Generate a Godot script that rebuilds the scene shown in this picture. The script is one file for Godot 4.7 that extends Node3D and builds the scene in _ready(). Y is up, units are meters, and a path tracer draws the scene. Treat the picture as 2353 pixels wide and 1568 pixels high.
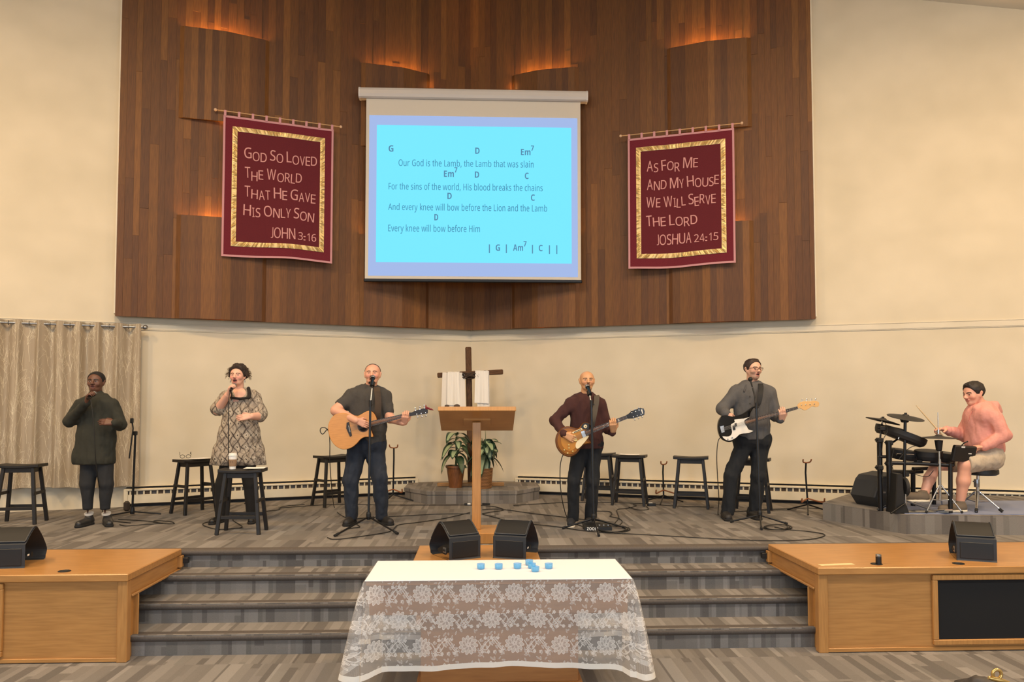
extends Node3D
# A church platform with a worship band. Metres, y up; the hall floor is y = 0, the platform S, the eye 1.91 m above the floor.

const S := 0.64                 # platform height
const F := 1764.0               # focal length in pixels of the 2353 x 1568 frame
const PPX := 1176.5
const PPY := 857.0
const EYE := Vector3(0, 1.91, 0)
const YAW := -0.0418879
const PITCH := 0.0441888
const WALL_TURN := 0.3490659    # each back wall is turned 20 degrees
const CORNER := Vector3(-0.14, 0, -11.58)

var cam_basis: Basis
var taken := {}
var mats := {}
var rng := RandomNumberGenerator.new()


func _ready() -> void:
	rng.seed = 7
	set_camera_and_light()
	make_materials()
	print("setting"); build_setting()
	print("wall things"); build_wall_things()
	print("furniture"); build_furniture()
	print("gear"); build_gear()
	print("drums"); build_drums()
	print("people"); build_people()
	print("done ", Time.get_ticks_msec())


func set_camera_and_light() -> void:
	cam_basis = Basis(Vector3.UP, YAW) * Basis(Vector3.RIGHT, PITCH)
	var cam := Camera3D.new()
	cam.name = "camera"
	cam.projection = Camera3D.PROJECTION_FRUSTUM
	cam.near = 0.1
	cam.far = 100.0
	cam.size = cam.near * 1568.0 / F
	cam.frustum_offset = Vector2(0, (PPY - 784.0) / F * cam.near)
	cam.transform = Transform3D(cam_basis, EYE)
	add_child(cam)
	cam.current = true
	var env := Environment.new()
	env.background_mode = Environment.BG_SKY
	var sky := Sky.new()
	var psm := ProceduralSkyMaterial.new()
	psm.sky_top_color = Color(0.55, 0.68, 0.9)
	psm.sky_horizon_color = Color(0.85, 0.9, 0.97)
	psm.ground_bottom_color = Color(0.35, 0.36, 0.36)
	psm.ground_horizon_color = Color(0.7, 0.72, 0.74)
	sky.sky_material = psm
	env.sky = sky
	env.tonemap_mode = Environment.TONE_MAPPER_LINEAR
	env.tonemap_exposure = 1.14
	env.sdfgi_enabled = true
	env.ssao_enabled = true
	env.ssil_enabled = true
	var we := WorldEnvironment.new()
	we.name = "environment"
	we.environment = env
	add_child(we)
	# daylight through the tall windows in the rear wall, behind the camera
	for k in 4:
		area_light("window_daylight", Vector3(-6.0 + 4.0 * k, 3.2, 6.92), Vector3(0, 0, -1), Vector2(1.9, 3.3), Color(0.84, 0.92, 1.0), 14.0)
	# warm ceiling panels before the platform, cool white ones over the seats
	for p in panel_places():
		var warm: bool = p.y < -3.0
		area_light("ceiling_panel_light", Vector3(p.x, ceiling_at(p.x) - 0.09, p.y), Vector3(0, -1, 0), Vector2(0.6, 0.6), Color(1.0, 0.83, 0.6) if warm else Color(1.0, 0.96, 0.9), 17.0 if warm else 14.0)


func panel_places() -> Array:
	return [Vector2(-6.0, -5.0), Vector2(-3.0, -5.0), Vector2(3.2, -5.0), Vector2(6.2, -5.0), Vector2(-5.0, -2.2), Vector2(-1.7, -2.2), Vector2(1.7, -2.2), Vector2(5.0, -2.2)]


func ceiling_at(x: float) -> float:
	return 8.85 - 0.29 * absf(x - CORNER.x)


func area_light(called: String, at: Vector3, towards: Vector3, size: Vector2, col: Color, energy: float) -> void:
	var l := AreaLight3D.new()
	l.name = numbered(called)
	l.area_size = size
	l.light_color = col
	l.light_energy = energy
	l.shadow_enabled = true
	l.area_range = 40.0
	l.area_attenuation = 2.0
	var up := Vector3.UP if absf(towards.y) < 0.9 else Vector3.BACK
	l.transform = Transform3D(Basis.looking_at(towards, up), at)
	add_child(l)


func lamp_light(called: String, at: Vector3, col: Color, energy: float, parent: Node3D, size := 0.03) -> void:
	var l := OmniLight3D.new()
	l.name = called
	l.light_color = col
	l.light_energy = energy
	l.light_size = size
	l.omni_range = 20.0
	l.omni_attenuation = 2.0
	l.shadow_enabled = true
	l.position = at
	parent.add_child(l, true)


# ---------------------------------------------------------------- pixels to places
func ray(x: float, y: float) -> Vector3:
	return cam_basis * Vector3((x - PPX) / F, -(y - PPY) / F, -1.0)

func pz(x: float, y: float, z: float) -> Vector3:      # where the line of sight meets the plane z
	var d := ray(x, y)
	return EYE + d * (z / d.z)

func py(x: float, y: float, h: float) -> Vector3:      # where it meets the level h
	var d := ray(x, y)
	return EYE + d * ((h - EYE.y) / d.y)


# ---------------------------------------------------------------- names, nodes
func numbered(called: String, holder: Node = self) -> String:
	var key := "%d/%s" % [holder.get_instance_id(), called]
	var n: int = taken.get(key, 0)
	taken[key] = n + 1
	return called if n == 0 else "%s_%03d" % [called, n]

func thing(called: String, label: String, category: String, at := Vector3.ZERO, group := "", turn := 0.0) -> Node3D:
	var o := Node3D.new()
	o.name = numbered(called)
	o.position = at
	o.rotation.y = turn
	add_child(o)
	tag(o, label, category, group)
	return o

func tag(o: Node, label: String, category := "", group := "", kind := "") -> void:
	if label != "": o.set_meta("label", label)
	if category != "": o.set_meta("category", category)
	if group != "": o.set_meta("group", group)
	if kind != "": o.set_meta("kind", kind)

func put(mesh: Mesh, called: String, m: Material, parent: Node = self, at := Vector3.ZERO) -> MeshInstance3D:
	var o := MeshInstance3D.new()
	o.name = numbered(called, parent)
	o.mesh = mesh
	o.material_override = m
	o.position = at
	parent.add_child(o)
	return o

func obj(called: String, mb: MB, m: Material, parent: Node = self, label := "") -> MeshInstance3D:
	var o := put(mb.done(), called, m, parent)
	if label != "": o.set_meta("label", label)
	return o

func copy_of(o: Node3D, at: Vector3, turn: float, label: String) -> Node3D:
	var c: Node3D = o.duplicate()
	c.name = numbered(String(o.name))
	add_child(c)
	c.position = at
	c.rotation.y = turn
	c.set_meta("label", label)
	return c

func structure(o: Node, label: String) -> Node:
	o.set_meta("kind", "structure")
	o.set_meta("label", label)
	return o


# ---------------------------------------------------------------- mesh builder
class MB:
	var v := PackedVector3Array()
	var uv := PackedVector2Array()
	var n := PackedVector3Array()
	var c := PackedColorArray()
	var use_c := false
	var col := Color.WHITE

	func tri(a: Vector3, b: Vector3, d: Vector3, na := Vector3.ZERO, nb := Vector3.ZERO, nd := Vector3.ZERO, ua := Vector2.ZERO, ub := Vector2.ZERO, ud := Vector2.ZERO) -> void:
		if na == Vector3.ZERO:
			na = (d - a).cross(b - a).normalized()
			nb = na
			nd = na
		v.append(a); v.append(b); v.append(d)
		n.append(na); n.append(nb); n.append(nd)
		uv.append(ua); uv.append(ub); uv.append(ud)
		if use_c:
			c.append(col); c.append(col); c.append(col)

	func tri_out(a: Vector3, b: Vector3, d: Vector3, away: Vector3) -> void:
		if (d - a).cross(b - a).dot(away) < 0.0: tri(a, d, b)
		else: tri(a, b, d)

	func quad_out(a: Vector3, b: Vector3, d: Vector3, e: Vector3, away: Vector3) -> void:
		tri_out(a, b, d, away)
		tri_out(a, d, e, away)

	func quad_uv(a: Vector3, b: Vector3, d: Vector3, e: Vector3, away: Vector3, u0: Vector2, u1: Vector2) -> void:
		var q := [a, b, d, e]
		var w := [Vector2(u0.x, u1.y), Vector2(u1.x, u1.y), Vector2(u1.x, u0.y), Vector2(u0.x, u0.y)]
		var order := [0, 1, 2, 0, 2, 3]
		if (d - a).cross(b - a).dot(away) < 0.0: order = [0, 2, 1, 0, 3, 2]
		for k in [0, 3]:
			tri(q[order[k]], q[order[k + 1]], q[order[k + 2]], Vector3.ZERO, Vector3.ZERO, Vector3.ZERO, w[order[k]], w[order[k + 1]], w[order[k + 2]])

	func box(at: Vector3, size: Vector3, bev := 0.0, basis := Basis.IDENTITY) -> void:
		var h := size * 0.5
		var r := minf(bev, minf(h.x, minf(h.y, h.z)) * 0.9)
		if r <= 0.0:
			for ax in 3:
				for sg in [-1.0, 1.0]:
					var q := []
					for st in [[-1, -1], [1, -1], [1, 1], [-1, 1]]:
						var p := Vector3.ZERO
						p[ax] = sg * h[ax]
						p[(ax + 1) % 3] = st[0] * h[(ax + 1) % 3]
						p[(ax + 2) % 3] = st[1] * h[(ax + 2) % 3]
						q.append(at + basis * p)
					var w := Vector3.ZERO
					w[ax] = sg
					quad_out(q[0], q[1], q[2], q[3], basis * w)
			return
		var corner := func(s: Vector3, ax: int) -> Vector3:
			var p := Vector3(s.x * (h.x - r), s.y * (h.y - r), s.z * (h.z - r))
			p[ax] = s[ax] * h[ax]
			return at + basis * p
		for ax in 3:
			for sg in [-1.0, 1.0]:
				var q := []
				for st in [[-1, -1], [1, -1], [1, 1], [-1, 1]]:
					var s := Vector3.ZERO
					s[ax] = sg
					s[(ax + 1) % 3] = st[0]
					s[(ax + 2) % 3] = st[1]
					q.append(corner.call(s, ax))
				var w := Vector3.ZERO
				w[ax] = sg
				quad_out(q[0], q[1], q[2], q[3], basis * w)
			# chamfers along the edges that run along axis ax
			var b1 := (ax + 1) % 3
			var b2 := (ax + 2) % 3
			for s1 in [-1.0, 1.0]:
				for s2 in [-1.0, 1.0]:
					var lo := Vector3.ZERO
					var hi := Vector3.ZERO
					lo[ax] = -1; hi[ax] = 1
					lo[b1] = s1; hi[b1] = s1
					lo[b2] = s2; hi[b2] = s2
					var w2 := Vector3.ZERO
					w2[b1] = s1; w2[b2] = s2
					quad_out(corner.call(lo, b1), corner.call(hi, b1), corner.call(hi, b2), corner.call(lo, b2), basis * w2)
		for sx in [-1.0, 1.0]:
			for sy in [-1.0, 1.0]:
				for sz in [-1.0, 1.0]:
					var s := Vector3(sx, sy, sz)
					tri_out(corner.call(s, 0), corner.call(s, 1), corner.call(s, 2), basis * s)

	func bar(a: Vector3, b: Vector3, w: float, d: float, side := Vector3.RIGHT, bev := 0.003) -> void:   # a square timber from a to b
		var y := (b - a).normalized()
		var z := side.cross(y).normalized()
		var x := y.cross(z).normalized()
		box((a + b) * 0.5, Vector3(w, (b - a).length(), d), bev, Basis(x, y, z))

	func tube(pts: Array, r, sides := 8, closed := false) -> void:     # r: a number or one radius for each point
		var k := pts.size()
		var rings := []
		var up := Vector3.UP
		var prev := Vector3.ZERO
		for i in k:
			var t: Vector3
			if closed: t = pts[(i + 1) % k] - pts[(i - 1 + k) % k]
			elif i == 0: t = pts[1] - pts[0]
			elif i == k - 1: t = pts[k - 1] - pts[k - 2]
			else: t = (pts[i + 1] - pts[i]).normalized() + (pts[i] - pts[i - 1]).normalized()
			t = t.normalized()
			if i == 0:
				prev = t.cross(up)
				if prev.length() < 0.1: prev = t.cross(Vector3.RIGHT)
			prev = (prev - t * prev.dot(t)).normalized()
			var bi := t.cross(prev)
			var rad: float = r[i] if r is Array else r
			var ring := []
			for j in sides:
				var an := TAU * j / sides
				var dirn := prev * cos(an) + bi * sin(an)
				ring.append([pts[i] + dirn * rad, dirn])
			rings.append(ring)
		for i in (k if closed else k - 1):
			var p: Array = rings[i]
			var q: Array = rings[(i + 1) % k]
			for j in sides:
				var j2 := (j + 1) % sides
				if (q[j][0] - p[j][0]).cross(p[j2][0] - p[j][0]).dot(p[j][1]) > 0.0:
					tri(p[j][0], p[j2][0], q[j2][0], p[j][1], p[j2][1], q[j2][1])
					tri(p[j][0], q[j2][0], q[j][0], p[j][1], q[j2][1], q[j][1])
				else:
					tri(p[j][0], q[j2][0], p[j2][0], p[j][1], q[j2][1], p[j2][1])
					tri(p[j][0], q[j][0], q[j2][0], p[j][1], q[j][1], q[j2][1])
		if not closed:
			for e in [0, k - 1]:
				var out: Vector3 = (pts[0] - pts[1]) if e == 0 else (pts[k - 1] - pts[k - 2])
				for j in range(1, sides - 1):
					tri_out(rings[e][0][0], rings[e][j][0], rings[e][j + 1][0], out)

	func lathe(prof: Array, at := Vector3.ZERO, basis := Basis.IDENTITY, sides := 24) -> void:   # prof: Vector2(radius, height), bottom to top on the outside
		for i in prof.size() - 1:
			var a: Vector2 = prof[i]
			var b: Vector2 = prof[i + 1]
			if a.distance_to(b) < 1e-6: continue
			var e := (b - a).normalized()
			var nr := e.y
			var ny := -e.x
			for j in sides:
				var t0 := TAU * j / sides
				var t1 := TAU * (j + 1) / sides
				var d0 := Vector3(cos(t0), 0, sin(t0))
				var d1 := Vector3(cos(t1), 0, sin(t1))
				var p00 := at + basis * (d0 * a.x + Vector3(0, a.y, 0))
				var p01 := at + basis * (d1 * a.x + Vector3(0, a.y, 0))
				var p10 := at + basis * (d0 * b.x + Vector3(0, b.y, 0))
				var p11 := at + basis * (d1 * b.x + Vector3(0, b.y, 0))
				var n0 := (basis * (d0 * nr + Vector3(0, ny, 0))).normalized()
				var n1 := (basis * (d1 * nr + Vector3(0, ny, 0))).normalized()
				var u0 := float(j) / sides
				var u1 := float(j + 1) / sides
				if a.x > 1e-6: tri(p00, p01, p11, n0, n1, n1, Vector2(u0, a.y), Vector2(u1, a.y), Vector2(u1, b.y))
				if b.x > 1e-6: tri(p00, p11, p10, n0, n1, n0, Vector2(u0, a.y), Vector2(u1, b.y), Vector2(u0, b.y))

	func prism(poly: PackedVector2Array, z0: float, z1: float, tf := Transform3D.IDENTITY, bev := 0.0) -> void:   # a flat outline given depth along z; bev rounds the z1 edge
		var p := poly.duplicate()
		if Geometry2D.is_polygon_clockwise(p): p.reverse()
		var k := p.size()
		var inner := p.duplicate()
		if bev > 0.0:
			for i in k:
				var e0 := (p[i] - p[(i - 1 + k) % k]).normalized()
				var e1 := (p[(i + 1) % k] - p[i]).normalized()
				var nn := Vector2(-e0.y, e0.x) + Vector2(-e1.y, e1.x)
				inner[i] = p[i] + nn.normalized() * bev
		var sgn := signf(z1 - z0)
		var idx := Geometry2D.triangulate_polygon(p)
		for i in range(0, idx.size(), 3):
			tri_out(tf * Vector3(inner[idx[i]].x, inner[idx[i]].y, z1), tf * Vector3(inner[idx[i + 1]].x, inner[idx[i + 1]].y, z1), tf * Vector3(inner[idx[i + 2]].x, inner[idx[i + 2]].y, z1), tf.basis * Vector3(0, 0, sgn))
			tri_out(tf * Vector3(p[idx[i]].x, p[idx[i]].y, z0), tf * Vector3(p[idx[i + 1]].x, p[idx[i + 1]].y, z0), tf * Vector3(p[idx[i + 2]].x, p[idx[i + 2]].y, z0), tf.basis * Vector3(0, 0, -sgn))
		for i in k:
			var a := p[i]
			var b := p[(i + 1) % k]
			var out := tf.basis * Vector3(b.y - a.y, a.x - b.x, 0)
			quad_out(tf * Vector3(a.x, a.y, z0), tf * Vector3(b.x, b.y, z0), tf * Vector3(b.x, b.y, z1 - sgn * bev), tf * Vector3(a.x, a.y, z1 - sgn * bev), out)
			if bev > 0.0:
				quad_out(tf * Vector3(a.x, a.y, z1 - sgn * bev), tf * Vector3(b.x, b.y, z1 - sgn * bev), tf * Vector3(inner[(i + 1) % k].x, inner[(i + 1) % k].y, z1), tf * Vector3(inner[i].x, inner[i].y, z1), out + tf.basis * Vector3(0, 0, sgn * out.length()))

	func ball(at: Vector3, r: float, sides := 12, squash := Vector3.ONE) -> void:
		var rows := sides / 2
		for i in rows:
			for j in sides:
				var q := []
				for e in [[0, 0], [0, 1], [1, 1], [1, 0]]:
					var th: float = PI * (i + e[0]) / rows
					var ph: float = TAU * (j + e[1]) / sides
					q.append(Vector3(sin(th) * cos(ph), cos(th), sin(th) * sin(ph)))
				for t in [[0, 1, 2], [0, 2, 3]]:
					var a: Vector3 = q[t[0]]
					var b: Vector3 = q[t[1]]
					var d: Vector3 = q[t[2]]
					if a.distance_to(b) < 1e-5 or b.distance_to(d) < 1e-5 or a.distance_to(d) < 1e-5: continue
					if (d - a).cross(b - a).dot(a) < 0.0:
						var sw := b
						b = d
						d = sw
					tri(at + a * r * squash, at + b * r * squash, at + d * r * squash, (a / squash).normalized(), (b / squash).normalized(), (d / squash).normalized())

	func done() -> ArrayMesh:
		var a := []
		a.resize(Mesh.ARRAY_MAX)
		a[Mesh.ARRAY_VERTEX] = v
		a[Mesh.ARRAY_NORMAL] = n
		a[Mesh.ARRAY_TEX_UV] = uv
		if use_c: a[Mesh.ARRAY_COLOR] = c
		var m := ArrayMesh.new()
		m.add_surface_from_arrays(Mesh.PRIMITIVE_TRIANGLES, a)
		return m


func curve(pts: Array, steps := 6, closed := false) -> Array:      # a smooth line through the points
	var out := []
	var k := pts.size()
	for i in (k if closed else k - 1):
		var p0 = pts[(i - 1 + k) % k] if closed or i > 0 else pts[0] * 2.0 - pts[1]
		var p1 = pts[i]
		var p2 = pts[(i + 1) % k]
		var p3 = pts[(i + 2) % k] if closed or i + 2 < k else pts[k - 1] * 2.0 - pts[k - 2]
		for s in steps:
			var t := float(s) / steps
			out.append((p1 * 2.0 + (p2 - p0) * t + (p0 * 2.0 - p1 * 5.0 + p2 * 4.0 - p3) * t * t + (p1 * 3.0 - p0 - p2 * 3.0 + p3) * t * t * t) * 0.5)
	if not closed: out.append(pts[k - 1])
	return out


# ---------------------------------------------------------------- materials
func mat(key: String, col: Color, rough := 0.6, metal := 0.0) -> StandardMaterial3D:
	if mats.has(key): return mats[key]
	var m := StandardMaterial3D.new()
	m.resource_name = key
	m.albedo_color = col
	m.roughness = rough
	m.metallic = metal
	mats[key] = m
	return m

func rgb(r: int, g: int, b: int) -> Color:
	return Color(r / 255.0, g / 255.0, b / 255.0)

func noise_tex(freq: float, lo: Color, hi: Color, seed_: int, octaves := 4, size := 256) -> NoiseTexture2D:
	var t := NoiseTexture2D.new()
	var n := FastNoiseLite.new()
	n.noise_type = FastNoiseLite.TYPE_SIMPLEX_SMOOTH
	n.frequency = freq
	n.fractal_octaves = octaves
	n.seed = seed_
	t.noise = n
	t.width = size
	t.height = size
	t.seamless = true
	var g := Gradient.new()
	g.set_color(0, lo)
	g.set_color(1, hi)
	t.color_ramp = g
	return t

func grained(key: String, col: Color, tex: Texture2D, scale: Vector3, rough := 0.5, world := false) -> StandardMaterial3D:
	var m := mat(key, col, rough)
	m.albedo_texture = tex
	m.uv1_triplanar = true
	m.uv1_world_triplanar = world
	m.uv1_scale = scale
	return m

var board_mats := []
var gloss_mats := {}

func make_materials() -> void:
	var fine := noise_tex(0.02, Color(0.86, 0.86, 0.86), Color(1, 1, 1), 3)
	var grain := noise_tex(0.03, Color(0.88, 0.86, 0.84), Color(1, 1, 1), 5, 5)
	var mottle := noise_tex(0.012, Color(0.93, 0.93, 0.92), Color(1, 1, 1), 9, 3)
	grained("wall_paint", rgb(222, 211, 189), mottle, Vector3(0.35, 0.35, 0.35), 0.75, true)
	grained("ceiling_paint", rgb(226, 220, 208), mottle, Vector3(0.3, 0.3, 0.3), 0.85, true)
	grained("trim_paint", rgb(224, 214, 194), mottle, Vector3(0.5, 0.5, 0.5), 0.55, true)
	grained("heater_enamel", rgb(228, 217, 192), mottle, Vector3(0.8, 0.8, 0.8), 0.4)
	mat("slot_dark", rgb(92, 76, 62), 0.8)
	mat("heater_gap_shade", rgb(46, 42, 40), 0.7)  # near-black colour standing in for the shade in the heater gaps
	mat("slot_grey", rgb(92, 90, 92), 0.8)
	# carpet: thin dyed strips laid in staggered rows
	mats["carpet"] = carpet_material("carpet", [rgb(122, 117, 112), rgb(113, 108, 103), rgb(98, 93, 89), rgb(132, 127, 122), rgb(117, 112, 107)], 1.0)
	# oak cabinets
	# oak: one colour and gloss, the grain laid along each piece
	grained("oak", rgb(190, 140, 82), grain, Vector3(0.35, 5.0, 0.35), 0.32)
	grained("oak_flat", rgb(190, 140, 82), grain, Vector3(0.4, 3.0, 4.0), 0.32)
	grained("oak_upright", rgb(190, 140, 82), grain, Vector3(6.0, 0.5, 6.0), 0.32)
	# the tall cedar boards, in eight tones
	var strip := noise_tex(0.035, Color(0.8, 0.78, 0.76), Color(1, 1, 1), 21, 5)
	var tones := [rgb(112, 70, 26), rgb(103, 63, 24), rgb(119, 76, 29), rgb(107, 65, 25), rgb(94, 56, 22), rgb(114, 71, 28), rgb(98, 59, 24), rgb(130, 84, 34)]
	for k in tones.size():
		board_mats.append(grained("cedar_board_%d" % k, tones[k], strip, Vector3(7.0, 0.45, 7.0), 0.6))
	mat("black_wood", rgb(23, 20, 19), 0.5)
	mat("black_plastic", rgb(24, 25, 27), 0.5)
	mat("black_metal", rgb(22, 22, 24), 0.35, 0.3)
	mat("speaker_cabinet", rgb(44, 47, 52), 0.6).rim_enabled = false
	grained("speaker_grille", rgb(20, 22, 25), noise_tex(0.3, Color(0.5, 0.5, 0.5), Color(1, 1, 1), 31, 1, 128), Vector3(9, 9, 9), 0.6)
	mat("grille_cloth", rgb(14, 16, 20), 0.9)
	mat("chrome", rgb(205, 207, 210), 0.16, 1.0)
	mat("steel", rgb(150, 152, 155), 0.3, 0.9)
	mat("gold_metal", rgb(212, 175, 105), 0.3, 0.9)
	mat("white_cloth", rgb(224, 222, 227), 0.85)
	mat("paper", rgb(238, 237, 233), 0.8)
	mat("rubber", rgb(26, 26, 27), 0.85)
	mat("cable", rgb(25, 24, 23), 0.6)
	mat("white_plastic", rgb(232, 230, 224), 0.4)


func carpet_material(key: String, tones: Array, per: float) -> StandardMaterial3D:
	var n := 1024
	var im := Image.create(n, n, false, Image.FORMAT_RGB8)
	var r := RandomNumberGenerator.new()
	r.seed = 11
	var rows := 6
	for row in rows:
		var x := 0
		var y0 := row * n / rows
		var h := n / rows + 1
		while x < n:
			var w := r.randi_range(5, 30)
			var c: Color = tones[r.randi_range(0, tones.size() - 1)]
			c = c.lightened(r.randf_range(0.0, 0.05)) if r.randf() < 0.5 else c.darkened(r.randf_range(0.0, 0.06))
			# a strip may start or stop part of the way along its row
			var cut := r.randi_range(0, h)
			im.fill_rect(Rect2i(x, y0, w, h), c)
			if r.randf() < 0.5:
				im.fill_rect(Rect2i(x, y0, w, cut), tones[r.randi_range(0, tones.size() - 1)])
			x += w
	# yarn speckle
	for k in 60000:
		var p := Vector2i(r.randi_range(0, n - 1), r.randi_range(0, n - 1))
		var c := im.get_pixelv(p)
		im.set_pixelv(p, c.lightened(0.08) if k % 2 == 0 else c.darkened(0.1))
	var m := mat(key, Color.WHITE, 0.95)
	m.albedo_texture = ImageTexture.create_from_image(im)
	m.uv1_triplanar = true
	m.uv1_world_triplanar = true
	m.uv1_scale = Vector3.ONE * per / 3.2
	m.uv1_triplanar_sharpness = 8.0
	return m


# ---------------------------------------------------------------- the hall
func wall_node(called: String, side: float) -> Node3D:      # side 1: left wall, -1: right wall; local x along the wall, z into the room, y up
	var o := Node3D.new()
	o.name = numbered(called)
	o.position = CORNER
	o.rotation.y = WALL_TURN * side
	add_child(o)
	return o

func build_setting() -> void:
	# floors
	var mb := MB.new()
	mb.box(Vector3(0, -0.1, -0.3), Vector3(20, 0.2, 15.0))
	structure(obj("floor", mb, mats.carpet), "grey striped carpet of the hall floor in front of the steps")
	mb = MB.new()
	mb.box(Vector3(0, S / 2.0 - 0.02, -10.22), Vector3(20, S + 0.04 - 0.001, 6.4))
	var platform := obj("floor_platform", mb, mats.carpet)
	structure(platform, "grey carpeted platform the band stands on")
	mb = MB.new()
	mb.box(Vector3(0, S - 0.004, -10.02), Vector3(20, 0.008, 6.0), 0.0)
	obj("carpet", mb, mats.carpet, platform)
	# steps: three treads and four risers between the two cabinets
	var steps := Node3D.new()
	steps.name = "floor_steps"
	add_child(steps)
	structure(steps, "grey carpeted steps up to the platform between two wooden cabinets")
	for k in 4:
		var top := S - 0.16 * k
		var z0 := -6.985 + 0.305 * k
		if k > 0:
			mb = MB.new()
			mb.box(Vector3(0, top / 2.0 - 0.012, z0 - 0.19), Vector3(5.9, top - 0.024, 0.34))
			obj("riser", mb, mats.carpet, steps)
			mb = MB.new()
			mb.box(Vector3(0, top - 0.012, z0 - 0.17), Vector3(5.9, 0.024, 0.34))
			obj("tread", mb, mats.carpet, steps)
		mb = MB.new()
		var nose := []
		for i in 9:
			var an := -PI / 2 + PI * 0.75 * i / 8.0
			nose.append(Vector2(z0 - 0.02 + 0.025 * cos(an), top - 0.0265 + 0.0275 * sin(an)))
		var poly := PackedVector2Array([Vector2(z0 - 0.09, top - 0.054), Vector2(z0 - 0.02, top - 0.054)])
		for p in nose: poly.append(p)
		poly.append(Vector2(z0 - 0.03, top + 0.002))
		poly.append(Vector2(z0 - 0.09, top + 0.002))
		mb.prism(poly, -2.95 if k > 0 else -9.0, 2.95 if k > 0 else 9.0, Transform3D(Basis(Vector3(0, 0, 1), Vector3(0, 1, 0), Vector3(-1, 0, 0)), Vector3.ZERO))
		obj("nosing", mb, mats.rubber_nosing if mats.has("rubber_nosing") else grained("rubber_nosing", rgb(92, 84, 78), noise_tex(0.1, Color(0.85, 0.85, 0.85), Color(1, 1, 1), 77, 2), Vector3(2, 2, 2), 0.7), steps)
	# back walls, turned to meet in a corner behind the cross
	for side in [1.0, -1.0]:
		var w := wall_node("wall_left" if side > 0 else "wall_right", side)
		structure(w, "cream painted back wall on the %s of the corner" % ("curtain side" if side > 0 else "drum side"))
		mb = MB.new()
		mb.box(Vector3(-5.0 * side, 4.5, -0.1), Vector3(10.0, 9.2, 0.2))
		obj("plaster", mb, mats.wall_paint, w)
		var t := wall_node("trim_1" if side > 0 else "trim_2", side)
		structure(t, "cream picture rail under the wooden boards on the %s wall" % ("curtain" if side > 0 else "drum"))
		mb = MB.new()
		mb.box(Vector3(-4.6 * side, 2.94, 0.008), Vector3(9.2, 0.072, 0.016), 0.004)
		mb.box(Vector3(-4.6 * side, 2.9, 0.005), Vector3(9.2, 0.012, 0.01), 0.002)
		mb.box(Vector3(-4.6 * side, 2.982, 0.01), Vector3(9.2, 0.012, 0.02), 0.002)
		obj("rail", mb, mats.trim_paint, t)
		boards(side)
	# ceiling: two slopes with a dropped edge
	var ceil_node := Node3D.new()
	ceil_node.name = "ceiling"
	add_child(ceil_node)
	structure(ceil_node, "pale sloping ceiling above the walls")
	for sg in [-1.0, 1.0]:
		mb = MB.new()
		var an := atan(0.29)
		var mid := Vector3(CORNER.x + sg * 5.2, 8.85 - 0.29 * 5.2 + 0.1, -2.4)
		mb.box(mid, Vector3(10.9, 0.2, 19.2), 0.0, Basis(Vector3.BACK, -sg * an))
		obj("slope", mb, mats.ceiling_paint, ceil_node)
	# side and rear walls close the hall; the rear wall has four tall windows
	for sg in [-1.0, 1.0]:
		mb = MB.new()
		mb.box(Vector3(sg * 9.6, 4.5, -1.0), Vector3(0.2, 9.0, 17.0))
		structure(obj("wall_side", mb, mats.wall_paint), "cream side wall of the hall outside the picture")
	var rear := Node3D.new()
	rear.name = "wall_rear"
	add_child(rear)
	structure(rear, "rear wall of the hall with tall windows, behind the camera")
	mb = MB.new()
	mb.box(Vector3(0, 0.75, 7.1), Vector3(19.4, 1.5, 0.2))
	mb.box(Vector3(0, 7.0, 7.1), Vector3(19.4, 4.2, 0.2))
	for k in 5:
		var xa := -9.7 if k == 0 else -7.0 + 4.0 * (k - 1) + 2.0
		var xb := 9.7 if k == 4 else -7.0 + 4.0 * k
		mb.box(Vector3((xa + xb) / 2, 3.2, 7.1), Vector3(xb - xa, 3.4, 0.2))
	obj("plaster", mb, mats.wall_paint, rear)
	for k in 4:
		var wn := Node3D.new()
		wn.name = "window_%d" % (k + 1)
		wn.position = Vector3(-6.0 + 4.0 * k, 3.2, 7.08)
		add_child(wn)
		structure(wn, "tall window with glazing bars in the rear wall")
		mb = MB.new()
		for x in [-0.96, 0.0, 0.96]: mb.box(Vector3(x, 0, 0), Vector3(0.08, 3.4, 0.1), 0.01)
		for y in [-1.66, -0.6, 0.6, 1.66]: mb.box(Vector3(0, y, 0), Vector3(2.0, 0.08, 0.09), 0.01)
		obj("window_frame", mb, mats.white_plastic, wn)
		mb = MB.new()
		mb.box(Vector3.ZERO, Vector3(1.96, 3.36, 0.008))
		var glass := mat("window_glass", Color(0.95, 0.97, 1.0, 0.08), 0.05)
		glass.transparency = BaseMaterial3D.TRANSPARENCY_ALPHA
		obj("pane", mb, glass, wn)
	for pp in panel_places():
		if true:
			var lamp := thing("ceiling_panel_lamp", "square panel lamp in the ceiling outside the picture", "lamp", Vector3(pp.x, ceiling_at(pp.x) - 0.02, pp.y), "ceiling panel lamps")
			mb = MB.new()
			mb.box(Vector3(0, 0, 0), Vector3(0.66, 0.05, 0.66), 0.01)
			obj("housing", mb, mats.white_plastic, lamp)
			mb = MB.new()
			mb.box(Vector3(0, -0.03, 0), Vector3(0.6, 0.012, 0.6))
			var em := mat("panel_glow", rgb(255, 240, 215), 0.5)
			em.emission_enabled = true
			em.emission = rgb(255, 232, 198)
			em.emission_energy_multiplier = 1.5
			obj("diffuser", mb, em, lamp)


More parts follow.
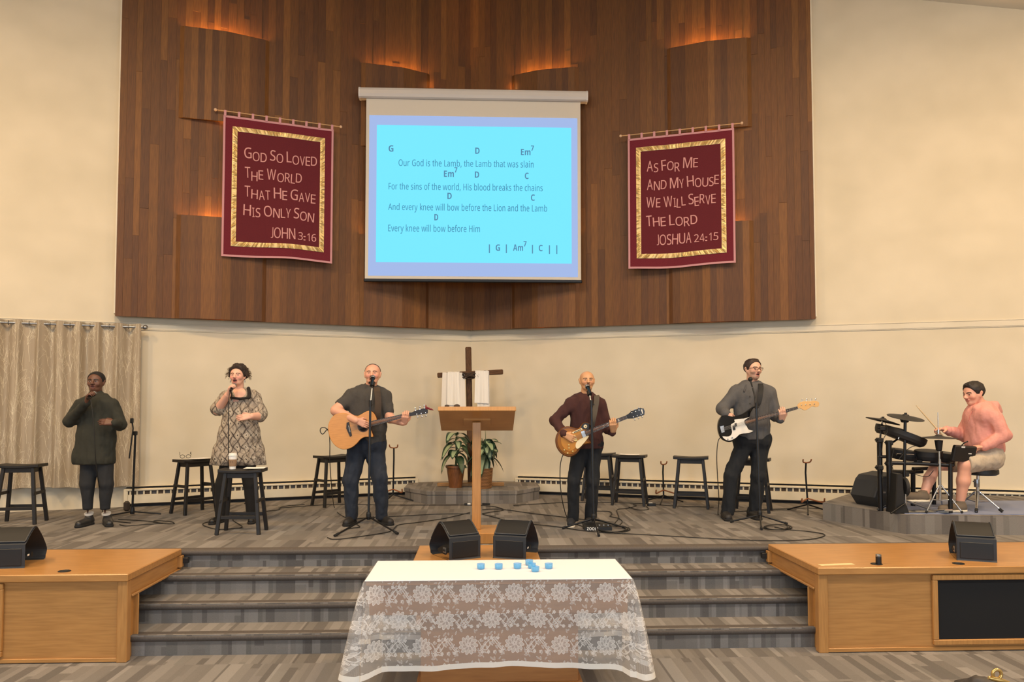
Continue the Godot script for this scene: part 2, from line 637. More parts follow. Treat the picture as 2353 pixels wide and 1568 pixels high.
func boards(side: float) -> void:
	# the boarded wall: columns of vertical boards of uneven length, 15 cm proud of the plaster, with lit pockets that bulge out
	var w := wall_node("wall_boards_left" if side > 0 else "wall_boards_right", side)
	structure(w, "tall brown wooden board cladding above the %s side of the platform" % ("curtain" if side > 0 else "drum"))
	var half := 4.78 if side > 0 else 4.85
	var wide := 0.0935
	var r := RandomNumberGenerator.new()
	r.seed = 101 if side > 0 else 202
	var mb := MB.new()
	mb.box(Vector3(-half / 2.0 * side, 5.93, 0.065), Vector3(half - 0.012, 5.7, 0.12))
	obj("backing", mb, board_mats[4], w)
	mb = MB.new()      # white end board where the cladding returns to the wall
	mb.box(Vector3(-(half + 0.009) * side, 5.95, 0.075), Vector3(0.018, 5.74, 0.15), 0.003)
	obj("edge_board", mb, mats.trim_paint, w)
	var shapes := {}
	var x := 0.0
	while x < half - 0.02:
		var bw := minf(wide * r.randf_range(0.75, 1.2), half - x)
		var y := 3.05
		while y < 8.4:
			var h := r.randf_range(0.5, 2.6)
			if y + h > 7.5: h = 8.55 - y
			if y < 3.1: h = r.randf_range(0.7, 2.4)
			var m := MB.new()
			var d := r.randf_range(0.018, 0.024)
			m.box(Vector3.ZERO, Vector3(bw - 0.0004, h - 0.0006, d), 0.0006)
			put(m.done(), "board", board_mats[r.randi_range(0, board_mats.size() - 1)], w, Vector3(-(x + bw / 2.0) * side, y + h / 2.0, 0.127 + d / 2.0))
			y += h
		x += bw
	# pockets: [near edge, apex, far edge, bottom, lip]
	var pockets := [[3.03, 3.53, 4.04, 5.68, 6.9], [3.03, 3.53, 4.04, 3.05, 4.4], [0.76, 1.12, 1.66, 5.62, 6.82], [0.76, 1.12, 1.66, 3.05, 4.35]]
	for p in pockets:
		pocket(w, side, p, r)


func pocket(w: Node3D, side: float, p: Array, r: RandomNumberGenerator) -> void:
	var o := Node3D.new()
	o.name = numbered("light_pocket", w)
	w.add_child(o)
	o.set_meta("label", "bulging wooden light pocket glowing along its top edge")
	var pl := [Vector2(p[0] - 0.05, 0.146), Vector2(p[0], 0.18), Vector2(p[1], 0.235), Vector2(p[2], 0.18), Vector2(p[2] + 0.05, 0.146)]
	for e in 4:
		var a: Vector2 = pl[e]
		var b: Vector2 = pl[e + 1]
		var n := maxi(1, roundi(a.distance_to(b) / 0.093))
		for k in n:
			var q0 := a.lerp(b, float(k) / n)
			var q1 := a.lerp(b, float(k + 1) / n)
			var mid := (q0 + q1) / 2.0
			var wd := q0.distance_to(q1) + 0.003
			var an := atan2((q1 - q0).y, (q1 - q0).x)
			var m := MB.new()
			m.box(Vector3.ZERO, Vector3(wd, p[4] - p[3], 0.016), 0.0015)
			var bo := put(m.done(), "board", board_mats[r.randi_range(0, board_mats.size() - 1)], o, Vector3(-mid.x * side, (p[3] + p[4]) / 2.0, mid.y))
			bo.rotation.y = an * side
	# a low mesh of a lamp bar inside the pocket, with its light
	var mb := MB.new()
	mb.tube([Vector3(-(p[1] - 0.25) * side, p[4] - 0.24, 0.17), Vector3(-(p[1] + 0.25) * side, p[4] - 0.24, 0.17)], 0.012, 8)
	var em := mat("pocket_lamp", rgb(255, 190, 110), 0.5)
	em.emission_enabled = true
	em.emission = rgb(255, 170, 90)
	em.emission_energy_multiplier = 2.0
	obj("lamp_tube", mb, em, o)
	for k in [-0.36, -0.18, 0.0, 0.18, 0.36]:
		lamp_light("pocket_lamp_light", Vector3(-(p[1] + k) * side, p[4] - 0.17, 0.2 - 0.07 * absf(k)), Color(1.0, 0.72, 0.36), 0.36, o, 0.02)
	lamp_light("pocket_down_light", Vector3(-p[1] * side, p[3] + 0.1, 0.175), Color(1.0, 0.66, 0.34), 0.05, o, 0.03)


# ---------------------------------------------------------------- on the walls
func wall_tf(side: float) -> Transform3D:
	return Transform3D(Basis(Vector3.UP, WALL_TURN * side), CORNER)

func wall_thing(called: String, label: String, category: String, side: float, x: float, y: float, z: float, group := "") -> Node3D:
	return thing(called, label, category, wall_tf(side) * Vector3(x, y, z), group, WALL_TURN * side)

func glowing(key: String, col: Color, amount: float) -> StandardMaterial3D:
	var m := mat(key, Color(0.05, 0.05, 0.05), 0.9)
	m.emission_enabled = true
	m.emission = col
	m.emission_energy_multiplier = amount
	return m

func text_mesh(t: String, size: float, depth := 0.001, bold := false) -> TextMesh:
	var f := SystemFont.new()
	f.font_names = PackedStringArray(["Droid Sans"])
	if bold: f.font_weight = 700
	var m := TextMesh.new()
	m.text = t
	m.font = f
	m.font_size = 64
	m.pixel_size = size / 64.0
	m.depth = depth
	m.curve_step = 2.0
	return m

func build_wall_things() -> void:
	projection_screen()
	banner(1.0, "maroon cloth banner with gold frame, lettered GOD SO LOVED THE WORLD", [["GOD SO LOVED", 0.18, 0.29, 0.99], ["THE WORLD", 0.19, 0.43, 0.85], ["THAT HE GAVE", 0.19, 0.565, 0.98], ["HIS ONLY SON", 0.18, 0.7, 0.97], ["JOHN 3:16", 0.43, 0.855, 0.99]], Vector2(-3.55, -2.12), Vector2(3.89, 5.8))
	banner(-1.0, "maroon cloth banner with gold frame, lettered AS FOR ME AND MY HOUSE", [["AS FOR ME", 0.18, 0.265, 0.81], ["AND MY HOUSE", 0.18, 0.405, 1.0], ["WE WILL SERVE", 0.17, 0.54, 0.97], ["THE LORD", 0.17, 0.68, 0.8], ["JOSHUA 24:15", 0.27, 0.825, 0.99]], Vector2(2.44, 3.865), Vector2(3.81, 5.69))
	heaters()
	curtain()


func projection_screen() -> void:
	var z := -10.68
	var o := thing("projection_screen", "white pull-down projection screen showing blue song lyrics with chord letters", "screen", Vector3(-0.09, 0, z))
	var mb := MB.new()
	# case: a rounded box with end caps
	var prof := PackedVector2Array()
	for q in [Vector2(-0.06, -0.075), Vector2(0.03, -0.075), Vector2(0.055, -0.06), Vector2(0.065, -0.02), Vector2(0.065, 0.03), Vector2(0.055, 0.06), Vector2(0.03, 0.075), Vector2(-0.06, 0.075)]: prof.append(q)
	var turn := Basis(Vector3(0, 0, 1), Vector3(0, 1, 0), Vector3(-1, 0, 0))
	mb.prism(prof, -1.6, 1.6, Transform3D(turn, Vector3(0, 6.31, 0)))
	var case_m := mat("screen_case", rgb(196, 190, 186), 0.4)
	obj("case", mb, case_m, o)
	for sg in [-1.0, 1.0]:
		mb = MB.new()
		var big := PackedVector2Array()
		for q in prof: big.append(q * 1.06)
		mb.prism(big, sg * 1.6 - 0.012, sg * 1.6 + 0.012, Transform3D(turn, Vector3(0, 6.31, 0)))
		obj("end_cap", mb, mat("screen_cap", rgb(205, 200, 198), 0.4), o)
	mb = MB.new()
	mb.box(Vector3(0.0, 4.965, 0.0), Vector3(3.02, 2.56, 0.006), 0.001)
	obj("fabric", mb, mat("screen_fabric", rgb(206, 200, 190), 0.8), o)
	mb = MB.new()
	mb.box(Vector3(0, 3.668, 0.0), Vector3(3.05, 0.045, 0.035), 0.01)
	obj("bottom_bar", mb, mats.black_metal, o)
	mb = MB.new()
	mb.box(Vector3(0, 4.865, 0.0045), Vector3(2.93, 2.27, 0.003))
	obj("projected_border", mb, glowing("screen_border_glow", rgb(158, 180, 226), 0.93), o, "pale violet-blue projected border")
	var pic := MeshInstance3D.new()
	mb = MB.new()
	var sx0 := pz(865, 450, z).x - o.position.x
	var sx1 := pz(1313, 450, z).x - o.position.x
	var sy0 := pz(1090, 604.5, z).y
	var sy1 := pz(1090, 291.0, z).y
	mb.box(Vector3((sx0 + sx1) / 2.0, (sy0 + sy1) / 2.0, 0.0075), Vector3(sx1 - sx0, sy1 - sy0, 0.003))
	obj("projected_slide", mb, glowing("screen_slide_glow", rgb(112, 222, 255), 0.98), o, "bright cyan projected song slide")
	var ink := glowing("screen_ink_glow", rgb(66, 146, 178), 0.8)
	var chord := glowing("screen_chord_glow", rgb(84, 142, 176), 0.8)
	# [text, left pixel, baseline pixel, right pixel, bold]
	var lines := [["G", 893, 349, 904, 1], ["D", 1092, 354, 1102, 1], ["Em", 1197, 357, 1219, 1], ["7", 1220, 348, 1227, 1],
		["Our God is the Lamb, the Lamb that was slain", 916, 380, 1226, 0],
		["Em", 1020, 407, 1043, 1], ["7", 1044, 398, 1051, 1], ["D", 1091, 409, 1101, 1], ["C", 1206, 412, 1215, 1],
		["For the sins of the world, His blood breaks the chains", 893, 434, 1247, 0],
		["D", 1028, 458, 1038, 1], ["C", 1220, 462, 1229, 1],
		["And every knee will bow before the Lion and the Lamb", 892, 484, 1257, 0],
		["D", 998, 507, 1007, 1],
		["Every knee will bow before Him", 892, 533, 1103, 0],
		["|", 1123, 578, 1126, 1], ["G", 1139, 577, 1149, 1], ["|", 1162, 578, 1165, 1], ["Am", 1179, 577, 1202, 1], ["7", 1203, 568, 1210, 1], ["|", 1222, 579, 1225, 1], ["C", 1238, 578, 1247, 1], ["|", 1261, 580, 1264, 1], ["|", 1278, 580, 1281, 1]]
	for l in lines:
		var a := pz(l[1], l[2], z + 0.0095)
		var b := pz(l[3], l[2], z + 0.0095)
		var t := text_mesh(l[0], 0.135 if l[0].length() > 2 else 0.13, 0.0012, l[4] == 1)
		var ab := t.get_aabb()
		var letters := put(t, "lyric_line" if l[0].length() > 2 else "chord_letter", chord if l[4] == 1 else ink, o)
		var sx := (b.x - a.x) / ab.size.x
		if l[0] == "|": sx = 1.0
		letters.scale = Vector3(sx, 0.95 if l[0] != "7" else 0.8, 1.0)
		var base_y := -ab.size.y / 2.0
		# TextMesh is centred: line the cap height up with the baseline
		letters.position = Vector3((a.x + b.x) / 2.0 - o.position.x - ab.get_center().x * sx, a.y + t_drop(l[0], ab), 0.0105)


func t_drop(s: String, ab: AABB) -> float:      # from the baseline up to the mesh origin
	var below := 0.0
	for ch in ["y", "g", "p", ",", "|"]:
		if s.contains(ch): below = 0.03
	return -ab.position.y - below if below == 0.0 else -ab.position.y - 0.028


func banner(side: float, label: String, lines: Array, xs: Vector2, ys: Vector2) -> void:
	var o := wall_thing("wall_banner", label, "banner", side, (xs.x + xs.y) / 2.0, ys.x, 0.285, "cloth banners on the boarded wall")
	var w := xs.y - xs.x
	var h := ys.y - ys.x - 0.05
	var cloth := grained("banner_cloth", rgb(112, 28, 44), noise_tex(0.08, Color(0.86, 0.86, 0.86), Color(1, 1, 1), 41, 3), Vector3(3, 3, 3), 0.95)
	var field := grained("banner_field", rgb(98, 26, 37), noise_tex(0.08, Color(0.9, 0.9, 0.9), Color(1, 1, 1), 42, 3), Vector3(3, 3, 3), 0.95)
	var pink := mat("banner_pink", rgb(196, 142, 148), 0.9)
	var sag := func(x: float, y: float) -> Vector3:      # hangs with a slight wave that grows to the hem
		var t := 1.0 - y / h
		return Vector3(x, y + 0.012 * t * sin(x * 4.0 + side), 0.018 * t * sin(x * 5.5 + 0.7 * side) + 0.004 * sin(x * 11.0))
	var sheet := func(x0: float, x1: float, y0: float, y1: float, z: float, nx: int, ny: int) -> MB:
		var m := MB.new()
		for i in nx:
			for j in ny:
				var q := []
				for e in [[0, 0], [1, 0], [1, 1], [0, 1]]:
					var p: Vector3 = sag.call(lerpf(x0, x1, float(i + e[0]) / nx), lerpf(y0, y1, float(j + e[1]) / ny))
					q.append(p + Vector3(0, 0, z))
				m.quad_out(q[0], q[1], q[2], q[3], Vector3.BACK)
				for e in 4:
					var a: Vector3 = q[e]
					var b: Vector3 = q[(e + 1) % 4]
					if (e == 0 and j == 0) or (e == 2 and j == ny - 1) or (e == 1 and i == nx - 1) or (e == 3 and i == 0):
						m.quad_out(a, b, b - Vector3(0, 0, 0.003), a - Vector3(0, 0, 0.003), (a + b) / 2.0 - Vector3((x0 + x1) / 2.0, (y0 + y1) / 2.0, z))
		return m
	obj("cloth", sheet.call(-w / 2, w / 2, 0.0, h, 0.0, 16, 10), cloth, o)
	# pink edging
	var e := 0.026
	obj("edging", sheet.call(-w / 2, w / 2, 0.0, e, 0.003, 16, 1), pink, o)
	obj("edging", sheet.call(-w / 2, w / 2, h - e, h, 0.003, 16, 1), pink, o)
	obj("edging", sheet.call(-w / 2, -w / 2 + e, e, h - e, 0.003, 1, 10), pink, o)
	obj("edging", sheet.call(w / 2 - e, w / 2, e, h - e, 0.003, 1, 10), pink, o)
	# inner field and crinkled gold frame
	var fx := w / 2 - 0.115
	var fy0 := 0.14
	var fy1 := h - 0.135
	obj("field", sheet.call(-fx, fx, fy0, fy1, 0.004, 16, 10), field, o)
	var gold := mat("banner_gold", rgb(214, 186, 128), 0.38, 0.55)
	var gw := 0.062
	for s in 4:
		var m := MB.new()
		var n := 56 if s < 2 else 74
		for k in n:
			var t0 := float(k) / n
			var t1 := float(k + 1) / n
			var cr := rng.randf_range(-0.006, 0.012)
			var q := []
			for u in [[t0, 0.0], [t1, 0.0], [t1, 1.0], [t0, 1.0]]:
				var x: float
				var y: float
				if s < 2:
					x = lerpf(-fx + gw * u[1], fx - gw * u[1], u[0])
					y = fy0 + gw * u[1] if s == 0 else fy1 - gw * u[1]
				else:
					x = -fx + gw * u[1] if s == 2 else fx - gw * u[1]
					y = lerpf(fy0 + gw * u[1], fy1 - gw * u[1], u[0])
				q.append(sag.call(x, y) + Vector3(0, 0, 0.007))
			var mid: Vector3 = (q[0] + q[1] + q[2] + q[3]) / 4.0 + Vector3(rng.randf_range(-0.012, 0.012), rng.randf_range(-0.012, 0.012), 0.006 + cr)
			for a in 4: m.tri_out(q[a], q[(a + 1) % 4], mid, Vector3.BACK)
		obj("gold_ribbon", m, gold, o, "crinkled gold ribbon")
	# letters cut from pink felt, each a little out of line
	var felt := mat("banner_letter", rgb(205, 148, 146), 0.9)
	var cuts := {}
	for l in lines:
		var s: String = l[0]
		var x0: float = -w / 2 + w * l[1]
		var x1: float = -w / 2 + w * (l[3] - 0.14)
		var base: float = h * (1.0 - l[2])
		var f := text_mesh(s, 0.2).font
		var total := 0.0
		var wid := []
		var start := true
		for ch in s:
			var big := 1.0 if start or s.begins_with("JO") else 0.86
			start = ch == " "
			var aw: float = f.get_char_size(ch.unicode_at(0), 64).x / 64.0 * big
			if ch == " ": aw = 0.2
			wid.append([aw, big])
			total += aw
		var k := (x1 - x0) / total
		var x := x0
		for i in s.length():
			var ch := s[i]
			var aw: float = wid[i][0] * k
			if ch != " ":
				if not cuts.has(ch): cuts[ch] = text_mesh(ch, 0.2, 0.004)
				var tm: TextMesh = cuts[ch]
				var ab := tm.get_aabb()
				var digit := ch.unicode_at(0) < 65
				var tall: float = 0.145 * (1.0 if wid[i][1] == 1.0 else 0.86)
				if digit: tall = 0.105
				if ch == ":": tall = 0.06
				var p := put(tm, "letter", felt, o)
				p.scale = Vector3(minf(aw * 0.86, tall * 1.05) / ab.size.x, tall / ab.size.y, 1.0)
				if ch in ["I", "1", ":"]: p.scale.x = 0.03 / ab.size.x
				var low: float = 0.0 if wid[i][1] == 1.0 else rng.randf_range(-0.035, 0.0)
				var at: Vector3 = sag.call(x + aw / 2.0, base + low)
				p.position = at + Vector3(-ab.get_center().x * p.scale.x, tall / 2.0 - ab.get_center().y * p.scale.y, 0.007)
				p.rotation.z = rng.randf_range(-0.06, 0.06)
			x += aw
	# rod with ball ends and the hanging tabs
	var rod := MB.new()
	var ry := h + 0.055
	rod.tube([Vector3(-w / 2 - 0.09, ry, 0), Vector3(w / 2 + 0.09, ry, 0)], 0.008, 8)
	var rodm := mat("rod_brass", rgb(196, 156, 112), 0.45, 0.2)
	obj("rod", rod, rodm, o)
	for sg in [-1.0, 1.0]:
		var b := MB.new()
		b.ball(Vector3(sg * (w / 2 + 0.1), ry, 0), 0.02, 12)
		obj("finial", b, mat("rod_finial", rgb(214, 180, 148), 0.5), o)
	for k in 9:
		var x := lerpf(-w / 2 + 0.02, w / 2 - 0.02, k / 8.0)
		var m := MB.new()
		m.box(Vector3(x, h + 0.025, 0.009), Vector3(0.03, 0.075, 0.003))
		m.box(Vector3(x, h + 0.025, -0.009), Vector3(0.03, 0.075, 0.003))
		m.box(Vector3(x, ry + 0.009, 0), Vector3(0.03, 0.003, 0.021))
		obj("tab", m, pink, o)


func heaters() -> void:
	for side in [1.0, -1.0]:
		var x0 := 0.75 if side < 0 else -4.62
		var x1 := 7.6 if side < 0 else -0.85
		var o := wall_thing("baseboard_heater", "long cream baseboard heater with square grille slots under the %s wall" % ("curtain-side" if side > 0 else "drum-side"), "heater", side, (x0 + x1) / 2.0, S, 0.0)
		var half := (x1 - x0) / 2.0
		var mb := MB.new()
		mb.box(Vector3(0, 0.095, 0.075), Vector3(half * 2, 0.1, 0.012), 0.003)
		obj("lower_panel", mb, mats.heater_enamel, o)
		mb = MB.new()
		mb.box(Vector3(0, 0.218, 0.047), Vector3(half * 2, 0.028, 0.094), 0.006)
		obj("top_cap", mb, mats.heater_enamel, o)
		mb = MB.new()
		mb.box(Vector3(0, 0.15, 0.074), Vector3(half * 2, 0.014, 0.014), 0.003)
		obj("slot_rail", mb, mats.heater_enamel, o)
		mb = MB.new()
		mb.box(Vector3(0, 0.259, 0.03), Vector3(half * 2, 0.008, 0.06), 0.002)
		obj("wall_flange", mb, mats.heater_enamel, o)
		mb = MB.new()
		mb.box(Vector3(0, 0.12, 0.02), Vector3(half * 2 - 0.02, 0.18, 0.03))
		obj("back_panel", mb, mats.slot_dark, o)
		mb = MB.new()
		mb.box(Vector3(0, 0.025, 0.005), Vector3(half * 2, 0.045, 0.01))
		obj("heater_gap_shade", mb, mats.heater_gap_shade, o)  # dark strip painting the shade of the toe gap
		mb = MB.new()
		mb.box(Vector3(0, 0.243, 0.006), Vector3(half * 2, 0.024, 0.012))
		obj("seam_shade_strip", mb, mats.heater_gap_shade, o)  # dark strip painting the shade line between cap and flange
		for sg in [-1.0, 1.0]:
			mb = MB.new()
			mb.box(Vector3(sg * half, 0.13, 0.045), Vector3(0.05, 0.2, 0.09), 0.006)
			obj("end_cap", mb, mats.heater_enamel, o)
		var n := int(half * 2 / 0.078)
		var bm := MB.new()
		bm.box(Vector3.ZERO, Vector3(0.02, 0.056, 0.012), 0.002)
		var bar := bm.done()
		var im := MB.new()
		im.box(Vector3.ZERO, Vector3(0.058, 0.05, 0.004))
		var ins := im.done()
		for k in n:
			put(bar, "grille_bar", mats.heater_enamel, o, Vector3(-half + 0.05 + 0.078 * k, 0.18, 0.075))
			put(ins, "slot_fin", mats.slot_dark if k % 2 == 0 else mats.slot_grey, o, Vector3(-half + 0.089 + 0.078 * k, 0.18, 0.058))


func curtain() -> void:
	var o := wall_thing("curtain", "grey-beige grommet curtain printed with pale branches beside the cream wall", "curtain", 1.0, -5.28, 0.92, 0.13)
	# printed cloth
	var n := 512
	var im := Image.create(n, n, false, Image.FORMAT_RGB8)
	im.fill(rgb(172, 158, 138))
	var r := RandomNumberGenerator.new()
	r.seed = 5
	for k in 9000:
		var p := Vector2i(r.randi_range(0, n - 1), r.randi_range(0, n - 1))
		im.set_pixelv(p, rgb(181, 167, 146) if k % 2 == 0 else rgb(162, 148, 130))
	for k in 64:
		var x := r.randf_range(0, n)
		var y := r.randf_range(0, n)
		branch(im, Vector2(x, y), -PI / 2 + r.randf_range(-0.25, 0.25), r.randf_range(90, 190), 2.4, r, 0)
	var m := mat("curtain_cloth", Color.WHITE, 0.9)
	m.albedo_texture = ImageTexture.create_from_image(im)
	var mb := MB.new()
	var w := 1.62
	var top := 2.04
	var nx := 150
	var ny := 10
	var shape := func(u: float, v: float) -> Vector3:
		var ph := u * TAU * 7.5
		var fold := sin(ph + 0.5 * sin(v * 2.0 + u * 9.0)) * (0.055 + 0.012 * sin(u * 23.0)) + 0.012 * sin(ph * 2.3 + v)
		return Vector3((u - 0.5) * w * (1.0 + 0.012 * (1.0 - v)) + 0.012 * cos(ph), v * top + 0.012 * sin(u * 6.0) * (1.0 - v), fold)
	for i in nx:
		for j in ny:
			var q := []
			var uvs := []
			var ns := []
			for e in [[0, 0], [1, 0], [1, 1], [0, 1]]:
				var u: float = float(i + e[0]) / nx
				var v: float = float(j + e[1]) / ny
				var p: Vector3 = shape.call(u, v)
				q.append(p)
				var du: Vector3 = shape.call(u + 0.002, v) - shape.call(u - 0.002, v)
				ns.append(du.cross(Vector3.UP).normalized())
				uvs.append(Vector2(u * 2.6, (1.0 - v) * 2.05))
			mb.tri(q[0], q[2], q[1], ns[0], ns[2], ns[1], uvs[0], uvs[2], uvs[1])
			mb.tri(q[0], q[3], q[2], ns[0], ns[3], ns[2], uvs[0], uvs[3], uvs[2])
	obj("cloth", mb, m, o)
	for k in 15:
		var u := (k + 0.5) / 15.0
		var p: Vector3 = shape.call(u, 1.0)
		var g := MB.new()
		var ring := []
		for j in 12: ring.append(Vector3(p.x, 2.0, 0) + Vector3(0.006, cos(TAU * j / 12.0) * 0.024, sin(TAU * j / 12.0) * 0.024))
		g.tube(ring, 0.005, 6, true)
		obj("grommet", g, mats.steel, o)
	var c := wall_thing("curtain_rod", "steel curtain rod with ball finial holding the printed curtain", "curtain rod", 1.0, -5.25, 2.92, 0.13)
	mb = MB.new()
	mb.tube([Vector3(-1.0, 0, 0), Vector3(0.78, 0, 0)], 0.014, 10)
	obj("rod", mb, mats.steel, c)
	mb = MB.new()
	mb.ball(Vector3(0.815, 0, 0), 0.032, 14)
	mb.tube([Vector3(0.75, 0, 0), Vector3(0.785, 0, 0)], 0.018, 10)
	obj("finial", mb, mats.steel, c)
	mb = MB.new()
	mb.tube([Vector3(0.72, 0, -0.13), Vector3(0.72, 0, 0)], 0.009, 8)
	mb.lathe([Vector2(0.0, 0.0), Vector2(0.03, 0.0), Vector2(0.03, 0.012), Vector2(0, 0.012)], Vector3(0.72, 0, -0.13), Basis(Vector3.RIGHT, PI / 2), 14)
	obj("bracket", mb, mats.steel, c)


func branch(im: Image, p: Vector2, an: float, length: float, wide: float, r: RandomNumberGenerator, depth: int) -> void:
	var n := im.get_width()
	var c := rgb(222, 212, 188)
	var steps := int(length)
	var q := p
	for s in steps:
		q += Vector2(cos(an), sin(an))
		an += r.randf_range(-0.035, 0.035)
		var wd := maxi(1, int(wide * (1.0 - 0.6 * s / steps) + 0.5))
		for dx in wd:
			im.set_pixel(posmod(int(q.x) + dx, n), posmod(int(q.y), n), c)
		if depth < 2 and r.randf() < 0.022:
			branch(im, q, an + (0.5 if r.randf() < 0.5 else -0.5), length * 0.5 * r.randf_range(0.6, 1.0), wide * 0.7, r, depth + 1)


# ---------------------------------------------------------------- furniture
func build_furniture() -> void:
	for side in [-1.0, 1.0]: cabinet(side)
	centre_cabinet()
	corner_step()
	lectern()
	cross_and_cloth()
	plants()
	communion_table()
	stools()
	monitors()


func cabinet(side: float) -> void:
	var o := thing("wooden_cabinet", "golden oak platform-high cabinet %s" % ("with a black speaker grille, carrying a small black canister" if side > 0 else "with a bare top and round cable hole, under the curtain side"), "cabinet", Vector3(side * 2.64, 0, -5.93))
	var mb := MB.new()
	var far := 3.4
	mb.box(Vector3(side * (far / 2.0 + 0.03), 0.3, -0.07), Vector3(far, 0.6, 0.1), 0.004)
	obj("front_panel", mb, mats.oak, o)
	mb = MB.new()
	mb.box(Vector3(side * (far / 2.0 - 0.0), 0.632, -0.5), Vector3(far + 0.03, 0.056, 1.04), 0.006)
	obj("top", mb, mats.oak_flat, o)
	# corner post and the apron that runs back to the platform
	mb = MB.new()
	mb.box(Vector3(side * 0.03, 0.302, -0.035), Vector3(0.075, 0.604, 0.07), 0.005)
	obj("corner_post", mb, mats.oak_upright, o)
	mb = MB.new()
	mb.box(Vector3(side * 0.05, 0.29, -0.12), Vector3(0.05, 0.58, 0.12), 0.004)
	obj("side_panel", mb, mats.oak_upright, o)
	mb = MB.new()
	mb.box(Vector3(side * 0.022, 0.545, -0.56), Vector3(0.03, 0.12, 0.94), 0.004)
	obj("apron", mb, mats.oak, o)
	mb = MB.new()
	mb.box(Vector3(side * 0.012, 0.478, -0.56), Vector3(0.05, 0.018, 0.96), 0.004)
	mb.box(Vector3(side * 0.012, 0.24, -0.185), Vector3(0.05, 0.46, 0.018), 0.004)
	obj("edge_moulding", mb, mats.oak_upright, o)
	mb = MB.new()
	mb.box(Vector3(side * -0.005, 0.55, -1.01), Vector3(0.05, 0.1, 0.06), 0.004)
	obj("end_block", mb, mats.oak_upright, o)
	mb = MB.new()
	mb.box(Vector3(side * -0.05, 0.555, -1.03), Vector3(0.05, 0.05, 0.04), 0.004)
	obj("socket", mb, mats.black_plastic, o, "small black socket")
	mb = MB.new()
	mb.box(Vector3(side * (far / 2.0 + 0.05), 0.02, -0.012), Vector3(far, 0.03, 0.012), 0.003)
	obj("plinth", mb, mats.oak, o)
	# speaker grille in an oak frame
	var gx0 := 0.9
	var gx1 := 2.2
	mb = MB.new()
	mb.box(Vector3(side * (gx0 + gx1) / 2.0, 0.32, -0.012), Vector3(gx1 - gx0 - 0.06, 0.48, 0.014))
	obj("speaker_grille", mb, mats.grille_cloth, o)
	mb = MB.new()
	for y in [0.073, 0.573]: mb.box(Vector3(side * (gx0 + gx1) / 2.0, y, -0.004), Vector3(gx1 - gx0, 0.042, 0.03), 0.006)
	for x in [gx0 + 0.02, gx1 - 0.02]: mb.box(Vector3(side * x, 0.323, -0.004), Vector3(0.042, 0.46, 0.03), 0.006)
	obj("grille_frame", mb, mats.oak_upright, o)
	# cable hole with a dark grommet
	mb = MB.new()
	mb.lathe([Vector2(0.0, 0.0), Vector2(0.045, 0.0), Vector2(0.045, 0.004), Vector2(0.038, 0.006), Vector2(0.034, 0.002), Vector2(0, 0.002)], Vector3(side * 0.51, 0.66, -0.1), Basis.IDENTITY, 20)
	obj("cable_grommet", mb, mats.black_plastic, o, "round black cable grommet")
	if side > 0:
		mb = MB.new()
		mb.lathe([Vector2(0.0, 0.0), Vector2(0.045, 0.0), Vector2(0.045, 0.004), Vector2(0.038, 0.006), Vector2(0.034, 0.002), Vector2(0, 0.002)], Vector3(1.17, 0.66, -0.09), Basis.IDENTITY, 20)
		obj("cable_grommet", mb, mats.black_plastic, o, "round black cable grommet")
		var c := thing("canister", "small black canister with a pale lid on the oak cabinet", "canister", py(2019, 1297, 0.66))
		mb = MB.new()
		mb.lathe([Vector2(0, 0), Vector2(0.02, 0), Vector2(0.022, 0.004), Vector2(0.022, 0.06), Vector2(0, 0.06)], Vector3.ZERO, Basis.IDENTITY, 18)
		obj("body", mb, mats.black_plastic, c)
		mb = MB.new()
		mb.lathe([Vector2(0.0, 0.06), Vector2(0.0225, 0.06), Vector2(0.0225, 0.073), Vector2(0.02, 0.077), Vector2(0, 0.077)], Vector3.ZERO, Basis.IDENTITY, 18)
		obj("lid", mb, mats.steel, c, "pale metal lid")
		var lb := thing("paper_label", "thin cream paper label lying near the edge of the oak cabinet", "paper", py(1922, 1298, 0.66))
		mb = MB.new()
		mb.box(Vector3(0, 0.001, 0), Vector3(0.29, 0.0015, 0.055), 0.0, Basis(Vector3.UP, 0.12))
		obj("sheet", mb, mat("label_paper", rgb(222, 198, 148), 0.8), lb)


func centre_cabinet() -> void:
	var o := thing("wooden_cabinet", "narrow golden oak cabinet in the middle of the steps, under the two black monitors", "cabinet", Vector3(-0.02, 0, -6.62))
	var mb := MB.new()
	mb.box(Vector3(0, 0.3, 0.0), Vector3(0.98, 0.6, 0.7), 0.005)
	obj("body", mb, mats.oak, o)
	mb = MB.new()
	mb.box(Vector3(0, 0.632, 0.0), Vector3(1.04, 0.056, 0.78), 0.006)
	obj("top", mb, mats.oak_flat, o)


func corner_step() -> void:
	var o := Node3D.new()
	o.name = "floor_corner_step"
	o.position = Vector3(0, S, 0)
	add_child(o)
	structure(o, "low grey carpeted corner step under the cross and plants")
	var poly := PackedVector2Array([Vector2(-1.02, -10.6), Vector2(-0.68, -10.12), Vector2(0.48, -10.12), Vector2(0.82, -10.6), Vector2(0.82, -11.2), Vector2(-0.14, -11.55), Vector2(-1.02, -11.2)])
	var flat := Transform3D(Basis(Vector3(1, 0, 0), Vector3(0, 0, 1), Vector3(0, -1, 0)), Vector3.ZERO)   # outline x,y -> x,z; depth -> down
	var mb := MB.new()
	mb.prism(poly, 0.0, -0.125, flat)
	obj("side", mb, mats.carpet, o)
	mb = MB.new()
	var big := PackedVector2Array()
	for q in poly: big.append(Vector2(-0.1, -10.9) + (q - Vector2(-0.1, -10.9)) * 1.012)
	mb.prism(big, -0.12, -0.172, flat, 0.008)
	obj("top", mb, mats.carpet, o)


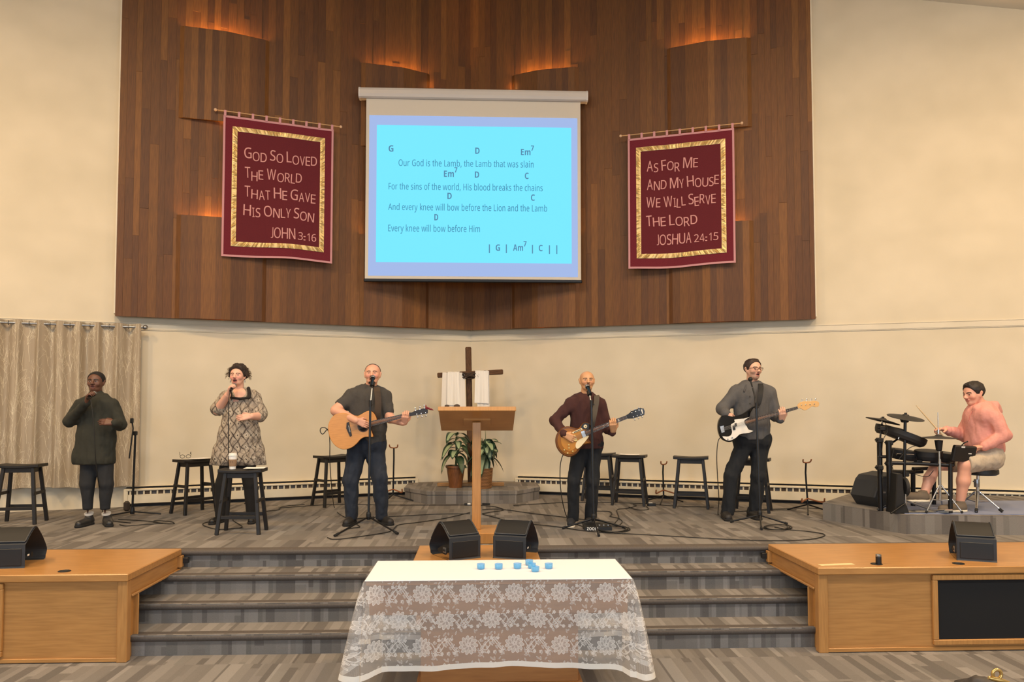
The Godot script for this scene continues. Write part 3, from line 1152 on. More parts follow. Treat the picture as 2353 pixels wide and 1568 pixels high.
func lectern() -> void:
	var z := -7.42
	var o := thing("lectern", "oak lectern with slanted reading board on a single square post", "lectern", Vector3(-0.03, S, z))
	var a := pz(1008, 937, z + 0.22) - o.position
	var b := pz(1184, 937, z + 0.22) - o.position
	var lo := pz(1090, 982, z - 0.3) - o.position
	var w := b.x - a.x
	var fr := Vector3((a.x + b.x) / 2.0, a.y, 0.22)
	var bk := Vector3(fr.x, lo.y, -0.3)
	var mb := MB.new()
	var d := (fr - bk)
	var bz := d.normalized()
	var bs := Basis(Vector3.RIGHT, bz.cross(Vector3.RIGHT).normalized(), bz)
	mb.box((fr + bk) / 2.0 - bs.y * 0.02, Vector3(w, 0.036, d.length()), 0.004, bs)
	obj("reading_board", mb, mats.oak, o)
	mb = MB.new()
	mb.box(fr + bz * 0.008 - bs.y * 0.017, Vector3(w + 0.012, 0.044, 0.018), 0.004, bs)
	obj("board_edge", mb, mats.oak_upright, o)
	mb = MB.new()
	mb.box(bk - bz * 0.006 - bs.y * 0.005, Vector3(w, 0.05, 0.018), 0.004, bs)
	obj("book_ledge", mb, mats.oak_upright, o)
	mb = MB.new()
	var mid := (fr + bk) / 2.0 - bs.y * 0.045
	mb.box(mid, Vector3(0.26, 0.02, 0.16), 0.003, bs)
	obj("mounting_block", mb, mats.oak, o)
	var px0 := pz(1085, 1100, z).x - o.position.x
	var px1 := pz(1105, 1100, z).x - o.position.x
	mb = MB.new()
	mb.box(Vector3((px0 + px1) / 2.0, (mid.y + 0.1) / 2.0, 0), Vector3(px1 - px0, mid.y - 0.1, 0.085), 0.005)
	obj("post", mb, mats.oak_upright, o)
	mb = MB.new()
	mb.box(Vector3(0.03, 0.05, 0.0), Vector3(0.56, 0.1, 0.5), 0.006)
	obj("base", mb, mats.oak_upright, o)


func cross_and_cloth() -> void:
	var z := -10.8
	var bottom := Vector3(pz(1082, 1100, z).x, S + 0.175, z)
	var o := thing("wooden_cross", "rough brown timber cross with a draped cloth standing behind the lectern", "cross", bottom)
	var top := pz(1076, 798, z) - bottom
	var mb := MB.new()
	mb.bar(Vector3(0, 0.02, 0), top, 0.085, 0.07, Vector3.RIGHT, 0.012)
	var bark := grained("weathered_wood", rgb(112, 76, 46), noise_tex(0.05, Color(0.55, 0.55, 0.55), Color(1, 1, 1), 61, 5), Vector3(6, 0.8, 6), 0.8)
	obj("upright", mb, bark, o)
	mb = MB.new()
	var l := pz(1005, 863, z + 0.07) - bottom
	var r := pz(1156, 855, z + 0.07) - bottom
	mb.bar(l, r, 0.07, 0.055, Vector3.UP, 0.01)
	obj("crossbeam", mb, grained("weathered_wood_beam", rgb(112, 76, 46), noise_tex(0.05, Color(0.55, 0.55, 0.55), Color(1, 1, 1), 61, 5), Vector3(0.8, 6, 6), 0.8), o)
	mb = MB.new()
	mb.box(Vector3(0.0, 0.02, 0.12), Vector3(0.92, 0.05, 0.06), 0.008)
	mb.box(Vector3(0.0, 0.02, -0.05), Vector3(0.08, 0.05, 0.3), 0.008)
	obj("foot", mb, grained("cross_foot", rgb(190, 140, 84), noise_tex(0.05, Color(0.7, 0.7, 0.7), Color(1, 1, 1), 62, 4), Vector3(0.8, 6, 6), 0.6), o)
	# crown of twisted thorn twigs over the joint
	var c := thing("thorn_crown", "dark crown of twisted thorn twigs hung on the cross joint", "crown", bottom + (l + r) / 2.0 + Vector3(0.0, -0.03, 0.06))
	c.position.x = pz(1079, 862, z).x
	mb = MB.new()
	for t in 7:
		var ring := []
		for j in 18:
			var an := TAU * j / 18.0
			var rr := 0.105 + 0.012 * sin(an * 3.0 + t * 1.7) + rng.randf_range(-0.006, 0.006)
			ring.append(Vector3(rr * cos(an), 0.028 * sin(an * 2.0 + t) + 0.02 * sin(t * 2.3), 0.045 * sin(an) * 1.2 - 0.05))
		mb.tube(ring, 0.007, 5, true)
	var twig := mat("thorn_twig", rgb(62, 48, 38), 0.9)
	obj("twigs", mb, twig, c)
	mb = MB.new()
	for t in 40:
		var an := rng.randf() * TAU
		var p := Vector3(0.105 * cos(an), rng.randf_range(-0.03, 0.03), 0.05 * sin(an) - 0.05)
		mb.tube([p, p + Vector3(cos(an) * 0.04, rng.randf_range(-0.04, 0.05), sin(an) * 0.04 + rng.randf_range(0, 0.02))], [0.004, 0.0008], 4)
	obj("thorns", mb, twig, c).set_meta("kind", "stuff")
	# white cloth over the beam: front falls on both sides with a swag behind the joint
	var cl := thing("draped_cloth", "white cloth draped over the arms of the timber cross", "cloth", bottom)
	var lin := mat("linen", rgb(228, 222, 214), 0.9)
	var fall := func(x0: float, x1: float, ytop: float, y0: float, y1: float, zf: float, seed_: float) -> MB:
		var m := MB.new()
		var nx := 14
		var ny := 10
		var f := func(u: float, v: float) -> Vector3:
			var ta := pz(lerpf(x0, x1, u), ytop, z + 0.07) - bottom
			var spread := 1.0 + 0.1 * v
			var cx := (pz((x0 + x1) / 2.0, ytop, z + 0.07) - bottom).x
			var yb := (pz(x0, lerpf(y0, y1, u), z + 0.07) - bottom).y
			return Vector3(cx + (ta.x - cx) * spread, lerpf(ta.y, yb, v), 0.07 + zf + 0.02 * v + 0.012 * v * sin(u * 9.0 + seed_) + 0.006 * sin(u * 17.0 + seed_ * 2.0))
		for i in nx:
			for j in ny:
				var q := []
				for e in [[0, 0], [1, 0], [1, 1], [0, 1]]: q.append(f.call(float(i + e[0]) / nx, float(j + e[1]) / ny))
				m.quad_out(q[0], q[1], q[2], q[3], Vector3.BACK)
				var back := []
				for p in q: back.append(p - Vector3(0, 0, 0.006))
				m.quad_out(back[0], back[1], back[2], back[3], Vector3.FORWARD)
		for i in nx:      # roll over the top of the beam
			var a: Vector3 = f.call(float(i) / nx, 0.0)
			var b: Vector3 = f.call(float(i + 1) / nx, 0.0)
			m.quad_out(a, b, b + Vector3(0, 0.012, -0.05), a + Vector3(0, 0.012, -0.05), Vector3(0, 1, 0.3))
			m.quad_out(a + Vector3(0, 0.012, -0.05), b + Vector3(0, 0.012, -0.05), b + Vector3(0, -0.3, -0.1), a + Vector3(0, -0.3, -0.1), Vector3.FORWARD)
		return m
	obj("left_fall", fall.call(1017, 1068, 857, 940, 938, 0.035, 0.3), lin, cl)
	obj("left_overlay", fall.call(1029, 1056, 856, 931, 933, 0.05, 1.7), mat("linen_bright", rgb(236, 232, 226), 0.9), cl)
	obj("right_fall", fall.call(1092, 1122, 853, 926, 928, 0.05, 2.6), mats.linen_bright, cl)
	obj("right_underlayer", fall.call(1098, 1124, 853, 938, 938, 0.035, 4.1), lin, cl)
	var st := pz(1046, 932, -10.5)
	for k in 2:
		var rk := thing("dark_stone", "small dark rounded object on the lectern edge below the draped cloth" if k == 0 else "small dark pointed object behind the lectern board by the cloth", "ornament", Vector3(pz(1050 if k == 0 else 1027, 934, -7.5).x, pz(1050, 936.5, -7.5).y, -7.5))
		mb = MB.new()
		mb.ball(Vector3(0, 0.012, 0), 0.026 if k == 0 else 0.02, 10, Vector3(1.2, 0.75, 0.8))
		obj("body", mb, mat("dark_stone", rgb(58, 44, 36), 0.7), rk)


func leaf_mesh(length: float, wide: float, droop: float, pale: Color, dark: Color) -> ArrayMesh:
	var mb := MB.new()
	mb.use_c = true
	var n := 9
	var rows := []
	for i in n + 1:
		var t := float(i) / n
		var w := wide * pow(sin(PI * pow(t, 0.8)), 0.8) * 0.5
		var c := Vector3(0, 0.25 * length * t - droop * length * t * t, length * t * (1.0 - 0.25 * droop * t))
		rows.append([c + Vector3(-w, 0.18 * w, 0), c + Vector3(-w * 0.5, 0.02 * w, 0), c, c + Vector3(w * 0.5, 0.02 * w, 0), c + Vector3(w, 0.18 * w, 0)])
	for i in n:
		for j in 4:
			mb.col = pale if (j == 1 or j == 2) and i > 0 and i < n - 1 else dark
			mb.quad_out(rows[i][j], rows[i][j + 1], rows[i + 1][j + 1], rows[i + 1][j], Vector3.UP)
	return mb.done()

func plants() -> void:
	var lm := StandardMaterial3D.new()
	lm.resource_name = "variegated_leaf"
	lm.vertex_color_use_as_albedo = true
	lm.roughness = 0.4
	var dark := rgb(42, 62, 44).srgb_to_linear()
	var pale := rgb(150, 166, 130).srgb_to_linear()
	var mid := rgb(66, 84, 58).srgb_to_linear()
	var kinds := [leaf_mesh(0.3, 0.125, 0.55, pale, dark), leaf_mesh(0.27, 0.11, 0.9, mid, dark), leaf_mesh(0.34, 0.125, 0.85, pale, dark), leaf_mesh(0.16, 0.075, 0.5, mid, dark)]
	for which in 2:
		var z := -10.52 if which == 0 else -10.42
		var base := Vector3(pz(1047 if which == 0 else 1110, 1100, z).x, S + 0.172, z)
		var o := thing("potted_plant", "tall leafy plant in a smooth brown wooden pot beside the lectern post" if which == 0 else "bushy variegated plant in a brown woven wicker pot beside the lectern post", "plant", base)
		var mb := MB.new()
		var ph := 0.3 if which == 0 else 0.27
		var r0 := 0.085 if which == 0 else 0.105
		var r1 := 0.125
		if which == 0:
			mb.lathe([Vector2(0, 0), Vector2(r0, 0), Vector2(r1, ph - 0.03), Vector2(r1 + 0.012, ph - 0.03), Vector2(r1 + 0.012, ph), Vector2(r1 - 0.008, ph), Vector2(r1 - 0.01, ph - 0.03), Vector2(0, ph - 0.03)], Vector3.ZERO, Basis.IDENTITY, 28)
			obj("pot", mb, grained("pot_wood", rgb(140, 86, 44), noise_tex(0.05, Color(0.65, 0.65, 0.65), Color(1, 1, 1), 71, 4), Vector3(4, 0.6, 4), 0.5), o)
		else:
			mb.lathe([Vector2(0, 0), Vector2(r0, 0), Vector2(r1, ph), Vector2(r1 - 0.01, ph), Vector2(r1 - 0.012, ph - 0.03), Vector2(0, ph - 0.03)], Vector3.ZERO, Basis.IDENTITY, 28)
			obj("pot", mb, mat("wicker_core", rgb(96, 64, 38), 0.8), o)
			mb = MB.new()      # woven canes
			for k in 17:
				var yy := 0.008 + k * 0.016
				var rr := lerpf(r0, r1, yy / ph) + 0.003
				var ring := []
				for j in 36:
					var an := TAU * j / 36.0
					ring.append(Vector3(cos(an) * (rr + 0.004 * (1 if (j + k) % 2 == 0 else -1)), yy, sin(an) * (rr + 0.004 * (1 if (j + k) % 2 == 0 else -1))))
				mb.tube(ring, 0.0065, 5, true)
			obj("wicker_weave", mb, mat("wicker_cane", rgb(148, 104, 62), 0.7), o).set_meta("kind", "stuff")
		mb = MB.new()
		mb.lathe([Vector2(0.0, ph - 0.02), Vector2(r1 - 0.012, ph - 0.02)], Vector3.ZERO, Basis.IDENTITY, 20)
		obj("soil", mb, mat("soil", rgb(50, 38, 30), 0.95), o)
		var r := RandomNumberGenerator.new()
		r.seed = 31 + which
		var stems := MB.new()
		var spots := []
		if which == 0:
			stems.tube([Vector3(0, ph - 0.03, 0), Vector3(0.015, 0.45, 0), Vector3(0.0, 0.66, 0.01)], [0.016, 0.014, 0.01], 7)
			for k in 20: spots.append([Vector3(0.01, 0.42 + 0.016 * k, 0), k * 2.4 + 0.4, [1, 0, 2, 1][k % 4], r.randf_range(-0.3, 0.5)])
			for k in 10: spots.append([Vector3(0.06 * cos(k * 0.63), ph - 0.02, 0.06 * sin(k * 0.63)), k * 0.63, 3, 0.2])
		else:
			for k in 36:
				var an := k * 2.39
				var hgt := 0.1 + 0.3 * r.randf()
				var tip := Vector3(cos(an) * 0.05, ph + hgt, sin(an) * 0.05)
				stems.tube([Vector3(cos(an) * 0.03, ph - 0.03, sin(an) * 0.03), tip], 0.005, 5)
				spots.append([tip, an, [0, 2, 2, 1][k % 4], r.randf_range(-0.5, 0.5) - (0.25 if hgt < 0.2 else 0.0)])
			stems.tube([Vector3(0.02, ph, 0), Vector3(0.035, ph + 0.35, 0), Vector3(0.025, ph + 0.58, 0)], [0.006, 0.005, 0.002], 5)
		obj("stems", stems, mat("plant_stem", rgb(92, 100, 62), 0.7), o)
		for s in spots:
			var lf := put(kinds[s[2]], "leaf", lm, o, s[0])
			lf.rotation = Vector3(-s[3], s[1], 0)
			lf.scale = Vector3.ONE * r.randf_range(0.85, 1.15)


func lace_texture() -> ImageTexture:
	var n := 512
	var im := Image.create(n, n, false, Image.FORMAT_RGBA8)
	im.fill(Color(0.9, 0.89, 0.88, 0.16))
	# fine net
	for y in range(0, n, 5):
		for x in range(0, n, 5):
			im.fill_rect(Rect2i(x, y, 4, 1), Color(0.93, 0.92, 0.91, 0.36))
			im.fill_rect(Rect2i(x, y, 1, 4), Color(0.93, 0.92, 0.91, 0.36))
	var blob := func(cx: float, cy: float, rx: float, ry: float, an: float, a: float) -> void:
		var m := int(maxf(rx, ry)) + 1
		var ca := cos(an)
		var sa := sin(an)
		for dy in range(-m, m + 1):
			for dx in range(-m, m + 1):
				var u := (dx * ca + dy * sa) / rx
				var v := (-dx * sa + dy * ca) / ry
				var d := u * u + v * v
				if d < 1.0:
					im.set_pixel(posmod(int(cx) + dx, n), posmod(int(cy) + dy, n), Color(0.97, 0.96, 0.95, 0.68 if d > 0.74 else a * 0.72))
	# winding stems first, then leaves, blossoms and the large open flowers
	for f in [[128.0, 384.0, 0.0], [384.0, 128.0, 1.3]]:
		for pass_ in 2:
			for s in 150:
				var t := s / 150.0
				blob.call(f[0] - 150.0 + 300.0 * t, f[1] + (58.0 if pass_ == 0 else -52.0) * sin(t * (7.0 if pass_ == 0 else 9.0) + f[2] + pass_), 5.0, 5.0, 0.0, 0.72)
		for k in 15:
			var t := (k + 0.5) / 15.0
			var up := 1.0 if k % 2 == 0 else -1.0
			blob.call(f[0] - 140.0 + 280.0 * t, f[1] + 58.0 * sin(t * 7.0 + f[2]) + 28.0 * up, 21.0, 9.0, 0.9 * up, 0.5)
			blob.call(f[0] - 130.0 + 270.0 * t, f[1] - 52.0 * sin(t * 9.0 + f[2] + 1.0) - 24.0 * up, 15.0, 7.0, -0.7 * up, 0.62)
		for k in 7:
			var c := Vector2(f[0] - 105.0 + 35.0 * k, f[1] + (72.0 if k % 2 == 0 else -66.0))
			for j in 5: blob.call(c.x + cos(TAU * j / 5.0) * 11.0, c.y + sin(TAU * j / 5.0) * 11.0, 9.0, 7.0, TAU * j / 5.0, 0.74)
	var fill := RandomNumberGenerator.new()
	fill.seed = 9
	for k in 46:      # small leaves between the sprays
		blob.call(fill.randf() * n, fill.randf() * n, fill.randf_range(12, 24), fill.randf_range(6, 10), fill.randf() * PI, 0.45)
	for f in [[128.0, 128.0], [384.0, 384.0]]:
		for ring in 3:
			var m: int = [11, 8, 5][ring]
			for k in m:
				var an := TAU * k / m + 0.35 * ring
				var rad: float = [70.0, 44.0, 20.0][ring]
				blob.call(f[0] + cos(an) * rad, f[1] + sin(an) * rad * 0.85 - 4.0 * ring, [38.0, 28.0, 17.0][ring], [21.0, 15.0, 9.0][ring], an + 0.25, [0.6, 0.45, 0.7][ring])
		blob.call(f[0], f[1] - 8.0, 8.0, 8.0, 0.0, 0.4)
	return ImageTexture.create_from_image(im)


func communion_table() -> void:
	var x0 := -0.755
	var x1 := 1.02
	var z0 := -5.81
	var z1 := -5.16
	var top := 0.755
	var cx := (x0 + x1) / 2.0
	var cz := (z0 + z1) / 2.0
	var o := thing("communion_table", "brown wooden table with a central panel pedestal under the lace cloth", "table", Vector3(cx, 0, cz))
	var w := x1 - x0
	var d := z1 - z0
	var wood := grained("table_wood", rgb(158, 108, 58), mats.oak.albedo_texture, Vector3(0.4, 4.0, 0.4), 0.45)
	var mb := MB.new()
	mb.box(Vector3(0, top - 0.016, 0), Vector3(w - 0.01, 0.03, d - 0.01), 0.005)
	obj("tabletop", mb, wood, o)
	mb = MB.new()
	mb.box(Vector3(0, top - 0.13, 0), Vector3(w - 0.05, 0.2, d - 0.06), 0.004)
	obj("apron", mb, wood, o)
	mb = MB.new()
	mb.box(Vector3(0.005, 0.29, 0), Vector3(1.06, 0.46, d - 0.16), 0.004)
	obj("pedestal", mb, wood, o)
	mb = MB.new()
	mb.box(Vector3(0.005, 0.03, 0), Vector3(1.12, 0.06, d - 0.1), 0.005)
	obj("plinth", mb, wood, o)
	# cloth: a white top and a lace skirt that falls round it
	var c := thing("lace_tablecloth", "white tablecloth with see-through floral lace hanging over the table", "tablecloth", Vector3(cx, top + 0.001, cz))
	mb = MB.new()
	mb.box(Vector3(0, 0.003, 0), Vector3(w + 0.006, 0.006, d + 0.006), 0.003)
	obj("white_top", mb, mats.white_cloth, c)
	var lace := StandardMaterial3D.new()
	lace.resource_name = "lace"
	lace.albedo_texture = lace_texture()
	lace.transparency = BaseMaterial3D.TRANSPARENCY_ALPHA
	lace.roughness = 0.9
	var hem := mat("lace_hem", Color(0.93, 0.92, 0.9, 0.8), 0.9)
	hem.transparency = BaseMaterial3D.TRANSPARENCY_ALPHA
	# path round the table top, corners included
	var path := []      # [point, outward, distance, corner weight]
	var hw := w / 2.0 + 0.004
	var hd := d / 2.0 + 0.004
	var per := 0.0
	var cs := [Vector2(-hw, hd), Vector2(hw, hd), Vector2(hw, -hd), Vector2(-hw, -hd)]
	var outs := [Vector2(0, 1), Vector2(1, 0), Vector2(0, -1), Vector2(-1, 0)]
	for e in 4:
		var a: Vector2 = cs[e]
		var b: Vector2 = cs[(e + 1) % 4]
		var n := 44 if e % 2 == 0 else 18
		for k in n:
			var t := float(k) / n
			var p := a.lerp(b, t)
			var len_ := a.distance_to(b)
			var near_corner := minf(t, 1.0 - t) * len_
			path.append([p, outs[e], per + t * len_, exp(-near_corner * near_corner / 0.006)])
		per += a.distance_to(b)
		var o0: Vector2 = outs[e]
		var o1: Vector2 = outs[(e + 1) % 4]
		for k in 14:
			var t := float(k) / 14.0
			path.append([b, o0.slerp(o1, t), per + 0.05 * t, 1.0 + 0.35 * sin(t * PI)])
		per += 0.05
	var drop := 0.575
	var spot := func(i: int, v: float) -> Vector3:
		var q: Array = path[i % path.size()]
		var p: Vector2 = q[0]
		var u: Vector2 = q[1]
		var s: float = q[2]
		var k: float = q[3]
		var flare := 0.012 + 0.115 * minf(k, 1.2)
		var wave := 0.012 * sin(s * 17.0) + 0.006 * sin(s * 31.0) + (0.03 * sin(s * 95.0) * minf(k, 1.0))
		var out := (flare + wave * 0.7) * pow(v, 0.8) + 0.004
		var dr := drop * (1.0 + 0.06 * minf(k, 1.2)) + 0.012 * sin(s * 5.0)
		return Vector3(p.x + u.x * out, -dr * v + 0.004, p.y + u.y * out)
	var sk := MB.new()
	var hm := MB.new()
	var ny := 9
	for i in path.size():
		var s0: float = path[i][2]
		var s1: float = path[(i + 1) % path.size()][2] if i + 1 < path.size() else per
		for j in ny:
			var v0 := float(j) / ny * 0.94
			var v1 := float(j + 1) / ny * 0.94
			sk.quad_uv(spot.call(i, v1), spot.call(i + 1, v1), spot.call(i + 1, v0), spot.call(i, v0), Vector3(path[i][1].x, 0, path[i][1].y), Vector2(s0 / 0.305, v0 * drop / 0.34), Vector2(s1 / 0.305, v1 * drop / 0.34))
		hm.quad_out(spot.call(i, 1.0), spot.call(i + 1, 1.0), spot.call(i + 1, 0.94), spot.call(i, 0.94), Vector3(path[i][1].x, 0, path[i][1].y))
	obj("lace_skirt", sk, lace, c, "see-through floral lace")
	obj("lace_hem", hm, hem, c)
	# blue tea-light cups
	var places := [[1105, 1308, "at the curtain end of the row"], [1146, 1308, "second from the curtain end"], [1189, 1307, "third from the curtain end"], [1216, 1299, "rearmost of the slanting three"], [1222, 1306.5, "middle of the slanting three"], [1230, 1314, "foremost of the slanting three"], [1261, 1307, "at the drum end of the row"]]
	var blue := mat("blue_glass", Color(0.42, 0.76, 0.96, 0.5), 0.12)
	blue.transparency = BaseMaterial3D.TRANSPARENCY_ALPHA
	var cup := MB.new()
	cup.lathe([Vector2(0, 0), Vector2(0.024, 0), Vector2(0.0285, 0.005), Vector2(0.0295, 0.036), Vector2(0.027, 0.037), Vector2(0.0255, 0.008), Vector2(0, 0.006)], Vector3.ZERO, Basis.IDENTITY, 24)
	var cm := cup.done()
	var wx := MB.new()
	wx.lathe([Vector2(0, 0.0065), Vector2(0.0235, 0.0085), Vector2(0.0235, 0.02), Vector2(0, 0.019)], Vector3.ZERO, Basis.IDENTITY, 20)
	var wm := wx.done()
	var wk := MB.new()
	wk.tube([Vector3(0, 0.018, 0), Vector3(0.001, 0.028, 0)], 0.0012, 5)
	var km := wk.done()
	for p in places:
		var g := thing("tealight_cup", "blue glass tealight cup on white cloth, %s" % p[2], "candle", py(p[0], p[1], top + 0.0075), "blue tealight cups on the table")
		put(cm, "glass", blue, g)
		put(wm, "wax", mat("blue_wax", rgb(150, 208, 242), 0.5), g)
		put(km, "wick", mats.black_plastic, g)


func stools() -> void:
	var o := thing("bar_stool", "x", "stool", Vector3.ZERO, "black wooden stools on the platform")
	var h := 0.645
	var mb := MB.new()
	# saddle seat: curved top over a thick plank
	var nx := 12
	var prof := PackedVector2Array()
	for i in nx + 1:
		var x := lerpf(-0.215, 0.215, float(i) / nx)
		prof.append(Vector2(x, h - 0.012 + 0.26 * x * x))
	for i in nx + 1:
		var x := lerpf(0.215, -0.215, float(i) / nx)
		prof.append(Vector2(x, h - 0.042 + 0.2 * x * x))
	mb.prism(prof, -0.125, 0.125, Transform3D.IDENTITY, 0.006)
	obj("seat", mb, mats.black_wood, o)
	mb = MB.new()
	for sz in [-0.085, 0.085]: mb.box(Vector3(0, h - 0.065, sz), Vector3(0.29, 0.05, 0.018), 0.003)
	for sx in [-0.14, 0.14]: mb.box(Vector3(sx, h - 0.065, 0), Vector3(0.018, 0.05, 0.17), 0.003)
	obj("apron", mb, mats.black_wood, o)
	for sx in [-1.0, 1.0]:
		for sz in [-1.0, 1.0]:
			mb = MB.new()
			mb.bar(Vector3(sx * 0.205, 0.0, sz * 0.15), Vector3(sx * 0.145, h - 0.035, sz * 0.088), 0.036, 0.032, Vector3.RIGHT, 0.004)
			obj("leg", mb, mats.black_wood, o)
	for sz in [-1.0, 1.0]:
		mb = MB.new()
		mb.bar(Vector3(-0.19, 0.17, sz * 0.133), Vector3(0.19, 0.17, sz * 0.133), 0.034, 0.018, Vector3.UP, 0.003)
		obj("stretcher", mb, mats.black_wood, o)
	for sx in [-1.0, 1.0]:
		mb = MB.new()
		mb.bar(Vector3(sx * 0.18, 0.33, -0.14), Vector3(sx * 0.18, 0.33, 0.14), 0.034, 0.018, Vector3.UP, 0.003)
		obj("stretcher", mb, mats.black_wood, o)
	# [seat centre pixel, seat top pixel, z, turn, label]
	var spots := [[558, 7.92, 0.02, "black wooden stool with a paper coffee cup and sheet in front of the snake-print singer"],
		[50, 8.67, 0.12, "black wooden stool with bare seat in front of the curtain"],
		[447, 9.42, 0.9, "black wooden stool with papers and sunglasses behind the snake-print singer"],
		[764, 10.05, 0.75, "black wooden stool half hidden behind the acoustic guitarist"],
		[1376, 10.42, -0.3, "black wooden stool half hidden behind the bald guitarist"],
		[1447, 9.96, -0.35, "black wooden stool with a white sheet on its seat, by the bald guitarist"],
		[1588, 9.65, -0.3, "black wooden stool with bare seat between two guitar stands"],
		[1728, 9.28, -0.45, "black wooden stool behind the bass player"]]
	for k in spots.size():
		var s: Array = spots[k]
		var at := pz(s[0], 1100, -s[1])
		at.y = S
		if k == 0:
			o.position = at
			o.rotation.y = s[2]
			o.set_meta("label", s[3])
		else:
			copy_of(o, at, s[2], s[3])
	# things on the stools
	var seat0 := pz(558, 1100, -7.92)
	var c := thing("paper_cup", "white paper coffee cup with lid and brown sleeve on the near stool", "cup", Vector3(pz(536, 1072, -7.92).x, S + h - 0.006, -7.9))
	mb = MB.new()
	mb.lathe([Vector2(0, 0), Vector2(0.03, 0), Vector2(0.041, 0.135), Vector2(0, 0.135)], Vector3.ZERO, Basis.IDENTITY, 24)
	obj("body", mb, mats.paper, c)
	mb = MB.new()
	mb.lathe([Vector2(0.033, 0.03), Vector2(0.0345, 0.03), Vector2(0.0405, 0.1), Vector2(0.0385, 0.1)], Vector3.ZERO, Basis.IDENTITY, 24)
	obj("sleeve", mb, mat("cup_sleeve", rgb(150, 122, 96), 0.85), c, "brown cardboard sleeve")
	mb = MB.new()      # the round face-like print on the sleeve
	for q in [[0.0, 0.078, 0.024, 0.006], [-0.009, 0.068, 0.006, 0.004], [0.009, 0.068, 0.006, 0.004], [0.0, 0.05, 0.008, 0.005]]:
		mb.box(Vector3(q[0], q[1], 0.0395 - (0.1 - q[1]) * 0.085), Vector3(q[2], q[3], 0.001))
	obj("sleeve_print", mb, mat("sleeve_print", rgb(84, 66, 54), 0.9), c)
	mb = MB.new()
	mb.lathe([Vector2(0.0, 0.134), Vector2(0.044, 0.134), Vector2(0.045, 0.142), Vector2(0.041, 0.146), Vector2(0.039, 0.16), Vector2(0.036, 0.162), Vector2(0, 0.158)], Vector3.ZERO, Basis.IDENTITY, 24)
	obj("lid", mb, mats.white_plastic, c)
	sheet("white sheet of paper on the near stool beside the coffee cup", Vector3(seat0.x + 0.12, S + h + 0.004, -7.93), 0.2, 0.22, 0.1)
	var s2 := pz(447, 1100, -9.42)
	sheet("white sheet of paper on the stool with the sunglasses", Vector3(s2.x + 0.05, S + h + 0.004, -9.42), 0.24, 0.2, 0.9)
	var s5 := pz(1447, 1100, -9.96)
	sheet("white sheet of paper on the stool by the bald guitarist", Vector3(s5.x, S + h + 0.004, -9.96), 0.26, 0.2, -0.35)
	var g := thing("sunglasses", "dark sunglasses lying upright on the stool behind the snake-print singer", "sunglasses", Vector3(s2.x - 0.09, S + h + 0.006, -9.36), "", 0.4)
	mb = MB.new()
	for sx in [-0.033, 0.033]:
		var ring := []
		for j in 10: ring.append(Vector3(sx + 0.026 * cos(TAU * j / 10.0), 0.025 + 0.02 * sin(TAU * j / 10.0), 0))
		mb.tube(ring, 0.003, 5, true)
	obj("rims", mb, mats.black_plastic, g)
	mb = MB.new()
	for sx in [-0.06, 0.06]: mb.tube([Vector3(sx, 0.04, 0), Vector3(sx * 1.02, 0.075, -0.05), Vector3(sx * 0.96, 0.05, -0.1)], 0.003, 5)
	obj("temples", mb, mats.black_plastic, g)


func sheet(label: String, at: Vector3, w: float, d: float, turn: float) -> void:
	var o := thing("paper_sheet", label, "paper", at, "", turn)
	var mb := MB.new()
	for i in 6:
		var x0 := lerpf(-w / 2, w / 2, i / 6.0)
		var x1 := lerpf(-w / 2, w / 2, (i + 1) / 6.0)
		var y0 := 0.22 * x0 * x0
		var y1 := 0.22 * x1 * x1
		mb.quad_out(Vector3(x0, y0, -d / 2), Vector3(x1, y1, -d / 2), Vector3(x1, y1, d / 2), Vector3(x0, y0, d / 2), Vector3.UP)
		mb.quad_out(Vector3(x0, y0 - 0.001, -d / 2), Vector3(x1, y1 - 0.001, -d / 2), Vector3(x1, y1 - 0.001, d / 2), Vector3(x0, y0 - 0.001, d / 2), Vector3.DOWN)
	obj("page", mb, mats.paper, o)


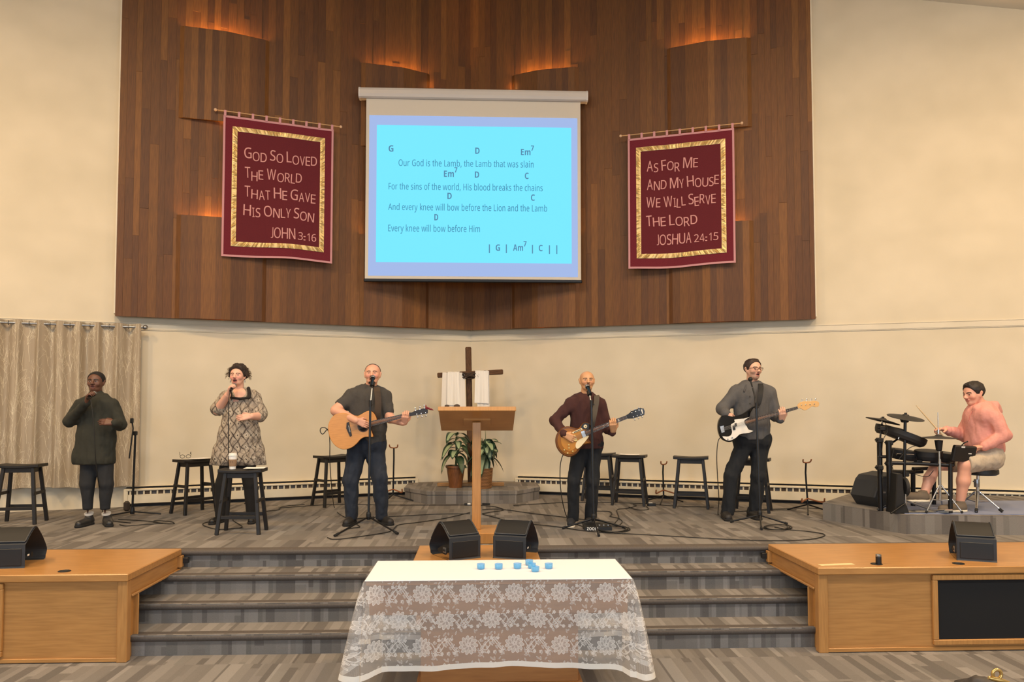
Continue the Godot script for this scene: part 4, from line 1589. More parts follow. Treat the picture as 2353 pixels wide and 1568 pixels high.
func monitors() -> void:
	# near corner on the cabinet, direction of the near face, label
	var base := thing("stage_monitor", "x", "speaker", Vector3.ZERO, "black wedge stage monitors")
	var w := 0.285
	var prof := PackedVector2Array()
	for q in curve([Vector2(0, 0.012), Vector2(0, 0.165), Vector2(-0.012, 0.185), Vector2(-0.1, 0.25), Vector2(-0.155, 0.28), Vector2(-0.185, 0.285), Vector2(-0.215, 0.272), Vector2(-0.3, 0.2), Vector2(-0.365, 0.125), Vector2(-0.392, 0.075), Vector2(-0.37, 0.03), Vector2(-0.33, 0.0), Vector2(-0.012, 0.0)], 3, true): prof.append(q)
	var sideways := Basis(Vector3(0, 0, 1), Vector3(0, 1, 0), Vector3(-1, 0, 0))       # outline x -> z, depth -> -x
	var mb := MB.new()
	mb.prism(prof, -w / 2.0, w / 2.0, Transform3D(sideways, Vector3.ZERO), 0.006)
	obj("cabinet", mb, mats.speaker_cabinet, base)
	# the mesh grille bends over the top and down the sloping front
	mb = MB.new()
	var line := curve([Vector2(-0.02, 0.2), Vector2(-0.1, 0.257), Vector2(-0.155, 0.287), Vector2(-0.185, 0.291), Vector2(-0.22, 0.278), Vector2(-0.3, 0.207), Vector2(-0.365, 0.135)], 4)
	for i in line.size() - 1:
		var a: Vector2 = line[i]
		var b: Vector2 = line[i + 1]
		var out := Vector3(0, -(b - a).x, (b - a).y)
		if out.y < 0: out = -out
		mb.quad_out(Vector3(-w / 2 + 0.016, a.y, a.x), Vector3(w / 2 - 0.016, a.y, a.x), Vector3(w / 2 - 0.016, b.y, b.x), Vector3(-w / 2 + 0.016, b.y, b.x), Vector3(0, 1, -0.2))
	obj("grille", mb, mats.speaker_grille, base)
	mb = MB.new()
	for sx in [-1.0, 1.0]:
		var rim := []
		for q in line: rim.append(Vector3(sx * (w / 2 - 0.01), q.y + 0.001, q.x))
		mb.tube(rim, 0.006, 6)
	mb.tube([Vector3(-w / 2 + 0.01, 0.2, -0.018), Vector3(w / 2 - 0.01, 0.2, -0.018)], 0.006, 6)
	obj("grille_rim", mb, mat("grille_rim", rgb(58, 62, 68), 0.4, 0.2), base)
	mb = MB.new()
	mb.box(Vector3(0, 0.085, 0.004), Vector3(w - 0.05, 0.13, 0.006), 0.003)
	obj("rear_panel", mb, mats.black_plastic, base)
	# one flank has a handle recess, its shade painted as a black plate, with jacks, the other a badge and a small round port
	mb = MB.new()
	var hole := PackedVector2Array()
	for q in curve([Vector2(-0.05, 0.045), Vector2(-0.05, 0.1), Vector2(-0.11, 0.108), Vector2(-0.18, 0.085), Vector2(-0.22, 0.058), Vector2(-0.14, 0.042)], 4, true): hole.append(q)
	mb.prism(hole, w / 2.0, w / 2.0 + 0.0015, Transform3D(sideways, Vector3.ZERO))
	obj("handle_recess_shade", mb, mat("recess_shade", rgb(9, 9, 10), 0.8), base)  # flat black plate, the shade of a recess put into its colour
	mb = MB.new()
	mb.box(Vector3(-w / 2 - 0.003, 0.075, -0.085), Vector3(0.006, 0.045, 0.055), 0.002)
	obj("jack_plate", mb, mats.steel, base)
	for k in 2:
		mb = MB.new()
		mb.lathe([Vector2(0, 0), Vector2(0.01, 0), Vector2(0.01, 0.004), Vector2(0, 0.004)], Vector3(-w / 2 - 0.006, 0.075, -0.072 - 0.028 * k), Basis(Vector3.BACK, PI / 2), 12)
		obj("jack", mb, mats.black_plastic, base)
	mb = MB.new()
	mb.box(Vector3(w / 2 + 0.001, 0.09, -0.055), Vector3(0.003, 0.014, 0.03), 0.001)
	obj("badge", mb, mats.white_plastic, base)
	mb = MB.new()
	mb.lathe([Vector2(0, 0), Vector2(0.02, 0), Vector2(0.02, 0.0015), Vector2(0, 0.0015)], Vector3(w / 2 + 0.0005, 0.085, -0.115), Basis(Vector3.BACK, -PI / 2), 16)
	obj("port", mb, mats.recess_shade, base)  # flat black disc painting the dark inside of a small hole
	# [near face middle, turn, label]
	var spots := [[Vector3(-0.118, 0.66, -6.36), 0.5, "black wedge monitor on the centre cabinet, the one towards the acoustic guitarist"],
		[Vector3(0.245, 0.66, -6.36), -0.34, "black wedge monitor on the centre cabinet, the one towards the bald guitarist"],
		[Vector3(-3.665, 0.66, -6.15), 0.12, "black wedge monitor on the oak cabinet at the curtain end"],
		[Vector3(4.018, 0.66, -6.107), -0.41, "black wedge monitor on the oak cabinet beside the canister"]]
	for k in 4:
		var s: Array = spots[k]
		if k == 0:
			base.position = s[0]
			base.rotation.y = s[1]
			base.set_meta("label", s[2])
		else:
			copy_of(base, s[0], s[1], s[2])


# ---------------------------------------------------------------- band gear
func build_gear() -> void:
	mic_stands()
	guitar_stands()
	acoustic_guitar()
	electric_guitar()
	bass_guitar()
	cables()
	floor_boxes()


func microphone(called: String, label: String, at: Vector3, dir: Vector3, silver := true, group := "") -> Node3D:      # at: middle of the ball; dir: from ball to tail
	var o := thing(called, label, "microphone", at, group)
	var mb := MB.new()
	mb.ball(Vector3.ZERO, 0.026, 14)
	obj("head", mb, mats.mic_silver if silver and mats.has("mic_silver") else (mat("mic_silver", rgb(160, 160, 160), 0.35, 0.7) if silver else mat("mic_foam", rgb(30, 34, 32), 0.9)), o)
	var d := dir.normalized()
	mb = MB.new()
	mb.tube([d * 0.02, d * 0.032, d * 0.034, d * 0.17] if silver else [d * 0.02, d * 0.03, d * 0.09], [0.024, 0.024, 0.02, 0.012] if silver else [0.014, 0.01, 0.008], 12)
	obj("body", mb, mats.black_metal, o)
	mb = MB.new()
	mb.tube([d * -0.003 + Vector3.ZERO, d * 0.006], 0.0268, 14)
	obj("band", mb, mats.steel if silver else mats.black_plastic, o)
	return o


func mic_stands() -> void:
	# label, hub pixel, z of the hub, leg ends (pixels on the floor), clutch pixel, boom end pixel and z, mic ball pixel and z
	var list := [
		["straight black microphone stand in front of the acoustic guitarist", Vector2(847, 1188), -8.05, [Vector2(770, 1231), Vector2(913, 1226), Vector2(858, 1190)], Vector2(851, 930), Vector2(855, 893), -8.12, Vector2(857, 868), -8.2, true],
		["straight black microphone stand in front of the bald guitarist", Vector2(1364, 1192), -7.95, [Vector2(1293, 1214), Vector2(1376, 1231), Vector2(1437, 1213)], Vector2(1359, 930), Vector2(1355, 908), -8.0, Vector2(1350, 889), -8.06, true],
		["straight black microphone stand in front of the bass player", Vector2(1746, 1184), -8.3, [Vector2(1679, 1199), Vector2(1750, 1216), Vector2(1809, 1204)], Vector2(1738, 935), Vector2(1733, 905), -8.35, Vector2(1724, 872), -8.4, false]]
	for l in list:
		var z: float = l[2]
		var hub := pz(l[1].x, l[1].y, z)
		var o := thing("microphone_stand", l[0], "mic stand", Vector3(hub.x, S, z), "microphone stands")
		var mb := MB.new()
		mb.lathe([Vector2(0.0, -0.03), Vector2(0.02, -0.03), Vector2(0.026, 0.0), Vector2(0.026, 0.03), Vector2(0.02, 0.05), Vector2(0, 0.05)], hub - o.position, Basis.IDENTITY, 14)
		obj("hub", mb, mats.black_plastic, o)
		for e in l[3]:
			var end := py(e.x, e.y, S + 0.014) - o.position
			mb = MB.new()
			mb.tube([hub - o.position, end], 0.0095, 8)
			obj("leg", mb, mats.black_metal, o)
			mb = MB.new()
			mb.tube([end.lerp(hub - o.position, 0.1), end.lerp(hub - o.position, -0.02)], 0.0135, 8)
			obj("rubber_foot", mb, mats.rubber, o)
		var cl := pz(l[4].x, l[4].y, z)
		mb = MB.new()
		mb.tube([hub - o.position, cl - o.position], 0.0125, 10)
		obj("pole", mb, mat("stand_pole", rgb(44, 48, 54), 0.3, 0.4), o)
		mb = MB.new()
		mb.tube([(cl - o.position).lerp(hub - o.position, 0.02), (cl - o.position) + Vector3(0, 0.045, 0)], 0.017, 10)
		mb.tube([cl - o.position, cl - o.position + Vector3(0.03, 0.0, 0.01)], 0.007, 6)
		obj("clutch", mb, mats.black_plastic, o)
		var be := pz(l[5].x, l[5].y, l[6])
		mb = MB.new()
		mb.tube([cl - o.position, be - o.position], 0.0085, 8)
		obj("upper_tube", mb, mats.steel if l[9] else mats.black_metal, o)
		var mic := pz(l[7].x, l[7].y, l[8])
		var dir := (be - mic)
		mb = MB.new()
		mb.tube([be - o.position, (mic + dir.normalized() * 0.1) - o.position], 0.0085, 8)
		if l[9]: mb.tube([mic + dir.normalized() * 0.11 - o.position, mic + dir.normalized() * 0.06 - o.position], 0.0245, 10)
		obj("clip", mb, mats.black_plastic, o)
		microphone("microphone", "%s microphone clipped at the mouth of the %s" % ["silver-headed" if l[9] else "dark foam-headed", ["acoustic guitarist", "bald guitarist", "bass player"][list.find(l)]], mic, dir + Vector3(0, 0, 0.12) if l[9] else dir, l[9], "microphones on stands")
	# the empty boom stand by the curtain
	var z2 := -9.2
	var hub2 := pz(304, 1176, z2)
	var o2 := thing("microphone_stand", "empty black boom microphone stand beside the curtain with its boom folded down", "mic stand", Vector3(hub2.x, S, z2), "microphone stands")
	var m2 := MB.new()
	m2.lathe([Vector2(0.0, -0.03), Vector2(0.022, -0.03), Vector2(0.028, 0.0), Vector2(0.022, 0.05), Vector2(0, 0.05)], hub2 - o2.position, Basis.IDENTITY, 14)
	obj("hub", m2, mats.black_plastic, o2)
	for e in [Vector2(256, 1184), Vector2(370, 1181), Vector2(300, 1168)]:
		m2 = MB.new()
		m2.tube([hub2 - o2.position, py(e.x, e.y, S + 0.012) - o2.position], 0.009, 8)
		obj("leg", m2, mats.black_metal, o2)
	m2 = MB.new()
	m2.tube([hub2 - o2.position, pz(311, 1000, z2) - o2.position], 0.0125, 10)
	obj("pole", m2, mats.black_metal, o2)
	m2 = MB.new()
	m2.box(pz(311, 996, z2) - o2.position, Vector3(0.045, 0.05, 0.04), 0.008)
	obj("clutch", m2, mats.black_plastic, o2)
	m2 = MB.new()
	m2.tube([pz(297, 1054, z2 + 0.05) - o2.position, pz(306, 985, z2 + 0.03) - o2.position, pz(303, 966, z2 + 0.03) - o2.position], 0.0085, 8)
	obj("boom", m2, mats.black_metal, o2)
	m2 = MB.new()
	m2.box(pz(303, 967, z2 + 0.03) - o2.position, Vector3(0.036, 0.06, 0.035), 0.008)
	obj("clip", m2, mats.black_plastic, o2)


func guitar_stands() -> void:
	# label, foot pixel, z, yoke pixel, half yoke in metres, lean
	var list := [["tall black guitar stand with an open yoke behind the acoustic guitarist", 903, -10.35, Vector2(905, 1030), 0.055, mats.black_metal],
		["low black guitar stand with orange-tipped arms by the white-sheet stool", 1525, -10.1, Vector2(1524, 1068), 0.04, mats.black_metal],
		["black guitar stand with brown padded arms beside the drum riser", 1856, -9.1, Vector2(1852, 1064), 0.05, mats.black_metal]]
	var foam := mat("stand_foam", rgb(140, 84, 48), 0.85)
	for l in list:
		var z: float = l[2]
		var foot := pz(l[1], 1150, z)
		var o := thing("guitar_stand", l[0], "guitar stand", Vector3(foot.x, S, z), "guitar stands on the platform")
		var yk := pz(l[3].x, l[3].y, z) - o.position
		var mb := MB.new()
		mb.tube([Vector3(0, 0.09, 0), Vector3(yk.x * 0.9, yk.y * 0.8, -0.02), yk - Vector3(0, 0.0, 0.0)], 0.011, 8)
		obj("pole", mb, l[5], o)
		mb = MB.new()
		var hw: float = l[4]
		mb.tube(curve([yk + Vector3(-hw, 0.045, 0.04), yk + Vector3(-hw * 0.85, 0.012, 0.02), yk, yk + Vector3(hw * 0.85, 0.012, 0.02), yk + Vector3(hw, 0.045, 0.04)], 4), 0.008, 7)
		obj("yoke", mb, foam, o, "padded yoke")
		for k in 3:
			var an := PI * 0.5 + TAU * k / 3.0 + 0.4
			mb = MB.new()
			mb.tube([Vector3(0, 0.1, 0), Vector3(cos(an) * 0.27, 0.012, sin(an) * 0.27)], 0.009, 7)
			obj("leg", mb, l[5], o)
		for sx in [-1.0, 1.0]:
			mb = MB.new()
			mb.tube(curve([Vector3(0, 0.17, 0), Vector3(sx * 0.07, 0.15, 0.05), Vector3(sx * 0.13, 0.14, 0.13), Vector3(sx * 0.135, 0.19, 0.16)], 4), 0.009, 7)
			obj("rest_arm", mb, foam, o, "padded rest arm")


func outline(zoom: Array, sc: float, off: Vector2, z: float, origin: Vector3, steps := 4) -> PackedVector2Array:
	var pts := []
	for q in zoom:
		var p := pz(q[0] / sc + off.x, q[1] / sc + off.y, z) - origin
		pts.append(Vector2(p.x, p.y))
	var out := PackedVector2Array()
	if steps > 1:
		for q in curve(pts, steps, true): out.append(q)
	else:
		for q in pts: out.append(q)
	return out

func flat_part(o: Node3D, called: String, zoom: Array, sc: float, off: Vector2, z: float, z0: float, z1: float, m: Material, steps := 1, bev := 0.0, label := "") -> MeshInstance3D:
	var mb := MB.new()
	mb.prism(outline(zoom, sc, off, z, o.position, steps), z0, z1, Transform3D.IDENTITY, bev)
	return obj(called, mb, m, o, label)

# neck, fretboard with frets and inlays, strings: top and bottom edge lines in zoom pixels from the body end to the nut
func neck(o: Node3D, sc: float, off: Vector2, z: float, t0: Vector2, t1: Vector2, b0: Vector2, b1: Vector2, front: float, strings: int, bridge: Vector2, board: Material, inlay: Array, block: bool) -> void:
	var w := func(v: Vector2) -> Vector3:
		var p := pz(v.x / sc + off.x, v.y / sc + off.y, z) - o.position
		return Vector3(p.x, p.y, 0)
	var a: Vector3 = w.call(t0)
	var b: Vector3 = w.call(t1)
	var c: Vector3 = w.call(b0)
	var d: Vector3 = w.call(b1)
	var mb := MB.new()
	mb.tube([(a + c) / 2.0 + Vector3(0, 0, front - 0.012), (b + d) / 2.0 + Vector3(0, 0, front - 0.012)], [a.distance_to(c) * 0.46, b.distance_to(d) * 0.48], 10)
	obj("neck", mb, mat("neck_wood", rgb(120, 76, 44), 0.4), o)
	mb = MB.new()
	mb.prism(PackedVector2Array([Vector2(a.x, a.y), Vector2(b.x, b.y), Vector2(d.x, d.y), Vector2(c.x, c.y)]), front - 0.002, front + 0.006)
	obj("fretboard", mb, board, o)
	var fm := MB.new()
	for k in range(0, 21):
		var t := (1.0 - pow(2.0, -k / 12.0)) / (1.0 - pow(2.0, -20.0 / 12.0))
		var p := b.lerp(a, t)
		var q := d.lerp(c, t)
		fm.tube([p + Vector3(0, 0, front + 0.0065), q + Vector3(0, 0, front + 0.0065)], 0.0014 if k > 0 else 0.0028, 5)
	obj("frets", fm, mats.steel, o)
	for k in [3, 5, 7, 9, 12, 15, 17]:
		var ta := (1.0 - pow(2.0, -(k - 0.5) / 12.0)) / (1.0 - pow(2.0, -20.0 / 12.0))
		var pm := (b.lerp(a, ta) + d.lerp(c, ta)) / 2.0
		var im := MB.new()
		var ww := a.distance_to(c) * 0.5
		var along := (a - b).normalized()
		var hgt: float = 0.016 - 0.0005 * k
		if block: im.box(pm + Vector3(0, 0, front + 0.0062), Vector3(hgt, ww, 0.0015), 0.0, Basis(along, Vector3.BACK.cross(along), Vector3.BACK))
		else: im.lathe([Vector2(0, 0), Vector2(0.004, 0), Vector2(0.004, 0.001), Vector2(0, 0.001)], pm + Vector3(0, 0, front + 0.0058), Basis(Vector3.RIGHT, PI / 2), 10)
		obj("inlay", im, mat("pearl", rgb(222, 218, 206), 0.3), o)
	var sm := MB.new()
	var bp: Vector3 = w.call(bridge)
	var across := (a - c).normalized()
	var span := b.distance_to(d) * 0.8
	for k in strings:
		var f := (float(k) / (strings - 1) - 0.5)
		sm.tube([bp + across * f * span * 1.25 + Vector3(0, 0, front + 0.012), (b + d) / 2.0 + across * f * span + Vector3(0, 0, front + 0.009)], 0.0009 if strings > 4 else 0.0014, 4)
	obj("strings", sm, mats.steel, o).set_meta("kind", "stuff")


func tuner(o: Node3D, sc: float, off: Vector2, z: float, at: Vector2, key: Vector2, front: float, m: Material) -> void:
	var a := pz(at.x / sc + off.x, at.y / sc + off.y, z) - o.position
	var b := pz(key.x / sc + off.x, key.y / sc + off.y, z) - o.position
	var mb := MB.new()
	mb.lathe([Vector2(0, 0), Vector2(0.006, 0), Vector2(0.006, 0.006), Vector2(0.003, 0.008), Vector2(0.003, 0.014), Vector2(0, 0.014)], Vector3(a.x, a.y, front), Basis(Vector3.RIGHT, PI / 2), 10)
	mb.tube([Vector3(a.x, a.y, front - 0.012), Vector3(b.x, b.y, front - 0.012)], 0.003, 6)
	mb.ball(Vector3(b.x, b.y, front - 0.012), 0.009, 8, Vector3(1, 1, 0.5))
	obj("tuner", mb, m, o)


func ribbon(o: Node3D, called: String, pts: Array, wide: float, across: Vector3, m: Material, thick := 0.004) -> void:
	var mb := MB.new()
	var line := curve(pts, 5)
	for i in line.size() - 1:
		var a: Vector3 = line[i]
		var b: Vector3 = line[i + 1]
		var u := across.normalized() * wide / 2.0
		var n := (b - a).cross(across).normalized() * thick / 2.0
		mb.quad_out(a - u + n, a + u + n, b + u + n, b - u + n, n)
		mb.quad_out(a - u - n, a + u - n, b + u - n, b - u - n, -n)
		mb.quad_out(a + u + n, b + u + n, b + u - n, a + u - n, u)
		mb.quad_out(a - u + n, b - u + n, b - u - n, a - u - n, -u)
	obj(called, mb, m, o)


func acoustic_guitar() -> void:
	var sc := 8.715
	var off := Vector2(740, 900)
	var z := -8.2
	var o := thing("acoustic_guitar", "blond acoustic guitar with a cutaway, played by the man in the grey tee", "guitar", pz(797, 992, z))
	var body := [[1095, 600], [1075, 500], [1020, 420], [945, 388], [865, 410], [790, 455], [715, 488], [600, 470], [430, 430], [262, 465], [170, 560], [122, 690], [132, 840], [182, 980], [270, 1092], [380, 1153], [475, 1160], [585, 1128], [690, 1050], [765, 965], [850, 917], [940, 912], [1015, 912], [1022, 880], [990, 800], [975, 720], [1010, 690]]
	var top_m := grained("spruce_top", rgb(216, 152, 76), noise_tex(0.06, Color(0.9, 0.88, 0.86), Color(1, 1, 1), 81, 4), Vector3(0.6, 9, 1), 0.28)
	flat_part(o, "body", body, sc, off, z, -0.1, -0.002, mat("guitar_side", rgb(92, 52, 28), 0.3), 4, 0.004)
	flat_part(o, "soundboard", body, sc, off, z, -0.003, 0.004, top_m, 4, 0.004)
	var hole := pz(826 / sc + off.x, 700 / sc + off.y, z) - o.position
	var mb := MB.new()
	var face := Basis(Vector3.RIGHT, PI / 2)
	mb.lathe([Vector2(0.05, 0.0), Vector2(0.061, 0.0), Vector2(0.061, 0.0012), Vector2(0.05, 0.0012)], Vector3(hole.x, hole.y, 0.0035), face, 28)
	obj("rosette", mb, mat("rosette", rgb(84, 52, 30), 0.5), o)
	mb = MB.new()
	mb.lathe([Vector2(0.0, 0.0), Vector2(0.05, 0.0), Vector2(0.05, 0.0008), Vector2(0, 0.0008)], Vector3(hole.x, hole.y, 0.0036), face, 28)
	obj("soundhole_shade_disc", mb, mat("hole_shade", rgb(26, 17, 12), 0.9), o)  # flat disc on the soundboard, the dark of the hole painted on
	flat_part(o, "bridge", [[495, 625], [545, 612], [560, 700], [602, 882], [562, 905], [510, 790], [488, 740]], sc, off, z, 0.003, 0.013, mat("ebony", rgb(34, 26, 22), 0.4), 1, 0.003)
	flat_part(o, "saddle", [[533, 685], [541, 683], [570, 810], [562, 812]], sc, off, z, 0.012, 0.017, mats.white_plastic)
	neck(o, sc, off, z, Vector2(960, 598), Vector2(1735, 425), Vector2(985, 700), Vector2(1755, 497), 0.008, 6, Vector2(548, 760), mat("rosewood", rgb(52, 38, 30), 0.45), [], false)
	flat_part(o, "headstock", [[1735, 425], [1800, 420], [1860, 385], [2060, 330], [2120, 370], [2118, 440], [1880, 478], [1790, 490], [1755, 497]], sc, off, z, -0.008, 0.008, mat("ebony", rgb(34, 26, 22), 0.4), 1, 0.002)
	for k in 3:
		tuner(o, sc, off, z, Vector2(1878 + 85 * k, 385 - 25 * k), Vector2(1868 + 88 * k, 338 - 27 * k), 0.008, mats.chrome)
		tuner(o, sc, off, z, Vector2(1900 + 88 * k, 455 - 14 * k), Vector2(1914 + 84 * k, 520 - 14 * k), 0.008, mats.chrome)
	# a red ribbon tied to the headstock
	mb = MB.new()
	for k in 5:
		var a := pz((2090 + 12 * k) / sc + off.x, (360 - 4 * k) / sc + off.y, z) - o.position
		var e := pz((2080 + 38 * k) / sc + off.x, ([270, 310, 330, 370, 376][k]) / sc + off.y, z) - o.position
		mb.tube([Vector3(a.x, a.y, 0.01), Vector3((a.x + e.x) / 2, (a.y + e.y) / 2 + 0.004, 0.022), Vector3(e.x, e.y, 0.012)], [0.006, 0.009, 0.003], 6)
	obj("red_ribbon", mb, mat("red_ribbon", rgb(128, 36, 48), 0.7), o, "dark red ribbon tied to the headstock")
	var q := func(x: float, y: float, zz: float) -> Vector3: return pz(x, y, zz) - o.position
	ribbon(o, "strap", [q.call(866, 972, -8.3), q.call(868, 950, -8.26), q.call(869, 925, -8.255), q.call(867, 900, -8.29), q.call(864, 890, -8.4), q.call(855, 905, -8.6)], 0.065, Vector3.RIGHT, mat("brown_strap", rgb(72, 58, 46), 0.8))


func electric_guitar() -> void:
	var sc := 9.225
	var off := Vector2(1260, 900)
	var z := -8.02
	var o := thing("electric_guitar", "sunburst single-cutaway electric guitar with block inlays, played by the bald man", "guitar", pz(1310, 1015, z))
	var body := [[900, 730], [880, 690], [840, 664], [790, 656], [740, 672], [700, 712], [665, 765], [600, 785], [520, 760], [430, 740], [340, 752], [265, 800], [200, 875], [162, 960], [150, 1060], [170, 1165], [222, 1262], [300, 1340], [400, 1386], [480, 1385], [560, 1350], [630, 1290], [685, 1205], [740, 1150], [810, 1122], [890, 1112], [925, 1090], [890, 1062], [858, 1010], [848, 950], [865, 920]]
	flat_part(o, "body", body, sc, off, z, -0.045, 0.0, mat("burst_edge", rgb(104, 62, 26), 0.12), 4, 0.008)
	var inner := []
	for p in body: inner.append([450 + (p[0] - 450) * 0.86, 1060 + (p[1] - 1060) * 0.86])
	flat_part(o, "top_burst", inner, sc, off, z, -0.004, 0.004, mat("burst_mid", rgb(150, 96, 38), 0.1), 4, 0.004)
	var inner2 := []
	for p in body: inner2.append([470 + (p[0] - 470) * 0.64, 1040 + (p[1] - 1040) * 0.64])
	flat_part(o, "top_centre", inner2, sc, off, z, 0.0, 0.0065, mat("burst_centre", rgb(186, 128, 58), 0.1), 4, 0.003)
	flat_part(o, "upper_bout", [[900, 740], [875, 695], [840, 672], [790, 664], [745, 680], [706, 720], [690, 775], [760, 800], [850, 800]], sc, off, z, 0.0, 0.0085, mat("gloss_black", rgb(24, 20, 18), 0.15), 3, 0.002)
	var ring := MB.new()
	var tg := pz(783 / sc + off.x, 740 / sc + off.y, z) - o.position
	ring.lathe([Vector2(0, 0), Vector2(0.019, 0), Vector2(0.019, 0.002), Vector2(0, 0.002)], Vector3(tg.x, tg.y, 0.0085), Basis(Vector3.RIGHT, PI / 2), 20)
	obj("toggle_washer", ring, mat("cream_plastic", rgb(232, 214, 172), 0.4), o)
	ring = MB.new()
	ring.tube([Vector3(tg.x, tg.y, 0.01), Vector3(tg.x + 0.004, tg.y - 0.003, 0.024)], 0.003, 6)
	obj("toggle", ring, mats.black_plastic, o)
	flat_part(o, "neck_rail", [[498, 865], [708, 775], [728, 808], [518, 895]], sc, off, z, 0.004, 0.012, mats.cream_plastic, 1, 0.002)
	flat_part(o, "neck_rail_slot", [[535, 862], [690, 797], [695, 808], [542, 874]], sc, off, z, 0.011, 0.0135, mat("gloss_black", rgb(24, 20, 18), 0.15))
	flat_part(o, "neck_pickup", [[680, 852], [760, 820], [803, 950], [726, 985]], sc, off, z, 0.004, 0.014, mats.chrome, 1, 0.003)
	flat_part(o, "bridge_pickup", [[498, 935], [568, 908], [622, 1045], [552, 1066]], sc, off, z, 0.004, 0.014, mats.gold_metal, 1, 0.003)
	flat_part(o, "pickguard", [[690, 1000], [842, 935], [838, 985], [682, 1172], [606, 1216], [574, 1160], [600, 1062]], sc, off, z, 0.008, 0.011, mats.cream_plastic, 2, 0.001)
	for k in [[435, 1195], [335, 1235], [515, 1265], [405, 1302], [430, 1130]]:
		var p := pz(k[0] / sc + off.x, k[1] / sc + off.y, z) - o.position
		var mb := MB.new()
		mb.lathe([Vector2(0, 0), Vector2(0.0095, 0), Vector2(0.008, 0.012), Vector2(0, 0.012)], Vector3(p.x, p.y, 0.004), Basis(Vector3.RIGHT, PI / 2), 14)
		obj("knob", mb, mats.gold_metal, o)
	neck(o, sc, off, z, Vector2(772, 832), Vector2(1640, 507), Vector2(802, 930), Vector2(1665, 580), 0.012, 6, Vector2(560, 990), mat("rosewood", rgb(52, 38, 30), 0.45), [], true)
	flat_part(o, "headstock", [[1640, 507], [1690, 480], [1760, 420], [1955, 345], [1985, 365], [2010, 352], [2040, 420], [2030, 500], [1880, 545], [1790, 575], [1665, 580]], sc, off, z, -0.006, 0.011, mats.gloss_black, 1, 0.002)
	flat_part(o, "headstock_mark", [[1955, 385], [1985, 378], [2005, 470], [1990, 475]], sc, off, z, 0.01, 0.0125, mat("pearl", rgb(222, 218, 206), 0.3))
	for k in 3:
		tuner(o, sc, off, z, Vector2(1765 + 76 * k, 452 - 27 * k), Vector2(1755 + 80 * k, 412 - 30 * k), 0.011, mats.chrome)
		tuner(o, sc, off, z, Vector2(1795 + 82 * k, 540 - 26 * k), Vector2(1835 + 78 * k, 600 - 30 * k), 0.011, mats.chrome)
	var q := func(x: float, y: float, zz: float) -> Vector3: return pz(x, y, zz) - o.position
	ribbon(o, "strap", [q.call(1359, 985, -8.1), q.call(1363, 965, -8.06), q.call(1368, 940, -8.07), q.call(1371, 918, -8.11), q.call(1370, 909, -8.2), q.call(1362, 925, -8.4)], 0.058, Vector3(1, 0.15, 0), mat("grey_strap", rgb(84, 76, 66), 0.8))


